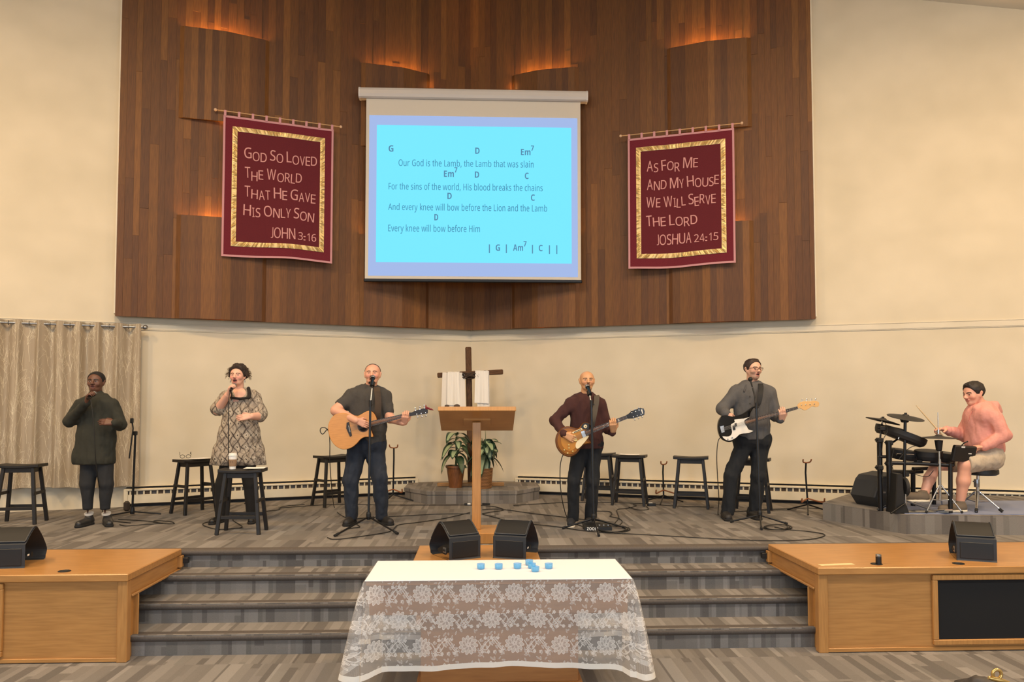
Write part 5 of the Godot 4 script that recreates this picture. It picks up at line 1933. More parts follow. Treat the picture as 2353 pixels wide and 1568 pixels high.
func bass_guitar() -> void:
	var sc := 8.715
	var off := Vector2(1630, 890)
	var z := -8.42
	var o := thing("bass_guitar", "black four-string bass guitar with white pickguard and maple headstock", "guitar", pz(1690, 985, z))
	var body := [[815, 590], [830, 520], [880, 430], [925, 392], [930, 384], [880, 398], [780, 470], [680, 535], [560, 575], [450, 588], [350, 565], [262, 582], [202, 660], [180, 765], [186, 880], [214, 970], [262, 1042], [332, 1090], [420, 1100], [500, 1070], [570, 1005], [625, 962], [705, 937], [800, 930], [865, 900], [893, 872], [840, 866], [792, 832], [762, 790], [740, 745]]
	flat_part(o, "body", body, sc, off, z, -0.042, 0.0, mat("bass_black", rgb(18, 18, 20), 0.1), 3, 0.008)
	flat_part(o, "pickguard", [[808, 598], [690, 632], [502, 648], [512, 700], [440, 742], [432, 790], [455, 900], [424, 970], [350, 992], [262, 984], [300, 1038], [370, 1072], [450, 1060], [540, 1008], [600, 950], [680, 930], [790, 918], [880, 878], [800, 858], [770, 830], [744, 780], [712, 740], [702, 665]], sc, off, z, -0.001, 0.003, mat("white_guard", rgb(236, 232, 224), 0.08), 2, 0.001)
	flat_part(o, "pickup", [[462, 775], [508, 762], [520, 852], [476, 866]], sc, off, z, 0.002, 0.011, mats.black_plastic, 1, 0.003)
	flat_part(o, "pickup", [[500, 728], [540, 716], [552, 782], [510, 795]], sc, off, z, 0.002, 0.011, mats.black_plastic, 1, 0.003)
	flat_part(o, "bridge", [[203, 790], [282, 768], [302, 900], [238, 918]], sc, off, z, -0.002, 0.012, mats.chrome, 1, 0.002)
	for k in [[365, 1045], [450, 1015]]:
		var p := pz(k[0] / sc + off.x, k[1] / sc + off.y, z) - o.position
		var mb := MB.new()
		mb.lathe([Vector2(0, 0), Vector2(0.009, 0), Vector2(0.008, 0.012), Vector2(0, 0.012)], Vector3(p.x, p.y, 0.002), Basis(Vector3.RIGHT, PI / 2), 14)
		obj("knob", mb, mats.chrome, o)
	neck(o, sc, off, z, Vector2(702, 662), Vector2(1755, 385), Vector2(722, 758), Vector2(1768, 440), 0.006, 4, Vector2(250, 845), mat("rosewood", rgb(52, 38, 30), 0.45), [], false)
	flat_part(o, "headstock", [[1755, 388], [1790, 330], [1830, 300], [1900, 285], [2000, 286], [2080, 275], [2140, 278], [2188, 305], [2196, 345], [2180, 385], [2135, 402], [2085, 388], [2040, 392], [1990, 430], [1915, 466], [1860, 448], [1800, 415], [1768, 440]], sc, off, z, -0.008, 0.007, mat("maple", rgb(222, 178, 118), 0.3), 2, 0.002)
	for k in 4:
		tuner(o, sc, off, z, Vector2(1836 + 86 * k, 358 - 7 * k), Vector2(1864 + 91 * k, 250 - 5 * k), 0.007, mats.chrome)
	var q := func(x: float, y: float, zz: float) -> Vector3: return pz(x, y, zz) - o.position
	ribbon(o, "strap", [q.call(1737, 938, -8.45), q.call(1744, 925, -8.44), q.call(1748, 905, -8.46), q.call(1749, 890, -8.52), q.call(1746, 882, -8.6), q.call(1738, 895, -8.8)], 0.055, Vector3.RIGHT, mat("black_strap", rgb(26, 27, 30), 0.7))


func cable(label: String, pts: Array, hang := []) -> void:      # pts: pixels on the platform carpet; hang: world points before them
	var line := []
	for p in hang: line.append(p)
	for p in pts: line.append(py(p[0], p[1], S + 0.008))
	var o := thing("cable", label, "cable", Vector3.ZERO)
	o.position = line[line.size() - 1]
	var loc := []
	for p in curve(line, 5): loc.append(p - o.position)
	var mb := MB.new()
	mb.tube(loc, 0.0048, 6)
	obj("cord", mb, mats.cable, o)


func cables() -> void:
	cable("black cable looped on the carpet beside the green-sweater singer", [[272, 1194], [310, 1196], [350, 1199], [375, 1203], [400, 1204], [392, 1199], [360, 1197], [352, 1200], [372, 1203], [330, 1206], [290, 1209], [275, 1206]])
	cable("black cable looped round the legs of the near stool", [[604, 1176], [640, 1172], [645, 1166], [668, 1162], [700, 1160]])
	cable("black cable hanging from the snake-print singer's microphone to the floor", [[520, 1165], [500, 1192], [466, 1204], [482, 1213], [505, 1217], [535, 1215], [557, 1211], [535, 1194], [560, 1184], [600, 1178]], [pz(529, 900, -8.3), pz(526, 915, -8.28), pz(525, 960, -8.27), pz(525, 1020, -8.28), pz(524, 1080, -8.4), pz(522, 1130, -8.8)])
	cable("black cable hanging from the green-sweater singer's microphone past her knees", [[236, 1180], [240, 1192], [262, 1198], [300, 1202]], [pz(208, 918, -8.18), pz(213, 950, -8.16), pz(217, 1000, -8.16), pz(220, 1060, -8.2), pz(228, 1120, -8.4)])
	cable("thin black cable running from the acoustic guitarist's stand to the lectern", [[752, 1236], [772, 1240], [830, 1233], [895, 1222], [915, 1207], [960, 1201], [1020, 1192], [1060, 1183], [1080, 1178]])
	cable("thin black cable crossing the carpet behind the acoustic guitarist's shoes", [[818, 1193], [860, 1189], [930, 1186], [1000, 1182], [1080, 1181]])
	cable("thin black cable running along the back below the corner step", [[640, 1168], [760, 1160], [900, 1161], [1010, 1161], [1078, 1161], [1130, 1164], [1158, 1172], [1130, 1177], [1108, 1181]])
	cable("black guitar cable with a loop beside the acoustic guitar", [[768, 1166], [778, 1180], [795, 1190], [812, 1194], [820, 1205], [826, 1212], [800, 1216], [770, 1232]], [pz(762, 983, -8.24), pz(752, 987, -8.2), pz(742, 998, -8.18), pz(736, 992, -8.18), pz(738, 984, -8.2), pz(748, 984, -8.22), pz(756, 995, -8.24), pz(758, 1020, -8.28), pz(758, 1060, -8.32), pz(762, 1120, -8.6)])
	cable("long black cable crossing the carpet from the lectern past the bass player", [[1108, 1182], [1140, 1190], [1180, 1200], [1280, 1211], [1340, 1220], [1420, 1226], [1500, 1230], [1600, 1236], [1700, 1241], [1790, 1243], [1860, 1240], [1892, 1233], [1890, 1227], [1850, 1221], [1815, 1218], [1780, 1212]])
	cable("thin black cable from the lectern towards the bald guitarist", [[1108, 1172], [1140, 1170], [1170, 1173], [1220, 1180], [1280, 1187], [1330, 1193], [1400, 1200]])
	cable("thin black cable along the heater behind the bald guitarist", [[1180, 1162], [1280, 1156], [1320, 1155], [1400, 1155], [1480, 1158], [1550, 1163], [1640, 1166]])
	cable("thin black cable wandering from the pedal to the white-sheet stool", [[1370, 1175], [1400, 1176], [1406, 1182], [1402, 1187], [1422, 1192], [1430, 1200], [1418, 1210], [1412, 1204], [1422, 1190], [1418, 1172], [1440, 1169], [1462, 1163], [1455, 1160]])
	cable("thin black cable by the small white box near the guitar stand", [[1445, 1166], [1465, 1172], [1490, 1171], [1486, 1164], [1496, 1160]])
	cable("black guitar cable falling from the sunburst guitar to the pedal", [[1305, 1192], [1325, 1205], [1345, 1212]], [pz(1298, 1042, -8.05), pz(1292, 1050, -8.03), pz(1287, 1075, -8.02), pz(1288, 1120, -8.05), pz(1295, 1165, -8.15)])
	cable("black cable falling from the bass guitar to the floor", [[1650, 1183], [1662, 1178], [1700, 1176], [1760, 1173], [1830, 1172]], [pz(1658, 1003, -8.45), pz(1650, 1015, -8.42), pz(1647, 1050, -8.42), pz(1649, 1100, -8.5), pz(1652, 1150, -8.6)])
	cable("thin black cable running from the bass stool along to the drum riser", [[1730, 1172], [1790, 1170], [1850, 1168], [1890, 1170]])
	for c in [["coil of black cable on the carpet at the foot of the bass player's stand", 1786, 1212, 34.0, 6.0], ["coil of black cable beside the pedal at the bald guitarist's feet", 1408, 1216, 40.0, 7.0]]:
		var ctr := py(c[1], c[2], S + 0.008)
		var o := thing("cable_coil", c[0], "cable", ctr)
		var pts := []
		for j in 70:
			var an := TAU * j / 20.0
			var p := py(c[1] + (c[3] - j * 0.14) * cos(an), c[2] + c[4] * sin(an), S + 0.008 + 0.00025 * j) - ctr
			pts.append(p + Vector3(0.01 * sin(j * 0.7), 0, 0))
		var mb := MB.new()
		mb.tube(pts, 0.005, 6)
		obj("cord", mb, mats.cable, o)


func floor_boxes() -> void:
	var o := thing("effects_pedal", "black floor effects pedal with white ZOOM lettering behind the stand legs", "pedal", py(1372, 1217, S), "", 0.0)
	var mb := MB.new()
	mb.prism(PackedVector2Array([Vector2(0.09, 0.0), Vector2(0.09, 0.035), Vector2(-0.09, 0.06), Vector2(-0.09, 0.0)]), -0.14, 0.14, Transform3D(Basis(Vector3(0, 0, 1), Vector3(0, 1, 0), Vector3(-1, 0, 0)), Vector3.ZERO))
	obj("housing", mb, mats.black_plastic, o)
	var t := put(text_mesh("ZOOM", 0.04, 0.001, true), "lettering", mats.paper, o, Vector3(-0.06, 0.02, 0.091))
	for k in 3:
		mb = MB.new()
		mb.lathe([Vector2(0, 0), Vector2(0.012, 0), Vector2(0.011, 0.014), Vector2(0, 0.014)], Vector3(0.02 + 0.045 * k, 0.04, 0.03), Basis.IDENTITY, 12)
		obj("footswitch", mb, mats.steel, o)
	var b := thing("small_box", "small black and white box on the carpet near the low guitar stand", "box", py(1497, 1163, S))
	mb = MB.new()
	mb.box(Vector3(0, 0.018, 0), Vector3(0.1, 0.036, 0.07), 0.005)
	obj("housing", mb, mats.black_plastic, b)
	mb = MB.new()
	mb.box(Vector3(-0.015, 0.038, 0.005), Vector3(0.05, 0.006, 0.045), 0.002)
	obj("label_plate", mb, mats.white_plastic, b)
	var s := thing("floor_socket", "small white and black plug lying on the carpet behind the lectern post", "plug", py(1074, 1162, S))
	mb = MB.new()
	mb.box(Vector3(0.02, 0.014, 0), Vector3(0.04, 0.028, 0.03), 0.004)
	obj("white_half", mb, mats.white_plastic, s)
	mb = MB.new()
	mb.box(Vector3(-0.02, 0.014, 0), Vector3(0.04, 0.026, 0.03), 0.004)
	obj("black_half", mb, mats.black_plastic, s)
	var p := thing("floor_plug", "black cable plug lying on the carpet by the lectern", "plug", py(1117, 1161, S))
	mb = MB.new()
	mb.tube([Vector3(-0.05, 0.013, 0), Vector3(0.05, 0.013, 0.01)], [0.012, 0.009], 8)
	obj("body", mb, mats.rubber, p)
	var r := thing("power_block", "dark rounded power block at the foot of the curtain by the heater end", "adapter", py(291, 1175, S))
	mb = MB.new()
	mb.box(Vector3(0, 0.06, 0), Vector3(0.07, 0.12, 0.06), 0.02)
	obj("body", mb, mat("power_block", rgb(58, 48, 40), 0.5), r)
	var k := thing("floor_wedge", "small black wedge with a chrome catch lying by the heater behind the near stool", "box", py(573, 1158, S))
	mb = MB.new()
	mb.prism(PackedVector2Array([Vector2(-0.06, 0.0), Vector2(0.06, 0.0), Vector2(0.03, 0.12)]), -0.04, 0.04)
	obj("body", mb, mats.black_plastic, k)
	mb = MB.new()
	mb.box(Vector3(0.02, 0.09, 0.042), Vector3(0.012, 0.06, 0.008), 0.002)
	obj("catch", mb, mats.chrome, k)


# ---------------------------------------------------------------- drums
const D := 0.83      # top of the drum riser

func build_drums() -> void:
	var riser := Node3D.new()
	riser.name = "floor_drum_riser"
	riser.position = Vector3(0, S, 0)
	add_child(riser)
	structure(riser, "low grey carpeted drum riser on the platform")
	var poly := PackedVector2Array([Vector2(3.862, -8.552), Vector2(4.248, -7.546), Vector2(5.37, -7.43), Vector2(7.4, -7.22), Vector2(7.6, -8.75), Vector2(4.75, -9.6)])
	var flat := Transform3D(Basis(Vector3(1, 0, 0), Vector3(0, 0, 1), Vector3(0, -1, 0)), Vector3.ZERO)
	var mb := MB.new()
	mb.prism(poly, 0.0, -0.186, flat)
	obj("side", mb, mats.carpet, riser)
	mb = MB.new()
	mb.prism(poly, -0.184, -0.19, flat)
	obj("top", mb, mats.carpet, riser)
	var rug := thing("drum_mat", "thin blue-grey mat under the drums on the riser", "mat", Vector3(5.3, D, -7.95))
	mb = MB.new()
	mb.prism(PackedVector2Array([Vector2(-1.02, 0.34), Vector2(1.2, 0.56), Vector2(1.3, -0.62), Vector2(-0.95, -0.75)]), 0.0, -0.006, flat)
	obj("sheet", mb, mat("mat_blue", rgb(126, 136, 166), 0.8), rug)
	kit()
	hihat()
	throne()
	kick()
	# drum monitor behind the rack
	var w := thing("drum_monitor", "black wedge speaker on the drum riser behind the drum rack", "speaker", Vector3(pz(2018, 1170, -8.3).x, D, -8.3), "", 0.25)
	mb = MB.new()
	mb.prism(PackedVector2Array([Vector2(-0.13, 0.0), Vector2(0.17, 0.0), Vector2(0.2, 0.1), Vector2(0.2, 0.3), Vector2(0.1, 0.36), Vector2(-0.09, 0.33), Vector2(-0.14, 0.28), Vector2(-0.21, 0.11)]), -0.18, 0.18, Transform3D.IDENTITY, 0.012)
	obj("cabinet", mb, mats.speaker_cabinet, w)
	mb = MB.new()
	mb.box(Vector3(-0.08, 0.16, 0.182), Vector3(0.035, 0.018, 0.004))
	obj("badge", mb, mats.steel, w)
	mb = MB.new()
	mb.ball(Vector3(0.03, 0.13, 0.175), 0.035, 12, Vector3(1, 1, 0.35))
	obj("handle_hole_shade", mb, mat("recess_shade", rgb(9, 9, 10), 0.8), w)  # black lens on the cabinet face, painting the shade inside a handle hole


func disc(o: Node3D, called: String, at: Vector3, r: float, tilt: Vector3, prof: Array, m: Material, label := "") -> MeshInstance3D:
	var mb := MB.new()
	var pts := []
	for p in prof: pts.append(Vector2(p[0] * r, p[1]))
	mb.lathe(pts, at, Basis.from_euler(tilt), 32)
	return obj(called, mb, m, o, label)


func kit() -> void:
	var z := -7.85
	var o := thing("electronic_drum_kit", "black electronic drum kit with rubber pads on a rack", "drum kit", Vector3(pz(2060, 1170, z).x, D, z))
	var q := func(x: float, y: float, zz: float) -> Vector3: return pz(x, y, zz) - o.position
	var cym := [[0.0, 0.008], [0.16, 0.006], [0.2, -0.002], [0.98, -0.014], [1.0, -0.011], [0.98, -0.007], [0.22, 0.012], [0.14, 0.024], [0.0, 0.027]]
	var rub := mat("pad_rubber", rgb(34, 34, 36), 0.6)
	disc(o, "cymbal_pad", q.call(2029, 966, -7.95), 0.17, Vector3(0.05, 0, -0.24), cym, rub)
	disc(o, "cymbal_pad", q.call(2081, 958, -7.75), 0.178, Vector3(0.2, 0, -0.09), cym, rub)
	for c in [[2029, 963, -7.95], [2081, 954, -7.75]]:
		var mb := MB.new()
		mb.tube([q.call(c[0], c[1] + 4, c[2]), q.call(c[0], c[1] - 5, c[2])], 0.014, 8)
		obj("wing_nut", mb, mats.black_plastic, o)
	# mesh tom pads: a shell with a rim and a head
	var shell := [[0.0, -0.05], [0.8, -0.05], [0.94, -0.03], [1.0, 0.0], [1.0, 0.045], [0.97, 0.05], [0.94, 0.045], [0.0, 0.043]]
	for t in [[2078, 1004, -7.9, 0.215, Vector3(0.12, 0, -0.36)], [2133, 1047, -7.85, 0.135, Vector3(0.1, 0, 0.02)], [2075, 1045, -7.95, 0.14, Vector3(0.1, 0, -0.12)], [2042, 990, -8.15, 0.14, Vector3(0.1, 0, -0.2)], [2166, 1050, -7.95, 0.13, Vector3(0.1, 0, -0.1)]]:
		disc(o, "tom_pad", q.call(t[0], t[1], t[2]), t[3], t[4], shell, rub)
		disc(o, "pad_head", q.call(t[0], t[1], t[2]) + Basis.from_euler(t[4]) * Vector3(0, 0.046, 0), t[3], t[4], [[0.0, 0.0], [0.9, 0.0], [0.9, 0.002], [0.0, 0.003]], mat("pad_head", rgb(58, 58, 60), 0.55))
	# rack posts and bars
	var bars := [["rack_post", [[2021, 1013, -7.85], [2022, 1095, -7.85], [2024, 1172, -7.85]], 0.026], ["rack_post", [[2042, 1017, -7.78], [2044, 1100, -7.78], [2046, 1178, -7.78]], 0.028],
		["rack_post", [[2184, 1066, -7.63], [2184, 1182, -7.63]], 0.021], ["rack_post", [[2098, 1080, -8.2], [2098, 1160, -8.2]], 0.024], ["rack_post", [[2146, 1085, -8.3], [2146, 1158, -8.3]], 0.022],
		["rack_bar", [[2040, 1064, -7.78], [2110, 1066, -7.72], [2190, 1070, -7.63]], 0.019], ["rack_bar", [[2042, 1084, -7.85], [2098, 1085, -8.2], [2120, 1084, -8.2]], 0.021], ["rack_bar", [[2018, 1050, -7.85], [2045, 1050, -7.78]], 0.017],
		["rack_bar", [[2098, 1078, -8.2], [2150, 1076, -8.3], [2200, 1072, -8.2]], 0.02],
		["boom_arm", [[2022, 1013, -7.85], [2025, 984, -7.9], [2028, 968, -7.95]], 0.009], ["boom_arm", [[2077, 1122, -7.74], [2079, 1040, -7.74], [2080, 964, -7.75]], 0.015], ["boom_arm", [[2050, 1018, -7.8], [2062, 1010, -7.85], [2072, 1004, -7.9]], 0.01],
		["boom_arm", [[2060, 1044, -7.85], [2110, 1052, -7.84]], 0.014]]
	for b in bars:
		var mb := MB.new()
		var pts := []
		for p in b[1]: pts.append(q.call(p[0], p[1], p[2]))
		if b[0] == "rack_post": pts[pts.size() - 1].y = 0.0
		mb.tube(pts, b[2], 12)
		obj(b[0], mb, mats.black_metal, o)
	for c in [[2021, 1012], [2043, 1018], [2021, 1075], [2043, 1066], [2184, 1067], [2079, 966], [2026, 985], [2110, 1063], [2150, 1063], [2080, 1090]]:
		var mb := MB.new()
		mb.box(q.call(c[0], c[1], -7.79), Vector3(0.06, 0.05, 0.07), 0.01)
		mb.tube([q.call(c[0], c[1], -7.79), q.call(c[0], c[1], -7.79) + Vector3(-0.055, 0.004, 0.02)], 0.009, 6)
		obj("clamp", mb, mats.black_plastic, o)
	for c in [[[2064, 1010], [2068, 1000]], [[2062, 1043], [2100, 1045]], [[2026, 968], [2028, 974]]]:
		var mb := MB.new()
		mb.tube([q.call(c[0][0], c[0][1], -7.76), q.call(c[1][0], c[1][1], -7.76)], 0.006, 6)
		obj("chrome_rod", mb, mats.chrome, o)
	# trigger cables
	var mb := MB.new()
	for c in [[[2034, 972], [2040, 990], [2030, 1010], [2026, 1040]], [[2055, 1030], [2048, 1060], [2052, 1080]], [[2120, 1022], [2090, 1030], [2066, 1055]], [[2024, 1030], [2018, 1060], [2024, 1090], [2034, 1110]], [[2100, 1090], [2130, 1096], [2145, 1082]]]:
		var pts := []
		for p in c: pts.append(q.call(p[0], p[1], -7.74))
		mb.tube(curve(pts, 5), 0.0035, 5)
	obj("trigger_cables", mb, mats.cable, o).set_meta("kind", "stuff")
	# sound module
	var mod := MB.new()
	var mc: Vector3 = q.call(2214, 1043, -7.6)
	var mbasis := Basis.from_euler(Vector3(0.25, 0.1, -0.06))
	mod.box(mc, Vector3(0.25, 0.165, 0.05), 0.01, mbasis)
	var mo := obj("sound_module", mod, mats.black_plastic, o, "black sound module")
	mod = MB.new()
	mod.box(mc + mbasis * Vector3(0.05, 0.01, 0.0265), Vector3(0.035, 0.01, 0.002), 0.0, mbasis)
	mod.box(mc + mbasis * Vector3(-0.04, 0.075, 0.027), Vector3(0.04, 0.015, 0.002), 0.0, mbasis)
	put(mod.done(), "label_mark", mats.paper, mo)
	mod = MB.new()
	mod.tube([q.call(2190, 1062, -7.66), q.call(2200, 1050, -7.63)], 0.014, 8)
	mod.tube(curve([mc + Vector3(-0.02, 0.08, 0.0), mc + Vector3(0.0, 0.11, 0.02), mc + Vector3(0.03, 0.125, 0.03)], 4), 0.006, 6)
	obj("module_mount", mod, mats.black_metal, o)


func hihat() -> void:
	var z := -7.66
	var o := thing("hi_hat_stand", "chrome tripod hi-hat stand with a black pad cymbal in front of the drummer", "cymbal stand", Vector3(pz(2158, 1180, z).x, D, z))
	var q := func(x: float, y: float) -> Vector3: return pz(x, y, z) - o.position
	var cym := [[0.0, 0.008], [0.16, 0.006], [0.2, -0.002], [0.98, -0.014], [1.0, -0.011], [0.98, -0.007], [0.22, 0.012], [0.14, 0.024], [0.0, 0.027]]
	disc(o, "cymbal_pad", q.call(2157, 1005), 0.178, Vector3(0.0, 0, -0.02), cym, mats.pad_rubber)
	var mb := MB.new()
	mb.lathe([Vector2(0.018, -0.12), Vector2(0.028, -0.11), Vector2(0.034, -0.06), Vector2(0.04, -0.01), Vector2(0, -0.005)], q.call(2157, 1010), Basis.IDENTITY, 16)
	obj("controller", mb, mats.black_plastic, o)
	mb = MB.new()
	mb.tube([q.call(2155, 948), q.call(2156, 1002)], 0.004, 6)
	obj("pull_rod", mb, mats.chrome, o)
	mb = MB.new()
	mb.tube([q.call(2156, 997), q.call(2156, 988)], 0.014, 8)
	mb.tube([q.call(2156, 992), q.call(2148, 992)], 0.005, 6)
	obj("hat_clutch", mb, mats.chrome, o)
	mb = MB.new()
	mb.tube([q.call(2158, 1030), q.call(2159, 1072)], 0.011, 10)
	obj("upper_tube", mb, mats.chrome, o)
	mb = MB.new()
	mb.tube([q.call(2159, 1055), q.call(2160, 1150)], 0.0155, 10)
	obj("lower_tube", mb, mats.chrome, o)
	for e in [[2128, 1183, 0.05], [2212, 1183, 0.08], [2165, 1172, -0.3]]:
		mb = MB.new()
		var end := Vector3(pz(e[0], e[1], z + e[2]).x - o.position.x, 0.012, e[2])
		mb.tube([q.call(2160, 1112), end], 0.0075, 8)
		obj("leg", mb, mats.chrome, o)
		mb = MB.new()
		mb.tube([end.lerp(q.call(2160, 1112), 0.06), end], 0.012, 8)
		obj("rubber_foot", mb, mats.rubber, o)
		mb = MB.new()
		mb.tube([q.call(2160, 1150), end.lerp(q.call(2160, 1112), 0.45)], 0.006, 6)
		obj("brace", mb, mats.chrome, o)
	mb = MB.new()
	mb.box(Vector3(0.03, 0.025, 0.0), Vector3(0.09, 0.02, 0.24), 0.006, Basis(Vector3.RIGHT, -0.16))
	obj("foot_pedal", mb, mats.chrome, o)


func throne() -> void:
	var z := -7.8
	var o := thing("drum_throne", "round black drum throne on a chrome tripod under the drummer", "stool", Vector3(pz(2246, 1170, z).x, D, z))
	var q := func(x: float, y: float) -> Vector3: return pz(x, y, z) - o.position
	var seat: Vector3 = q.call(2256, 1084)
	var mb := MB.new()
	mb.lathe([Vector2(0, -0.035), Vector2(0.13, -0.035), Vector2(0.155, -0.02), Vector2(0.155, 0.02), Vector2(0.14, 0.035), Vector2(0, 0.038)], seat, Basis.IDENTITY, 28)
	obj("seat", mb, mat("seat_vinyl", rgb(30, 28, 28), 0.45), o)
	mb = MB.new()
	mb.tube([Vector3(0, 0.08, 0), Vector3(seat.x * 0.3, seat.y - 0.03, 0)], 0.017, 10)
	obj("post", mb, mats.chrome, o)
	mb = MB.new()
	mb.lathe([Vector2(0.0, -0.04), Vector2(0.026, -0.04), Vector2(0.028, 0.0), Vector2(0.026, 0.04), Vector2(0, 0.04)], Vector3(0, seat.y - 0.12, 0), Basis.IDENTITY, 12)
	mb.tube([Vector3(0, seat.y - 0.1, 0), Vector3(-0.05, seat.y - 0.1, 0.02)], 0.007, 6)
	obj("height_clamp", mb, mats.steel, o)
	for an in [0.9, 2.2, 4.4]:
		mb = MB.new()
		var end := Vector3(cos(an) * 0.23, 0.016, sin(an) * 0.23)
		mb.tube([Vector3(0, 0.2, 0) + Vector3(cos(an), 0, sin(an)) * 0.02, end], 0.01, 8)
		obj("leg", mb, mats.chrome, o)
		mb = MB.new()
		mb.tube([end.lerp(Vector3(0, 0.2, 0), 0.14), end], 0.016, 8)
		obj("rubber_foot", mb, mats.rubber, o)
		mb = MB.new()
		mb.tube([Vector3(0, 0.09, 0), end.lerp(Vector3(0, 0.2, 0), 0.5)], 0.007, 6)
		obj("brace", mb, mats.chrome, o)


func kick() -> void:
	var z := -7.72
	var o := thing("kick_pad", "black upright kick drum pad with beater pedal under the drum rack", "drum", Vector3(pz(2062, 1172, z).x, D, z))
	var mb := MB.new()
	mb.prism(PackedVector2Array([Vector2(-0.07, 0.0), Vector2(0.08, 0.0), Vector2(0.03, 0.15), Vector2(0.015, 0.4), Vector2(-0.045, 0.4)]), -0.09, 0.09, Transform3D.IDENTITY, 0.01)
	obj("tower", mb, mats.black_plastic, o)
	mb = MB.new()
	mb.lathe([Vector2(0, 0), Vector2(0.09, 0), Vector2(0.1, 0.01), Vector2(0.1, 0.03), Vector2(0, 0.035)], Vector3(0.055, 0.26, 0), Basis(Vector3.BACK, -PI / 2), 24)
	obj("strike_pad", mb, mats.pad_rubber, o)
	for sx in [-0.1, 0.1]:
		mb = MB.new()
		mb.tube([Vector3(0.02, 0.1, sx), Vector3(-0.14, 0.01, sx * 1.3)], 0.01, 7)
		obj("stay", mb, mats.black_metal, o)
	var p := thing("kick_pedal", "steel kick drum pedal under the drummer's canvas shoe", "pedal", Vector3(pz(2100, 1178, z).x, D + 0.006, z + 0.03), "", 0.0)
	mb = MB.new()
	mb.box(Vector3(0.02, 0.075, 0), Vector3(0.3, 0.012, 0.085), 0.004, Basis(Vector3.BACK, -0.36))
	obj("footboard", mb, mats.steel, p)
	mb = MB.new()
	mb.box(Vector3(0.02, 0.006, 0), Vector3(0.34, 0.008, 0.1), 0.003)
	obj("base_plate", mb, mats.steel, p)
	mb = MB.new()
	for sz in [-0.05, 0.05]: mb.tube([Vector3(-0.13, 0.0, sz), Vector3(-0.13, 0.19, sz)], 0.009, 7)
	mb.tube([Vector3(-0.13, 0.18, -0.05), Vector3(-0.13, 0.18, 0.05)], 0.008, 7)
	obj("frame", mb, mats.chrome, p)
	mb = MB.new()
	mb.tube([Vector3(-0.13, 0.18, 0), Vector3(-0.16, 0.29, 0)], 0.004, 6)
	mb.ball(Vector3(-0.162, 0.3, 0), 0.024, 10)
	obj("beater", mb, mats.black_plastic, p)


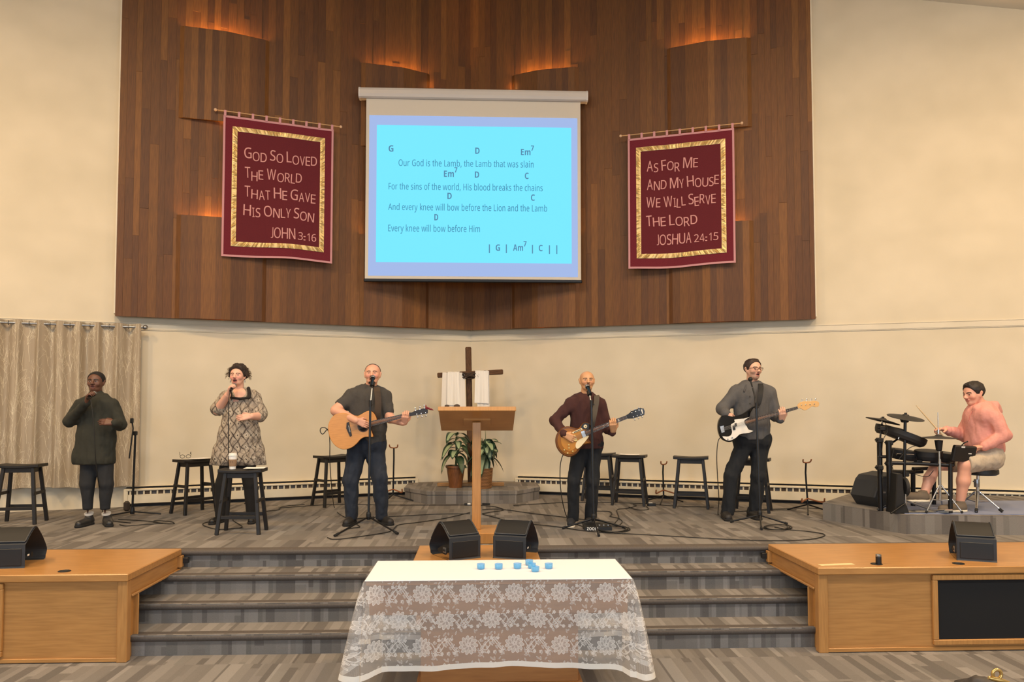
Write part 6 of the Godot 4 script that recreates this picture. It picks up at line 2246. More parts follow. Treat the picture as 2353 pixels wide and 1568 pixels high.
# ---------------------------------------------------------------- rounded bodies
# A field of tapered capsules joined with a smooth minimum, meshed as surface nets.
class Blob:
	var prims := []          # [a, b, ra, rb, k, squash direction, squash, cut?]
	var clips := []          # [point, normal]: keeps the side the normal points away from
	var noise: FastNoiseLite
	var noise_amp := 0.0
	var noise_scale := Vector3.ONE
	var paint: Callable
	var v := PackedVector3Array()
	var n := PackedVector3Array()
	var c := PackedColorArray()
	var idx := PackedInt32Array()

	func cap(a: Vector3, b: Vector3, ra: float, rb: float, k := 0.02, sdir := Vector3.ZERO, s := 1.0) -> void:
		prims.append([a, b, ra, rb, k, sdir, s, false])

	func ball(a: Vector3, r: float, k := 0.02, sdir := Vector3.ZERO, s := 1.0) -> void:
		prims.append([a, a + Vector3(0, 0.0005, 0), r, r, k, sdir, s, false])

	func dig(a: Vector3, b: Vector3, ra: float, rb: float, k := 0.01, sdir := Vector3.ZERO, s := 1.0) -> void:
		prims.append([a, b, ra, rb, k, sdir, s, true])

	func mesh(h: float) -> void:      # adds to v, n, c, idx
		var lo := Vector3.ONE * 1e9
		var hi := -lo
		for p in prims:
			if p[7]: continue
			var r: float = maxf(p[2], p[3]) * maxf(1.0, p[6]) + p[4] * 0.5
			for e in [p[0], p[1]]:
				lo = lo.min(e - Vector3.ONE * r)
				hi = hi.max(e + Vector3.ONE * r)
		lo -= Vector3.ONE * h * 3.0
		hi += Vector3.ONE * h * 3.0
		var nx := int((hi.x - lo.x) / h) + 2
		var ny := int((hi.y - lo.y) / h) + 2
		var nz := int((hi.z - lo.z) / h) + 2
		var f := PackedFloat32Array()
		f.resize(nx * ny * nz)
		f.fill(1.0)
		var sy := nx
		var sz := nx * ny
		for p in prims:
			var a: Vector3 = p[0]
			var ra: float = p[2]
			var dr: float = p[3] - p[2]
			var k: float = p[4]
			var ab: Vector3 = p[1] - a
			var sd: Vector3 = p[5]
			var s: float = p[6]
			var inv := 1.0 / s - 1.0
			var fix := minf(1.0, s)
			var dig_: bool = p[7]
			if sd != Vector3.ZERO:
				sd = sd.normalized()
				ab += sd * (sd.dot(ab) * inv)
			var l2 := maxf(ab.length_squared(), 1e-9)
			var reach: float = maxf(p[2], p[3]) * maxf(1.0, s) + k + h * 2.5
			var x0 := maxi(0, int((minf(p[0].x, p[1].x) - reach - lo.x) / h))
			var x1 := mini(nx - 1, int((maxf(p[0].x, p[1].x) + reach - lo.x) / h) + 1)
			var y0 := maxi(0, int((minf(p[0].y, p[1].y) - reach - lo.y) / h))
			var y1 := mini(ny - 1, int((maxf(p[0].y, p[1].y) + reach - lo.y) / h) + 1)
			var z0 := maxi(0, int((minf(p[0].z, p[1].z) - reach - lo.z) / h))
			var z1 := mini(nz - 1, int((maxf(p[0].z, p[1].z) + reach - lo.z) / h) + 1)
			var squash := sd != Vector3.ZERO
			for z in range(z0, z1 + 1):
				for y in range(y0, y1 + 1):
					var i := z * sz + y * sy + x0
					var ap := Vector3(lo.x + x0 * h, lo.y + y * h, lo.z + z * h) - a
					for x in range(x0, x1 + 1):
						var w := ap
						if squash: w += sd * (sd.dot(ap) * inv)
						var t := clampf(w.dot(ab) / l2, 0.0, 1.0)
						var d := ((w - ab * t).length() - ra - dr * t) * fix
						var g := f[i]
						if dig_:
							d = -d
							var q := absf(g - d)
							var m := maxf(g, d)
							if q < k: m += (k - q) * (k - q) * 0.25 / k
							f[i] = m
						else:
							var q := absf(g - d)
							var m := minf(g, d)
							if q < k: m -= (k - q) * (k - q) * 0.25 / k
							f[i] = m
						i += 1
						ap.x += h
		var lim := h * 3.4
		if noise_amp > 0.0:
			var i := 0
			for z in nz:
				for y in ny:
					for x in nx:
						var g := f[i]
						if g < lim + noise_amp and g > -lim - noise_amp:
							f[i] = g + noise_amp * noise.get_noise_3d((lo.x + x * h) * noise_scale.x, (lo.y + y * h) * noise_scale.y, (lo.z + z * h) * noise_scale.z)
						i += 1
		for cl in clips:
			var pt: Vector3 = cl[0]
			var nn: Vector3 = cl[1]
			var i := 0
			for z in nz:
				for y in ny:
					var d := nn.dot(Vector3(lo.x, lo.y + y * h, lo.z + z * h) - pt)
					var step := nn.x * h
					for x in nx:
						if d > f[i]: f[i] = d
						d += step
						i += 1
		# surface nets
		var first := v.size()
		var at := PackedInt32Array()
		at.resize(nx * ny * nz)
		at.fill(-1)
		var off := [0, 1, sy, sy + 1, sz, sz + 1, sz + sy, sz + sy + 1]
		var ex := [0, 2, 4, 6, 0, 1, 4, 5, 0, 1, 2, 3]
		var ey := [1, 3, 5, 7, 2, 3, 6, 7, 4, 5, 6, 7]
		var o3 := [Vector3(0, 0, 0), Vector3(1, 0, 0), Vector3(0, 1, 0), Vector3(1, 1, 0), Vector3(0, 0, 1), Vector3(1, 0, 1), Vector3(0, 1, 1), Vector3(1, 1, 1)]
		var cells := []
		for z in nz - 1:
			for y in ny - 1:
				var i := z * sz + y * sy - 1
				for x in nx - 1:
					i += 1
					var g := f[i]
					if g > lim or g < -lim: continue
					var s0 := g < 0.0
					if (f[i + 1] < 0.0) == s0 and (f[i + sy] < 0.0) == s0 and (f[i + sy + 1] < 0.0) == s0 and (f[i + sz] < 0.0) == s0 and (f[i + sz + 1] < 0.0) == s0 and (f[i + sz + sy] < 0.0) == s0 and (f[i + sz + sy + 1] < 0.0) == s0: continue
					var sum := Vector3.ZERO
					var m := 0
					for e in 12:
						var fa := f[i + off[ex[e]]]
						var fb := f[i + off[ey[e]]]
						if (fa < 0.0) != (fb < 0.0):
							var t := fa / (fa - fb)
							sum += o3[ex[e]] + (o3[ey[e]] - o3[ex[e]]) * t
							m += 1
					at[i] = v.size()
					v.append(lo + (Vector3(x, y, z) + sum / m) * h)
					cells.append(i)
		n.resize(v.size())
		for i in cells:
			var s0 := f[i] < 0.0
			for e in 3:
				var d: int = [1, sy, sz][e]
				if (f[i + d] < 0.0) == s0: continue
				var u: int = [sy, sz, 1][e]
				var w: int = [sz, 1, sy][e]
				if i - u - w < 0: continue
				var q0 := at[i]
				var q1 := at[i - u]
				var q2 := at[i - u - w]
				var q3 := at[i - w]
				if q0 < 0 or q1 < 0 or q2 < 0 or q3 < 0: continue
				if not s0:
					idx.append(q0); idx.append(q1); idx.append(q2)
					idx.append(q0); idx.append(q2); idx.append(q3)
				else:
					idx.append(q0); idx.append(q2); idx.append(q1)
					idx.append(q0); idx.append(q3); idx.append(q2)
				var fn := (v[q1] - v[q3]).cross(v[q2] - v[q0])
				if not s0: fn = -fn
				n[q0] += fn; n[q1] += fn; n[q2] += fn; n[q3] += fn
		for i in range(first, v.size()):
			n[i] = n[i].normalized()
			c.append(paint.call(v[i]) if paint.is_valid() else Color.WHITE)
		prims.clear()
		clips.clear()

	func done() -> ArrayMesh:
		var arr := []
		arr.resize(Mesh.ARRAY_MAX)
		arr[Mesh.ARRAY_VERTEX] = v
		arr[Mesh.ARRAY_NORMAL] = n
		arr[Mesh.ARRAY_COLOR] = c
		arr[Mesh.ARRAY_INDEX] = idx
		var m := ArrayMesh.new()
		m.add_surface_from_arrays(Mesh.PRIMITIVE_TRIANGLES, arr)
		return m


# ---------------------------------------------------------------- people
var skin_m: StandardMaterial3D
var wrinkle: FastNoiseLite

func lin(r: int, g: int, b: int) -> Color:
	return rgb(r, g, b).srgb_to_linear()

func rows(b: Blob, q: Callable, list: Array, sdir: Vector3, shrink := 0.0) -> void:
	for r in list:
		var less: float = shrink if r.size() < 10 or shrink < 0.01 else shrink + 0.45 * r[6]      # the hidden trunk stays well inside the clothes
		b.cap(q.call(r[0], r[1], r[2]), q.call(r[3], r[4], r[5]), maxf(0.01, r[6] - less), maxf(0.01, r[7] - less), r[8] if r.size() > 8 else 0.03, sdir if r.size() > 9 else Vector3.ZERO, r[9] if r.size() > 9 else 1.0)

func hand(b: Blob, wrist: Vector3, d: Vector3, nn: Vector3, right: bool, curl: Array, size := 1.0, thumb_in := 0.5) -> Dictionary:
	d = d.normalized()
	nn = (nn - d * nn.dot(d)).normalized()
	var t := d.cross(nn) if right else nn.cross(d)
	var offs := [0.029, 0.0098, -0.0098, -0.028]
	var lens := [0.07, 0.079, 0.072, 0.056]
	for i in 4:
		var o: float = offs[i] * size
		b.cap(wrist + t * o * 0.45, wrist + (d * 0.086 + t * 0.0) * size + t * o, 0.0185 * size, 0.0125 * size, 0.008)
		var p := wrist + d * 0.088 * size + t * o
		var c: float = curl[i]
		var seg := [0.46, 0.3, 0.24]
		var ang := [0.5 * c, 1.25 * c, 1.75 * c]
		for k in 3:
			var dir := d * cos(ang[k]) + nn * sin(ang[k])
			var e: Vector3 = p + dir * lens[i] * seg[k] * size
			b.cap(p, e, (0.0092 - 0.0009 * k) * size, (0.0086 - 0.0009 * k) * size, 0.003)
			p = e
	var s := wrist + (d * 0.022 + t * 0.02) * size
	var m := s + (t * 0.62 + d * 0.62 + nn * 0.35).normalized() * 0.043 * size
	b.cap(s, m, 0.0155 * size, 0.0112 * size, 0.01)
	b.cap(m, m + (d * 0.75 + nn * thumb_in + t * 0.15).normalized() * 0.036 * size, 0.0105 * size, 0.0085 * size, 0.004)
	return {"grip": wrist + (d * 0.082 + nn * 0.03) * size, "axis": t}

# opts: skin, lip, open (mouth), brow, beard ("goatee"/"stubble"/""), iris, hair, wide
func head(b: Blob, at: Vector3, fwd: Vector3, up0: Vector3, hh: float, opt: Dictionary) -> Dictionary:
	fwd = fwd.normalized()
	var x := up0.cross(fwd).normalized()
	var up := fwd.cross(x).normalized()
	var fr := Basis(x, up, fwd)
	var w := func(a: float, c: float, d: float) -> Vector3: return at + fr * (Vector3(a, c, d) * hh)
	var wd: float = opt.get("wide", 1.0)
	b.ball(w.call(0, 0.13, -0.10), 0.345 * hh, 0.02 * 1.0, x, wd)
	b.ball(w.call(0, 0.12, 0.04), 0.318 * hh, 0.08 * hh, x, wd)
	b.cap(w.call(0, -0.05, 0.07), w.call(0, -0.33, 0.19), 0.285 * hh, 0.15 * hh, 0.1 * hh, x, wd)
	for s in [-1.0, 1.0]:
		b.ball(w.call(0.165 * s, -0.085, 0.19), 0.13 * hh, 0.08 * hh)
		b.cap(w.call(0.25 * s, -0.08, -0.03), w.call(0.13 * s, -0.33, 0.12), 0.09 * hh, 0.09 * hh, 0.08 * hh)
		b.cap(w.call(0.06 * s, 0.095, 0.315), w.call(0.2 * s, 0.09, 0.25), 0.05 * hh, 0.04 * hh, 0.05 * hh)
		b.dig(w.call(0.12 * s, 0.01, 0.40), w.call(0.17 * s, 0.01, 0.385), 0.062 * hh, 0.055 * hh, 0.05 * hh)
		b.ball(w.call(0.142 * s, 0.012, 0.275), 0.062 * hh, 0.01 * hh)
		b.cap(w.call(0.372 * s * wd, 0.065, -0.085), w.call(0.345 * s * wd, -0.10, -0.04), 0.078 * hh, 0.052 * hh, 0.02 * hh, x, 0.45)
		b.dig(w.call(0.43 * s * wd, 0.03, -0.07), w.call(0.43 * s * wd, -0.03, -0.06), 0.05 * hh, 0.04 * hh, 0.02 * hh)
		b.ball(w.call(0.045 * s, -0.115, 0.375), 0.045 * hh, 0.03 * hh)
	b.cap(w.call(0, 0.06, 0.335), w.call(0, -0.095, 0.425), 0.038 * hh, 0.058 * hh, 0.05 * hh)
	var op: float = opt.get("open", 0.0)
	b.cap(w.call(-0.075, -0.205, 0.33), w.call(0.075, -0.205, 0.33), 0.032 * hh, 0.032 * hh, 0.03 * hh)
	b.cap(w.call(-0.06, -0.26 - 0.07 * op, 0.325), w.call(0.06, -0.26 - 0.07 * op, 0.325), 0.034 * hh, 0.034 * hh, 0.03 * hh)
	if op > 0.0:
		b.dig(w.call(-0.05, -0.233 - 0.035 * op, 0.40), w.call(0.05, -0.233 - 0.035 * op, 0.40), 0.045 * op * hh + 0.004, 0.045 * op * hh + 0.004, 0.008)
	var inv := fr.inverse()
	var skin: Color = opt.skin
	var lip: Color = opt.get("lip", skin * Color(0.8, 0.55, 0.55))
	var brow: Color = opt.get("brow", lin(52, 36, 28))
	var beard: String = opt.get("beard", "")
	var beard_c: Color = opt.get("beard_colour", brow)
	var blush: Color = opt.get("blush", skin)
	b.paint = func(p: Vector3) -> Color:
		var l := inv * (p - at) / hh
		if l.z < 0.1: return skin
		var ax := absf(l.x)
		var ey := Vector2((ax - 0.142) / 0.052, (l.y - 0.014) / 0.021)
		if ey.length() < 1.0 and l.z > 0.24:
			return lin(46, 32, 26) if absf(ax - 0.142) < 0.03 else skin.lerp(lin(200, 190, 180), 0.55)
		if ey.length() < 1.5 and l.y > 0.02: return brow.lerp(skin, 0.5)
		if absf(l.y - 0.105 + (ax - 0.14) * (ax - 0.14) * 2.0) < 0.021 and ax > 0.045 and ax < 0.235: return brow
		var my := l.y + 0.233 + 0.035 * op
		if op > 0.0 and Vector2(l.x / (0.062 + 0.03 * op), my / (0.05 * op + 0.006)).length() < 1.0: return lin(52, 20, 18)
		var lipd := Vector2(l.x / (0.115), my / (0.062 + 0.045 * op)).length()
		if lipd < 1.0: return lip
		if Vector2((ax - 0.04) / 0.022, (l.y + 0.14) / 0.016).length() < 1.0 and l.z > 0.36: return skin * Color(0.45, 0.32, 0.3)
		if beard == "goatee" and (l.y < -0.345 - 0.03 * op and ax < 0.15 or l.y < -0.16 and l.y > -0.19 and ax < 0.12): return beard_c
		if beard == "stubble" and l.y < -0.13 and (l.y < -0.3 or ax > 0.12): return skin.lerp(beard_c, 0.4)
		if ax > 0.1 and ax < 0.26 and l.y < -0.03 and l.y > -0.17: return skin.lerp(blush, 0.6)
		return skin
	return {"frame": fr, "at": at, "h": hh}

func cap_hair(called: String, hd: Dictionary, o: Node3D, m: Material, thick: float, front: Vector3, lean: float, extra := [], noisy := 0.0, cell := 0.005, nape := -0.08) -> void:
	# a shell over the skull, cut along the hairline in front (front: a point on it, lean: how far it slopes back to the temples) and along the nape
	var b := Blob.new()
	var fr: Basis = hd.frame
	var hh: float = hd.h
	var w := func(p: Vector3) -> Vector3: return hd.at + fr * (p * hh)
	b.ball(w.call(Vector3(0, 0.13 + thick * 0.5, -0.10 - thick * 0.3)), (0.352 + thick * 0.7) * hh, 0.02)
	b.ball(w.call(Vector3(0, 0.125 + thick * 0.7, 0.035)), (0.322 + thick * 0.5) * hh, 0.08 * hh)
	b.clips.append([w.call(front), (fr * Vector3(0, -lean, 1)).normalized()])
	b.clips.append([w.call(Vector3(0, nape, -0.02)), (fr * Vector3(0, -1, 0.28)).normalized()])
	for e in extra: b.cap(w.call(e[0]), w.call(e[1]), e[2] * hh, e[3] * hh, 0.05 * hh)
	if noisy > 0.0:
		b.noise = wrinkle
		b.noise_amp = noisy
		b.noise_scale = Vector3.ONE * 9.0
	b.mesh(cell)
	put(b.done(), called, m, o)

func cloth(key: String, col: Color, rough := 0.9) -> StandardMaterial3D:
	return grained(key, col, mats.cloth_noise_holder.albedo_texture, Vector3(3, 3, 3), rough)

func garment(o: Node3D, called: String, q: Callable, list: Array, sdir: Vector3, m: Material, clips: Array, cell := 0.011, amp := 0.012, digs := [], label := "") -> MeshInstance3D:
	var b := Blob.new()
	rows(b, q, list, sdir)
	for d in digs: b.dig(q.call(d[0], d[1], d[2]), q.call(d[3], d[4], d[5]), d[6], d[7], 0.01)
	b.clips = clips
	b.noise = wrinkle
	b.noise_amp = amp
	b.noise_scale = Vector3(6.0, 2.2, 6.0)
	b.mesh(cell)
	var g := put(b.done(), called, m, o)
	if label != "": g.set_meta("label", label)
	return g

func shoes(o: Node3D, list: Array, m: Material, sole: Material, floor_y := 0.0) -> void:      # [heel x, heel y, heel z, direction, length, radius]
	for s in list:
		var heel := Vector3(s[0], s[1], s[2])
		var d: Vector3 = s[3].normalized()
		var r: float = s[5]
		var b := Blob.new()
		b.cap(heel + Vector3(0, r, 0), heel + d * (s[4] - r) + Vector3(0, r * 0.72, 0), r, r * 0.82, 0.01)
		b.cap(heel + Vector3(0, r, 0) + d * 0.01, heel + Vector3(0, 0.11, 0) + d * 0.015, r * 0.95, r * 0.86, 0.02)
		b.clips = [[heel + Vector3(0, 0.008, 0), Vector3.DOWN], [heel + Vector3(0, 0.115, 0), Vector3.UP]]
		b.mesh(0.008)
		var sh := put(b.done(), "shoe", m, o)
		b = Blob.new()
		b.cap(heel + Vector3(0, 0.012, 0), heel + d * (s[4] - r) + Vector3(0, 0.012, 0), r * 1.05, r * 0.92, 0.01)
		b.clips = [[heel, Vector3.DOWN], [heel + Vector3(0, 0.026, 0), Vector3.UP]]
		b.mesh(0.007)
		put(b.done(), "sole", sole, sh)


func person(label: String, base: Vector3) -> Node3D:
	return thing("person", label, "person", base, "people on the platform" if base.y > 0.3 else "")

# common finish: the skin figure under the clothes, with head and hands, as one mesh
func figure(o: Node3D, q: Callable, under: Array, bare: Array, sdir: Vector3, hd_at: Vector3, hd_fwd: Vector3, hh: float, opt: Dictionary, hands: Array, up := Vector3.UP) -> Dictionary:
	var b := Blob.new()
	var skin: Color = opt.skin
	b.paint = func(_p: Vector3) -> Color: return skin
	rows(b, q, under, sdir, 0.03)
	rows(b, q, bare, sdir, 0.006)
	b.mesh(0.02)
	if bare.size():
		rows(b, q, bare, sdir)
		b.mesh(0.009)
	var out := {"hands": []}
	for h in hands:
		out.hands.append(hand(b, h[0], h[1], h[2], h[3], h[4], h[5] if h.size() > 5 else 1.0, h[6] if h.size() > 6 else 0.5))
		b.mesh(0.0036)
	out.head = head(b, hd_at, hd_fwd, up, hh, opt)
	# neck
	var neck_base: Vector3 = opt.neck
	b.cap(hd_at + out.head.frame * Vector3(0, -0.18 * hh, -0.1 * hh), neck_base, 0.24 * hh, 0.27 * hh, 0.03)
	b.mesh(0.0046)
	put(b.done(), "body", skin_m, o)
	return out


func build_people() -> void:
	skin_m = StandardMaterial3D.new()
	skin_m.resource_name = "skin"
	skin_m.vertex_color_use_as_albedo = true
	skin_m.roughness = 0.5
	wrinkle = FastNoiseLite.new()
	wrinkle.seed = 12
	wrinkle.frequency = 2.2
	wrinkle.fractal_octaves = 3
	mat("cloth_noise_holder", Color.WHITE).albedo_texture = noise_tex(0.05, Color(0.92, 0.92, 0.92), Color(1, 1, 1), 55, 4)
	singer_green()
	singer_print()
	acoustic_player()
	bald_player()
	bass_player()
	drummer()
	listener()


func base_at(x: float, z: float, y := S) -> Vector3:
	return Vector3(pz(x, 1190, z).x, y, z)


func singer_green() -> void:
	var z := -8.47
	var o := person("person in a long dark green turtleneck and black leggings singing into a microphone", base_at(222, z))
	var q := func(x: float, y: float, dz: float) -> Vector3: return pz(x, y, z + dz) - o.position
	var top := [[222, 921, 0.0, 221, 908, 0.01, 0.066, 0.062, 0.03], [202, 934, 0, 243, 934, 0, 0.072, 0.072, 0.05, 0.9], [218, 918, 0, 190, 930, 0, 0.06, 0.062, 0.04], [224, 918, 0, 254, 930, 0, 0.06, 0.062, 0.04],
		[222, 940, 0.01, 222, 1000, 0.01, 0.178, 0.185, 0.05, 0.64], [222, 1000, 0.01, 215, 1052, 0.01, 0.185, 0.222, 0.05, 0.66],
		[186, 933, 0, 160, 968, 0.06, 0.068, 0.06, 0.04], [160, 968, 0.06, 198, 926, 0.23, 0.058, 0.042, 0.03],
		[259, 933, 0, 277, 976, 0.04, 0.068, 0.06, 0.04], [277, 976, 0.04, 264, 973, 0.19, 0.058, 0.042, 0.03]]
	var legs := [[208, 1045, 0, 236, 1045, 0, 0.125, 0.125, 0.04], [206, 1050, 0, 201, 1113, 0.02, 0.096, 0.072, 0.03], [201, 1113, 0.02, 201, 1178, 0, 0.07, 0.045, 0.02],
		[238, 1050, 0, 244, 1113, 0.02, 0.096, 0.072, 0.03], [244, 1113, 0.02, 241, 1178, 0, 0.07, 0.045, 0.02]]
	var opt := {"skin": lin(98, 66, 50), "lip": lin(120, 70, 62), "open": 0.55, "brow": lin(34, 24, 20), "neck": q.call(222, 917, 0.0), "wide": 1.0, "blush": lin(120, 82, 64)}
	var rw: Vector3 = q.call(199, 925, 0.235)
	var lw: Vector3 = q.call(263, 972, 0.2)
	var r := figure(o, q, top + legs, [], Vector3.BACK, q.call(220, 879, 0.02), Vector3(0.08, 0.06, 1), 0.23, opt, [[rw, Vector3(0.3, 0.85, 0.3), Vector3(0.85, -0.25, -0.15), true, [1.25, 1.3, 1.3, 1.25]], [lw, Vector3(-0.95, 0.1, 0.2), Vector3(0.1, -0.5, -0.8), false, [0.3, 0.3, 0.35, 0.4], 1.0, 0.1]])
	cap_hair("hair", r.head, o, mat("hair_black", rgb(24, 20, 19), 0.8), 0.03, Vector3(0, 0.29, 0.22), 0.5)
	garment(o, "sweater", q, top, Vector3.BACK, cloth("green_knit", rgb(46, 47, 40)), [[q.call(215, 1067, 0.0), Vector3.DOWN]], 0.011, 0.012)
	garment(o, "leggings", q, legs, Vector3.BACK, cloth("black_leggings", rgb(38, 40, 44)), [[q.call(201, 1172, 0), Vector3.DOWN]], 0.012, 0.008)
	var ax: float = q.call(201, 1180, 0).x
	var bx: float = q.call(241, 1180, 0).x
	shoes(o, [[ax, 0, -0.05, Vector3(-0.05, 0, 1), 0.25, 0.046], [bx, 0, -0.06, Vector3(0.5, 0, 0.85), 0.25, 0.046]], mat("boot_leather", rgb(38, 38, 40), 0.4), mats.rubber)
	for x in [ax, bx]:
		var mb := MB.new()
		mb.tube([Vector3(x, 0.112, -0.035), Vector3(x, 0.128, -0.03)], 0.0465, 14)
		obj("sock", mb, mat("sock_white", rgb(214, 208, 200), 0.9), o)
	mic_in_hand(r.hands[0], o, "silver-headed microphone held by the singer in the green turtleneck")


func mic_in_hand(h: Dictionary, o: Node3D, label: String) -> void:
	var g: Vector3 = h.grip + o.position
	var t: Vector3 = h.axis
	microphone("handheld_microphone", label, g + t * 0.085, -t, true, "hand-held microphones")


func snake_print() -> StandardMaterial3D:
	var n := 256
	var im := Image.create(n, n, false, Image.FORMAT_RGB8)
	var r := RandomNumberGenerator.new()
	r.seed = 4
	var fn := FastNoiseLite.new()
	fn.frequency = 0.02
	fn.seed = 8
	for y in n:
		for x in n:
			var u := fposmod(x / 64.0 + 0.06 * sin(y * 0.098), 1.0) - 0.5
			var v := fposmod(y / 85.333 + 0.05 * sin(x * 0.098), 1.0) - 0.5
			var d := absf(u) + absf(v)
			var g := 0.5 + 0.5 * fn.get_noise_2d(x, y)
			var c := rgb(150, 136, 120).lerp(rgb(190, 178, 160), g)
			if absf(d - 0.5) < 0.075: c = rgb(62, 52, 46)
			elif d < 0.11: c = rgb(70, 58, 50)
			elif d < 0.2: c = rgb(206, 196, 178)
			if g > 0.62 and d > 0.3: c = c.lerp(rgb(118, 106, 96), 0.7)
			im.set_pixel(x, y, c)
	var m := mat("snake_print", Color.WHITE, 0.85)
	m.albedo_texture = ImageTexture.create_from_image(im)
	m.uv1_triplanar = true
	m.uv1_scale = Vector3(2.9, 2.6, 2.9)
	return m


func singer_print() -> void:
	var z := -8.6
	var o := person("person with curly updo in a snake-print tunic and black leggings singing into a microphone", base_at(545, z))
	var q := func(x: float, y: float, dz: float) -> Vector3: return pz(x, y, z + dz) - o.position
	var top := [[523, 914, 0, 579, 914, 0, 0.072, 0.072, 0.05, 0.9], [544, 902, 0, 524, 912, 0, 0.05, 0.058, 0.04], [556, 902, 0, 577, 912, 0, 0.05, 0.058, 0.04], [551, 930, 0, 551, 962, 0.02, 0.172, 0.17, 0.05, 0.75], [538, 942, 0.075, 538, 946, 0.075, 0.075, 0.075, 0.05], [565, 942, 0.075, 565, 946, 0.075, 0.075, 0.075, 0.05],
		[551, 962, 0.02, 550, 1000, 0.02, 0.168, 0.205, 0.05, 0.75], [550, 1000, 0.01, 546, 1046, 0.01, 0.205, 0.275, 0.06, 0.62], [508, 1038, 0, 490, 1068, 0.0, 0.08, 0.035, 0.05], [590, 1038, 0, 605, 1068, 0.0, 0.08, 0.035, 0.05],
		[519, 914, 0, 500, 940, 0.04, 0.07, 0.066, 0.04], [500, 940, 0.04, 504, 938, 0.08, 0.066, 0.062, 0.03],
		[583, 914, 0, 601, 950, 0.02, 0.07, 0.066, 0.04], [601, 950, 0.02, 598, 957, 0.06, 0.066, 0.062, 0.03]]
	var legs := [[530, 1048, 0, 564, 1048, 0, 0.14, 0.14, 0.04], [530, 1055, 0, 511, 1112, 0, 0.098, 0.075, 0.03], [511, 1112, 0, 506, 1185, 0, 0.072, 0.055, 0.02], [566, 1055, 0, 575, 1112, 0, 0.098, 0.075, 0.03], [575, 1112, 0, 578, 1185, 0, 0.072, 0.055, 0.02]]
	var bare := [[500, 943, 0.06, 523, 908, 0.2, 0.053, 0.035, 0.02], [600, 957, 0.05, 578, 957, 0.2, 0.05, 0.034, 0.02], [540, 908, 0.0, 562, 908, 0.0, 0.075, 0.075, 0.03], [551, 912, 0.0, 551, 924, 0.01, 0.1, 0.115, 0.03]]
	var skin := lin(224, 172, 150)
	var opt := {"skin": skin, "lip": lin(190, 110, 104), "open": 1.0, "brow": lin(92, 62, 46), "neck": q.call(549, 901, 0.0), "blush": lin(222, 140, 128), "wide": 1.02}
	var r := figure(o, q, top + legs, bare, Vector3.BACK, q.call(546, 865, 0.03), Vector3(-0.06, 0.1, 1), 0.224, opt, [[q.call(524, 906, 0.21), Vector3(0.3, 0.85, 0.3), Vector3(0.85, -0.25, -0.15), true, [1.25, 1.3, 1.3, 1.25], 0.95], [q.call(577, 957, 0.21), Vector3(-0.95, -0.12, 0.2), Vector3(0.0, -0.3, -0.9), false, [0.25, 0.25, 0.3, 0.35], 0.95, 0.1]])
	# curls
	var hm := mat("hair_dark_brown", rgb(46, 34, 28), 0.75)
	cap_hair("hair", r.head, o, hm, 0.12, Vector3(0, 0.27, 0.24), 0.5, [[Vector3(-0.3, 0.3, -0.12), Vector3(-0.42, 0.06, -0.14), 0.16, 0.11], [Vector3(0.3, 0.3, -0.12), Vector3(0.42, 0.04, -0.14), 0.16, 0.11], [Vector3(-0.15, 0.46, -0.08), Vector3(0.15, 0.46, -0.08), 0.2, 0.2]], 0.016)
	var fr: Basis = r.head.frame
	var rr := RandomNumberGenerator.new()
	rr.seed = 17
	var mb := MB.new()
	for k in 170:
		var an := rr.randf_range(-0.35, PI + 0.35)
		var dir := Vector3(cos(an), sin(an) * 0.75, rr.randf_range(-0.5, 0.3)).normalized()
		var p := Vector3(0, 0.14, -0.1) + dir * 0.4
		var pts := []
		for j in 7:
			var t := j / 6.0
			pts.append(r.head.at + fr * ((p + dir * 0.22 * t + Vector3(0.03 * sin(t * 9.0 + k), 0.03 * cos(t * 9.0 + k * 1.3) - 0.14 * t * t, 0.03 * sin(t * 7.0 + k * 0.7))) * 0.224))
		mb.tube(pts, 0.0013, 3)
	obj("loose_curls", mb, mat("hair_frizz", rgb(98, 78, 58), 0.8), o).set_meta("kind", "stuff")
	garment(o, "tunic", q, top, Vector3.BACK, snake_print(), [[q.call(546, 1069, 0.0), Vector3.DOWN]], 0.011, 0.014, [[551, 878, 0.14, 551, 899, 0.14, 0.09, 0.085], [520, 1082, 0.2, 572, 1082, 0.2, 0.09, 0.09]])
	var yk := [[571, 893, 0.02, 573, 905, 0.082, 0.02, 0.02, 0.01], [573, 905, 0.082, 573, 913, 0.12, 0.02, 0.018, 0.01], [531, 914, 0.13, 552, 917, 0.145, 0.014, 0.014, 0.01], [552, 917, 0.145, 573, 914, 0.13, 0.014, 0.014, 0.01], [530, 893, 0.02, 531, 905, 0.085, 0.014, 0.014, 0.01], [531, 905, 0.085, 531, 913, 0.125, 0.014, 0.014, 0.01]]
	garment(o, "yoke", q, yk, Vector3.BACK, cloth("black_yoke", rgb(34, 27, 25)), [], 0.008, 0.0, [], "black neckline band")
	garment(o, "leggings", q, legs, Vector3.BACK, cloth("black_leggings_matte", rgb(16, 15, 16)), [[Vector3(0, 0.03, 0), Vector3.DOWN]], 0.012, 0.006)
	shoes(o, [[q.call(506, 1190, 0).x, 0, -0.05, Vector3(-0.2, 0, 1), 0.24, 0.044], [q.call(578, 1190, 0).x, 0, -0.08, Vector3(0.15, 0, 1), 0.24, 0.044]], mat("boot_black", rgb(20, 19, 19), 0.45), mats.rubber)
	for s in [-1.0, 1.0]:
		var e := MB.new()
		var p: Vector3 = r.head.at + fr * (Vector3(0.36 * s, -0.17, -0.03) * 0.224)
		e.tube([p, p - Vector3(0, 0.03, 0)], [0.002, 0.006], 6)
		obj("earring", e, mats.steel, o)
	mic_in_hand(r.hands[0], o, "microphone held by the singer in the snake-print tunic")


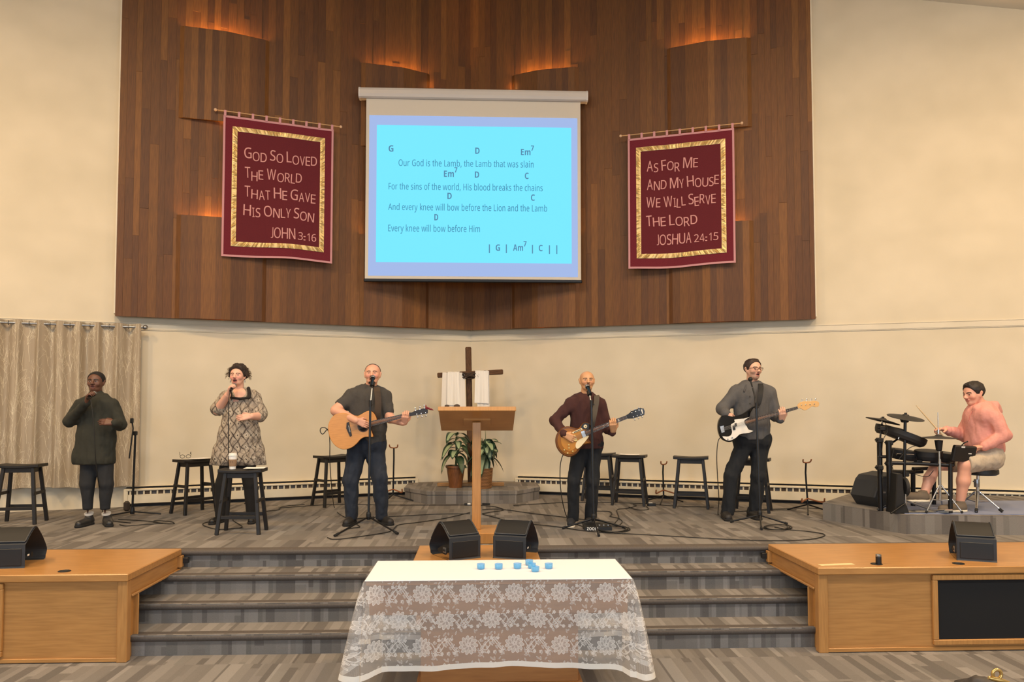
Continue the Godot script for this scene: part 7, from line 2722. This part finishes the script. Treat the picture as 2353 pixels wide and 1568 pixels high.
func acoustic_player() -> void:
	var z := -8.47
	var o := person("person in a charcoal tee and jeans playing the blond acoustic guitar", base_at(845, z))
	var q := func(x: float, y: float, dz: float) -> Vector3: return pz(x, y, z + dz) - o.position
	var top := [[816, 914, 0, 878, 915, 0, 0.082, 0.082, 0.05, 0.9], [840, 897, 0, 812, 910, 0, 0.06, 0.07, 0.05], [856, 897, 0, 882, 911, 0, 0.06, 0.07, 0.05], [847, 925, 0.01, 845, 985, 0.03, 0.2, 0.19, 0.05, 0.7], [845, 985, 0.03, 846, 1008, 0.03, 0.185, 0.185, 0.05, 0.72],
		[811, 914, 0, 786, 930, 0.05, 0.082, 0.073, 0.05], [882, 915, 0, 891, 944, 0.06, 0.078, 0.068, 0.05]]
	var legs := [[828, 1020, 0.01, 858, 1020, 0.01, 0.14, 0.14, 0.04], [822, 1035, 0, 806, 1104, 0.06, 0.108, 0.086, 0.03], [806, 1104, 0.06, 808, 1190, 0, 0.084, 0.066, 0.02], [860, 1035, 0, 873, 1098, 0.07, 0.108, 0.086, 0.03], [873, 1098, 0.07, 878, 1187, 0, 0.084, 0.066, 0.02]]
	var bare := [[784, 932, 0.06, 772, 944, 0.1, 0.06, 0.056, 0.02], [772, 944, 0.1, 819, 967, 0.31, 0.056, 0.036, 0.02], [891, 946, 0.065, 896, 962, 0.1, 0.05, 0.05, 0.02], [896, 962, 0.1, 926, 972, 0.23, 0.05, 0.034, 0.02]]
	var opt := {"skin": lin(220, 164, 138), "lip": lin(176, 104, 92), "open": 0.9, "brow": lin(74, 50, 38), "neck": q.call(850, 898, 0.0), "beard": "goatee", "beard_colour": lin(46, 32, 26), "blush": lin(224, 142, 124)}
	var r := figure(o, q, top + legs, bare, Vector3.BACK, q.call(856, 861, 0.06), Vector3(0.04, 0.12, 1), 0.238, opt, [[q.call(819, 967, 0.315), Vector3(1, -0.42, 0.02), Vector3(0.0, 0.0, -1), true, [0.5, 0.55, 0.6, 0.65], 1.0, 0.6], [q.call(929, 973, 0.235), Vector3(0.15, 0.72, 0.6), Vector3(0, 0.6, -0.75), false, [0.85, 0.9, 0.95, 1.0], 1.0, 0.2]])
	cap_hair("hair", r.head, o, mat("hair_short_brown", rgb(64, 48, 38), 0.85), 0.02, Vector3(0, 0.36, 0.0), 0.12)
	garment(o, "tee_shirt", q, top, Vector3.BACK, cloth("charcoal_tee", rgb(72, 69, 66)), [[q.call(846, 1022, 0.0), Vector3.DOWN], [q.call(778, 936, 0.08), Vector3(-0.75, -0.6, 0.3)]], 0.011, 0.014)
	garment(o, "jeans", q, legs, Vector3.BACK, cloth("blue_jeans", rgb(38, 46, 60)), [[Vector3(0, 0.04, 0), Vector3.DOWN]], 0.011, 0.016)
	shoes(o, [[q.call(807, 1190, 0).x, 0, -0.06, Vector3(-0.08, 0, 1), 0.29, 0.05], [q.call(876, 1190, 0).x, 0, -0.07, Vector3(0.45, 0, 0.85), 0.29, 0.05]], mat("shoe_black", rgb(36, 34, 34), 0.6), mats.rubber)


func bald_player() -> void:
	var z := -8.27
	var o := person("bald person in a maroon sweater and dark jeans playing the sunburst electric guitar", base_at(1343, z))
	var q := func(x: float, y: float, dz: float) -> Vector3: return pz(x, y, z + dz) - o.position
	var top := [[1318, 930, 0, 1373, 933, 0, 0.07, 0.07, 0.05, 0.9], [1338, 915, 0, 1314, 926, 0, 0.05, 0.058, 0.05], [1353, 915, 0, 1377, 929, 0, 0.05, 0.058, 0.05], [1346, 940, 0.01, 1347, 1005, 0.02, 0.175, 0.165, 0.05, 0.66], [1347, 1005, 0.02, 1350, 1026, 0.02, 0.165, 0.165, 0.04, 0.68],
		[1313, 930, 0, 1275, 966, 0.04, 0.066, 0.056, 0.04], [1275, 966, 0.04, 1296, 998, 0.25, 0.056, 0.04, 0.03], [1378, 933, 0, 1397, 984, 0.02, 0.066, 0.056, 0.04], [1397, 984, 0.02, 1406, 994, 0.19, 0.055, 0.041, 0.03]]
	var legs := [[1335, 1020, 0, 1361, 1020, 0, 0.122, 0.122, 0.04], [1331, 1035, 0, 1319, 1105, 0.04, 0.09, 0.07, 0.03], [1319, 1105, 0.04, 1316, 1195, 0, 0.069, 0.06, 0.02], [1363, 1035, 0, 1362, 1108, 0.04, 0.09, 0.07, 0.03], [1362, 1108, 0.04, 1357, 1195, -0.04, 0.069, 0.06, 0.02]]
	var opt := {"skin": lin(202, 152, 112), "lip": lin(160, 104, 88), "open": 0.4, "brow": lin(84, 58, 40), "neck": q.call(1346, 913, 0.0), "blush": lin(204, 140, 104), "wide": 1.0}
	var r := figure(o, q, top + legs, [], Vector3.BACK, q.call(1349, 876, 0.03), Vector3(0.02, 0.08, 1), 0.222, opt, [[q.call(1297, 999, 0.265), Vector3(0.95, -0.5, 0.02), Vector3(0.0, 0.0, -1), true, [0.5, 0.55, 0.6, 0.65], 1.0, 0.6], [q.call(1409, 991, 0.225), Vector3(-0.12, 0.75, 0.6), Vector3(0, 0.6, -0.75), false, [0.8, 0.85, 0.9, 0.95], 1.0, 0.2]])
	garment(o, "sweater", q, top, Vector3.BACK, cloth("maroon_knit", rgb(68, 36, 34)), [[q.call(1350, 1031, 0.0), Vector3.DOWN]], 0.011, 0.013)
	garment(o, "jeans", q, legs, Vector3.BACK, cloth("dark_jeans", rgb(26, 30, 36)), [[Vector3(0, 0.04, 0), Vector3.DOWN]], 0.011, 0.012)
	shoes(o, [[q.call(1314, 1195, 0).x, 0, -0.05, Vector3(-0.15, 0, 1), 0.28, 0.048], [q.call(1357, 1195, 0).x, 0, -0.1, Vector3(-0.12, 0, 1), 0.28, 0.048]], mat("shoe_navy", rgb(34, 36, 42), 0.8), mat("sole_white", rgb(222, 212, 192), 0.7))


func bass_player() -> void:
	var z := -8.67
	var o := person("person with glasses in a grey button shirt and dark jeans playing the black bass", base_at(1710, z))
	var q := func(x: float, y: float, dz: float) -> Vector3: return pz(x, y, z + dz) - o.position
	var top := [[1694, 906, 0, 1762, 906, 0, 0.082, 0.082, 0.05, 0.9], [1718, 889, 0, 1690, 903, 0, 0.06, 0.07, 0.05], [1737, 889, 0, 1766, 903, 0, 0.06, 0.07, 0.05], [1727, 915, 0.01, 1727, 985, 0.02, 0.205, 0.195, 0.05, 0.66], [1727, 985, 0.02, 1728, 1004, 0.02, 0.195, 0.195, 0.04, 0.68],
		[1689, 907, 0, 1659, 940, 0.05, 0.076, 0.066, 0.04], [1659, 940, 0.05, 1668, 951, 0.18, 0.064, 0.052, 0.03], [1767, 907, 0, 1784, 955, 0.03, 0.076, 0.066, 0.04], [1784, 955, 0.03, 1793, 964, 0.18, 0.064, 0.05, 0.03]]
	var legs := [[1711, 1010, 0, 1744, 1010, 0, 0.14, 0.14, 0.04], [1707, 1030, 0, 1680, 1093, 0.03, 0.1, 0.082, 0.03], [1680, 1093, 0.03, 1673, 1178, 0, 0.08, 0.07, 0.02], [1746, 1030, 0, 1742, 1093, 0.03, 0.1, 0.082, 0.03], [1742, 1093, 0.03, 1735, 1178, -0.05, 0.08, 0.07, 0.02]]
	var opt := {"skin": lin(222, 174, 148), "lip": lin(184, 120, 108), "open": 0.75, "brow": lin(66, 48, 38), "neck": q.call(1728, 884, 0.0), "beard": "stubble", "beard_colour": lin(120, 104, 96), "blush": lin(224, 158, 134)}
	var r := figure(o, q, top + legs, [], Vector3.BACK, q.call(1731, 850, 0.04), Vector3(0.32, 0.04, 1), 0.24, opt, [[q.call(1668, 951, 0.2), Vector3(0.62, -0.78, 0.2), Vector3(0.1, 0.0, -1), true, [0.5, 0.55, 0.6, 0.65], 1.05, 0.6], [q.call(1796, 966, 0.2), Vector3(-0.15, 0.75, 0.6), Vector3(0, 0.6, -0.75), false, [0.75, 0.8, 0.85, 0.9], 1.05, 0.2]])
	var hm := mat("hair_brown", rgb(52, 38, 32), 0.6)
	cap_hair("hair", r.head, o, hm, 0.05, Vector3(0, 0.33, 0.26), 0.55, [[Vector3(-0.18, 0.41, 0.12), Vector3(0.16, 0.43, 0.1), 0.08, 0.08]], 0.006)
	garment(o, "shirt", q, top, Vector3.BACK, cloth("grey_shirt", rgb(92, 91, 92)), [[q.call(1727, 1010, 0.0), Vector3.DOWN]], 0.011, 0.01)
	var col := [[1715, 886, 0.075, 1710, 900, 0.115, 0.018, 0.01, 0.01], [1742, 886, 0.075, 1744, 899, 0.115, 0.018, 0.01, 0.01], [1715, 885, 0.07, 1742, 885, 0.07, 0.014, 0.014, 0.01]]
	garment(o, "collar", q, col, Vector3.BACK, cloth("grey_collar", rgb(82, 81, 83)), [], 0.006, 0.0)
	for y in [897, 912, 928]:
		var mb := MB.new()
		mb.lathe([Vector2(0, 0), Vector2(0.006, 0), Vector2(0.006, 0.002), Vector2(0, 0.002)], q.call(1723, y, 0.148 if y > 900 else 0.115), Basis(Vector3.RIGHT, PI / 2), 8)
		obj("button", mb, mats.black_plastic, o)
	garment(o, "jeans", q, legs, Vector3.BACK, cloth("dark_jeans", rgb(26, 30, 36)), [[Vector3(0, 0.04, 0), Vector3.DOWN]], 0.011, 0.014)
	shoes(o, [[q.call(1671, 1180, 0).x, 0, -0.06, Vector3(-0.2, 0, 1), 0.3, 0.052], [q.call(1735, 1180, 0).x, 0, -0.12, Vector3(-0.05, 0, 1), 0.3, 0.052]], mat("shoe_black", rgb(36, 34, 34), 0.6), mats.rubber)
	# glasses
	var fr: Basis = r.head.frame
	var hh := 0.24
	var w := func(p: Vector3) -> Vector3: return r.head.at + fr * (p * hh)
	var g := MB.new()
	for s in [-1.0, 1.0]:
		var ring := []
		for c in [[0.03, 0.055], [0.24, 0.06], [0.25, 0.03], [0.21, -0.05], [0.07, -0.05], [0.03, 0.0]]: ring.append(w.call(Vector3(c[0] * s, c[1], 0.425 - 0.3 * c[0] * c[0])))
		g.tube(ring, 0.0026, 5, true)
		g.tube([w.call(Vector3(0.245 * s, 0.05, 0.41)), w.call(Vector3(0.37 * s, 0.05, 0.2)), w.call(Vector3(0.385 * s, 0.04, -0.06))], 0.0026, 5)
	g.tube([w.call(Vector3(-0.03, 0.03, 0.43)), w.call(Vector3(0.03, 0.03, 0.43))], 0.0026, 5)
	obj("glasses", g, mat("glasses_frame", rgb(70, 42, 34), 0.35), o, "dark brown glasses")


func drummer() -> void:
	var z := -7.8
	var o := person("person in a pink hoodie and khaki shorts drumming on the black kit", Vector3(pz(2246, 1170, z).x, D, z))
	var q := func(x: float, y: float, dz: float) -> Vector3: return pz(x, y, z + dz) - o.position
	var sx := Vector3.RIGHT
	var top := [[2256, 962, 0, 2260, 1012, 0, 0.185, 0.175, 0.05, 0.92], [2264, 952, 0.14, 2254, 952, -0.14, 0.085, 0.085, 0.06], [2262, 1012, 0, 2266, 1030, 0, 0.185, 0.18, 0.04, 0.9],
		[2240, 939, 0.075, 2262, 929, 0.075, 0.028, 0.034, 0.015], [2262, 929, 0.075, 2284, 933, 0.03, 0.034, 0.045, 0.015], [2240, 939, -0.075, 2262, 929, -0.075, 0.028, 0.034, 0.015], [2262, 929, -0.075, 2284, 933, -0.03, 0.034, 0.045, 0.015], [2284, 933, 0.03, 2293, 946, 0.0, 0.045, 0.045, 0.03], [2240, 940, 0.075, 2234, 944, 0.0, 0.028, 0.026, 0.015], [2240, 940, -0.075, 2234, 944, 0.0, 0.028, 0.026, 0.015], [2258, 948, 0.05, 2250, 950, -0.05, 0.1, 0.1, 0.04],
		[2284, 960, 0.18, 2306, 1000, 0.23, 0.082, 0.07, 0.035], [2306, 1000, 0.23, 2264, 1025, 0.2, 0.068, 0.05, 0.02], [2238, 952, -0.17, 2210, 999, -0.2, 0.082, 0.066, 0.05], [2210, 999, -0.2, 2176, 989, -0.1, 0.062, 0.046, 0.03]]
	var low := [[2274, 1050, 0.09, 2274, 1050, -0.09, 0.135, 0.135, 0.05], [2274, 1056, 0.1, 2226, 1065, 0.15, 0.112, 0.095, 0.04], [2264, 1056, -0.1, 2172, 1066, -0.13, 0.112, 0.09, 0.04]]
	var bare := [[2228, 1066, 0.15, 2218, 1068, 0.15, 0.07, 0.064, 0.03], [2218, 1068, 0.15, 2214, 1105, 0.13, 0.062, 0.062, 0.03], [2214, 1105, 0.13, 2207, 1150, 0.1, 0.06, 0.042, 0.03], [2175, 1067, -0.13, 2152, 1069, -0.12, 0.07, 0.06, 0.03], [2152, 1069, -0.12, 2136, 1100, -0.06, 0.058, 0.056, 0.03], [2136, 1100, -0.06, 2122, 1142, 0.0, 0.054, 0.042, 0.03]]
	var opt := {"skin": lin(224, 166, 142), "lip": lin(196, 124, 112), "open": 0.0, "brow": lin(58, 42, 34), "neck": q.call(2254, 935, 0.0), "blush": lin(226, 150, 130)}
	var r := figure(o, q, top + low, bare, sx, q.call(2236, 906, 0.0), Vector3(-1, -0.16, 0.16), 0.242, opt, [[q.call(2174, 988, -0.09), Vector3(-1, 0.12, 0.2), Vector3(-0.1, -1, 0.1), true, [1.2, 1.25, 1.3, 1.3], 1.05], [q.call(2263, 1026, 0.19), Vector3(-1, -0.1, -0.1), Vector3(-0.1, -1, -0.1), false, [1.2, 1.25, 1.3, 1.3], 1.05]])
	var hm := mat("hair_near_black", rgb(36, 30, 28), 0.6)
	cap_hair("hair", r.head, o, hm, 0.06, Vector3(0, 0.29, 0.26), 0.55, [[Vector3(-0.1, 0.4, 0.2), Vector3(0.1, 0.4, 0.2), 0.11, 0.11], [Vector3(0, 0.41, 0.16), Vector3(0, 0.37, 0.36), 0.13, 0.05]], 0.006)
	garment(o, "hoodie", q, top, sx, cloth("pink_fleece", rgb(226, 158, 146)), [[q.call(2262, 1040, 0.0), Vector3.DOWN]], 0.0105, 0.013, [[2240, 905, 0, 2251, 928, 0, 0.066, 0.066]])
	var mb := MB.new()
	for s in [-1.0, 1.0]: mb.tube([q.call(2234, 945, 0.05 * s + 0.02), q.call(2229, 955, 0.05 * s + 0.06), q.call(2226, 968, 0.05 * s + 0.08)], 0.0035, 5)
	obj("drawstrings", mb, mat("drawstring", rgb(176, 104, 98), 0.9), o)
	garment(o, "shorts", q, low, sx, cloth("khaki", rgb(190, 176, 156)), [[q.call(2220, 1066, 0.15), Vector3(-1, -0.12, 0)]], 0.011, 0.016)
	shoes(o, [[q.call(2210, 1160, 0.1).x, 0.006, 0.1, Vector3(-1, 0, 0.15), 0.28, 0.048], [q.call(2127, 1160, 0.08).x, 0.105, 0.06, Vector3(-1, 0.12, 0.05), 0.28, 0.048]], mat("canvas_olive", rgb(104, 92, 78), 0.85), mat("sole_white", rgb(222, 212, 192), 0.7))
	var hp: Vector3 = r.hands[0].grip + o.position
	var s := thing("drumstick", "pale wooden drumstick raised in the drummer's hand", "drumstick", hp)
	var tip := pz(2105, 932, z - 0.15) - hp
	mb = MB.new()
	mb.tube([-tip * 0.22, tip * 0.75, tip * 0.97, tip], [0.0075, 0.0065, 0.003, 0.004], 8)
	obj("shaft", mb, mat("stick_wood", rgb(206, 178, 136), 0.5), s)


func listener() -> void:
	var z := -1.92
	var top := pz(2266, 1557, z)
	var o := person("dark-haired person seated in the hall facing the platform, top of head with gold clip", Vector3(top.x, 0, z))
	var hy := top.y - 0.125
	var q := func(x: float, y: float, dz: float) -> Vector3: return Vector3(x, y, dz)
	var sh := [[-0.16, hy - 0.3, 0, 0.16, hy - 0.3, 0, 0.075, 0.075, 0.05, 0.9], [0, hy - 0.38, 0.0, 0, hy - 0.68, 0.02, 0.17, 0.165, 0.05, 0.66], [-0.19, hy - 0.31, 0, -0.23, hy - 0.58, -0.03, 0.062, 0.052], [-0.23, hy - 0.58, -0.03, -0.12, hy - 0.66, -0.24, 0.05, 0.038], [0.19, hy - 0.31, 0, 0.23, hy - 0.58, -0.03, 0.062, 0.052], [0.23, hy - 0.58, -0.03, 0.12, hy - 0.66, -0.24, 0.05, 0.038]]
	var lg := [[-0.08, 0.54, 0.02, 0.08, 0.54, 0.02, 0.13, 0.13, 0.04], [-0.09, 0.54, 0, -0.12, 0.53, -0.42, 0.09, 0.07], [-0.12, 0.53, -0.42, -0.12, 0.08, -0.44, 0.065, 0.05], [0.09, 0.54, 0, 0.12, 0.53, -0.42, 0.09, 0.07], [0.12, 0.53, -0.42, 0.12, 0.08, -0.44, 0.065, 0.05]]
	var opt := {"skin": lin(214, 166, 142), "open": 0.0, "neck": Vector3(0, hy - 0.24, 0.01)}
	var r := figure(o, q, sh + lg, [], Vector3.BACK, Vector3(0, hy, -0.01), Vector3(0.05, 0.05, -1), 0.222, opt, [[Vector3(-0.11, hy - 0.66, -0.26), Vector3(0.3, -0.1, -1), Vector3(0, -1, 0), false, [0.3, 0.3, 0.3, 0.3]], [Vector3(0.11, hy - 0.66, -0.26), Vector3(-0.3, -0.1, -1), Vector3(0, -1, 0), true, [0.3, 0.3, 0.3, 0.3]]])
	cap_hair("hair", r.head, o, mat("hair_listener", rgb(44, 36, 30), 0.6), 0.06, Vector3(0, 0.25, 0.28), 0.5, [[Vector3(-0.2, 0.1, -0.28), Vector3(-0.18, -0.62, -0.22), 0.2, 0.14], [Vector3(0.2, 0.1, -0.28), Vector3(0.18, -0.62, -0.22), 0.2, 0.14]], 0.012, 0.006)
	garment(o, "sweater", q, sh, Vector3.BACK, cloth("oat_knit", rgb(150, 138, 122)), [[Vector3(0, hy - 0.76, 0), Vector3.DOWN]], 0.014, 0.012)
	garment(o, "trousers", q, lg, Vector3.BACK, cloth("dark_jeans", rgb(26, 30, 36)), [], 0.014, 0.01)
	shoes(o, [[-0.12, 0, -0.4, Vector3(0, 0, -1), 0.26, 0.045], [0.12, 0, -0.4, Vector3(0, 0, -1), 0.26, 0.045]], mat("shoe_black", rgb(36, 34, 34), 0.6), mats.rubber)
	# gold claw clip in the hair
	var c := MB.new()
	var cp := pz(2291, 1554, z + 0.08) - o.position
	var ring := []
	for j in 12: ring.append(cp + Vector3(0.011 * cos(TAU * j / 12.0), 0.004 + 0.011 * sin(TAU * j / 12.0), 0))
	c.tube(ring, 0.004, 6, true)
	c.tube([cp + Vector3(-0.022, -0.004, 0), cp + Vector3(0.0, -0.008, 0.004), cp + Vector3(0.03, -0.016, 0)], [0.004, 0.007, 0.003], 6)
	obj("hair_clip", c, mats.gold_metal, o, "gold hair clip")
	var ch := thing("hall_chair", "plain padded hall chair under the seated listener", "chair", Vector3(top.x, 0, z))
	c = MB.new()
	c.box(Vector3(0, 0.42, 0.0), Vector3(0.46, 0.06, 0.44), 0.015)
	obj("seat", c, mat("chair_fabric", rgb(70, 72, 80), 0.9), ch)
	c = MB.new()
	c.box(Vector3(0, 0.66, 0.25), Vector3(0.44, 0.36, 0.05), 0.015)
	obj("backrest", c, mats.chair_fabric, ch)
	for a in [-1.0, 1.0]:
		for e in [-1.0, 1.0]:
			c = MB.new()
			c.tube([Vector3(a * 0.2, 0.0, e * 0.2), Vector3(a * 0.2, 0.4, e * 0.2)] if e < 0 else [Vector3(a * 0.2, 0.0, 0.24), Vector3(a * 0.2, 0.4, 0.24), Vector3(a * 0.2, 0.75, 0.25)], 0.012, 8)
			obj("leg", c, mats.black_metal, ch)
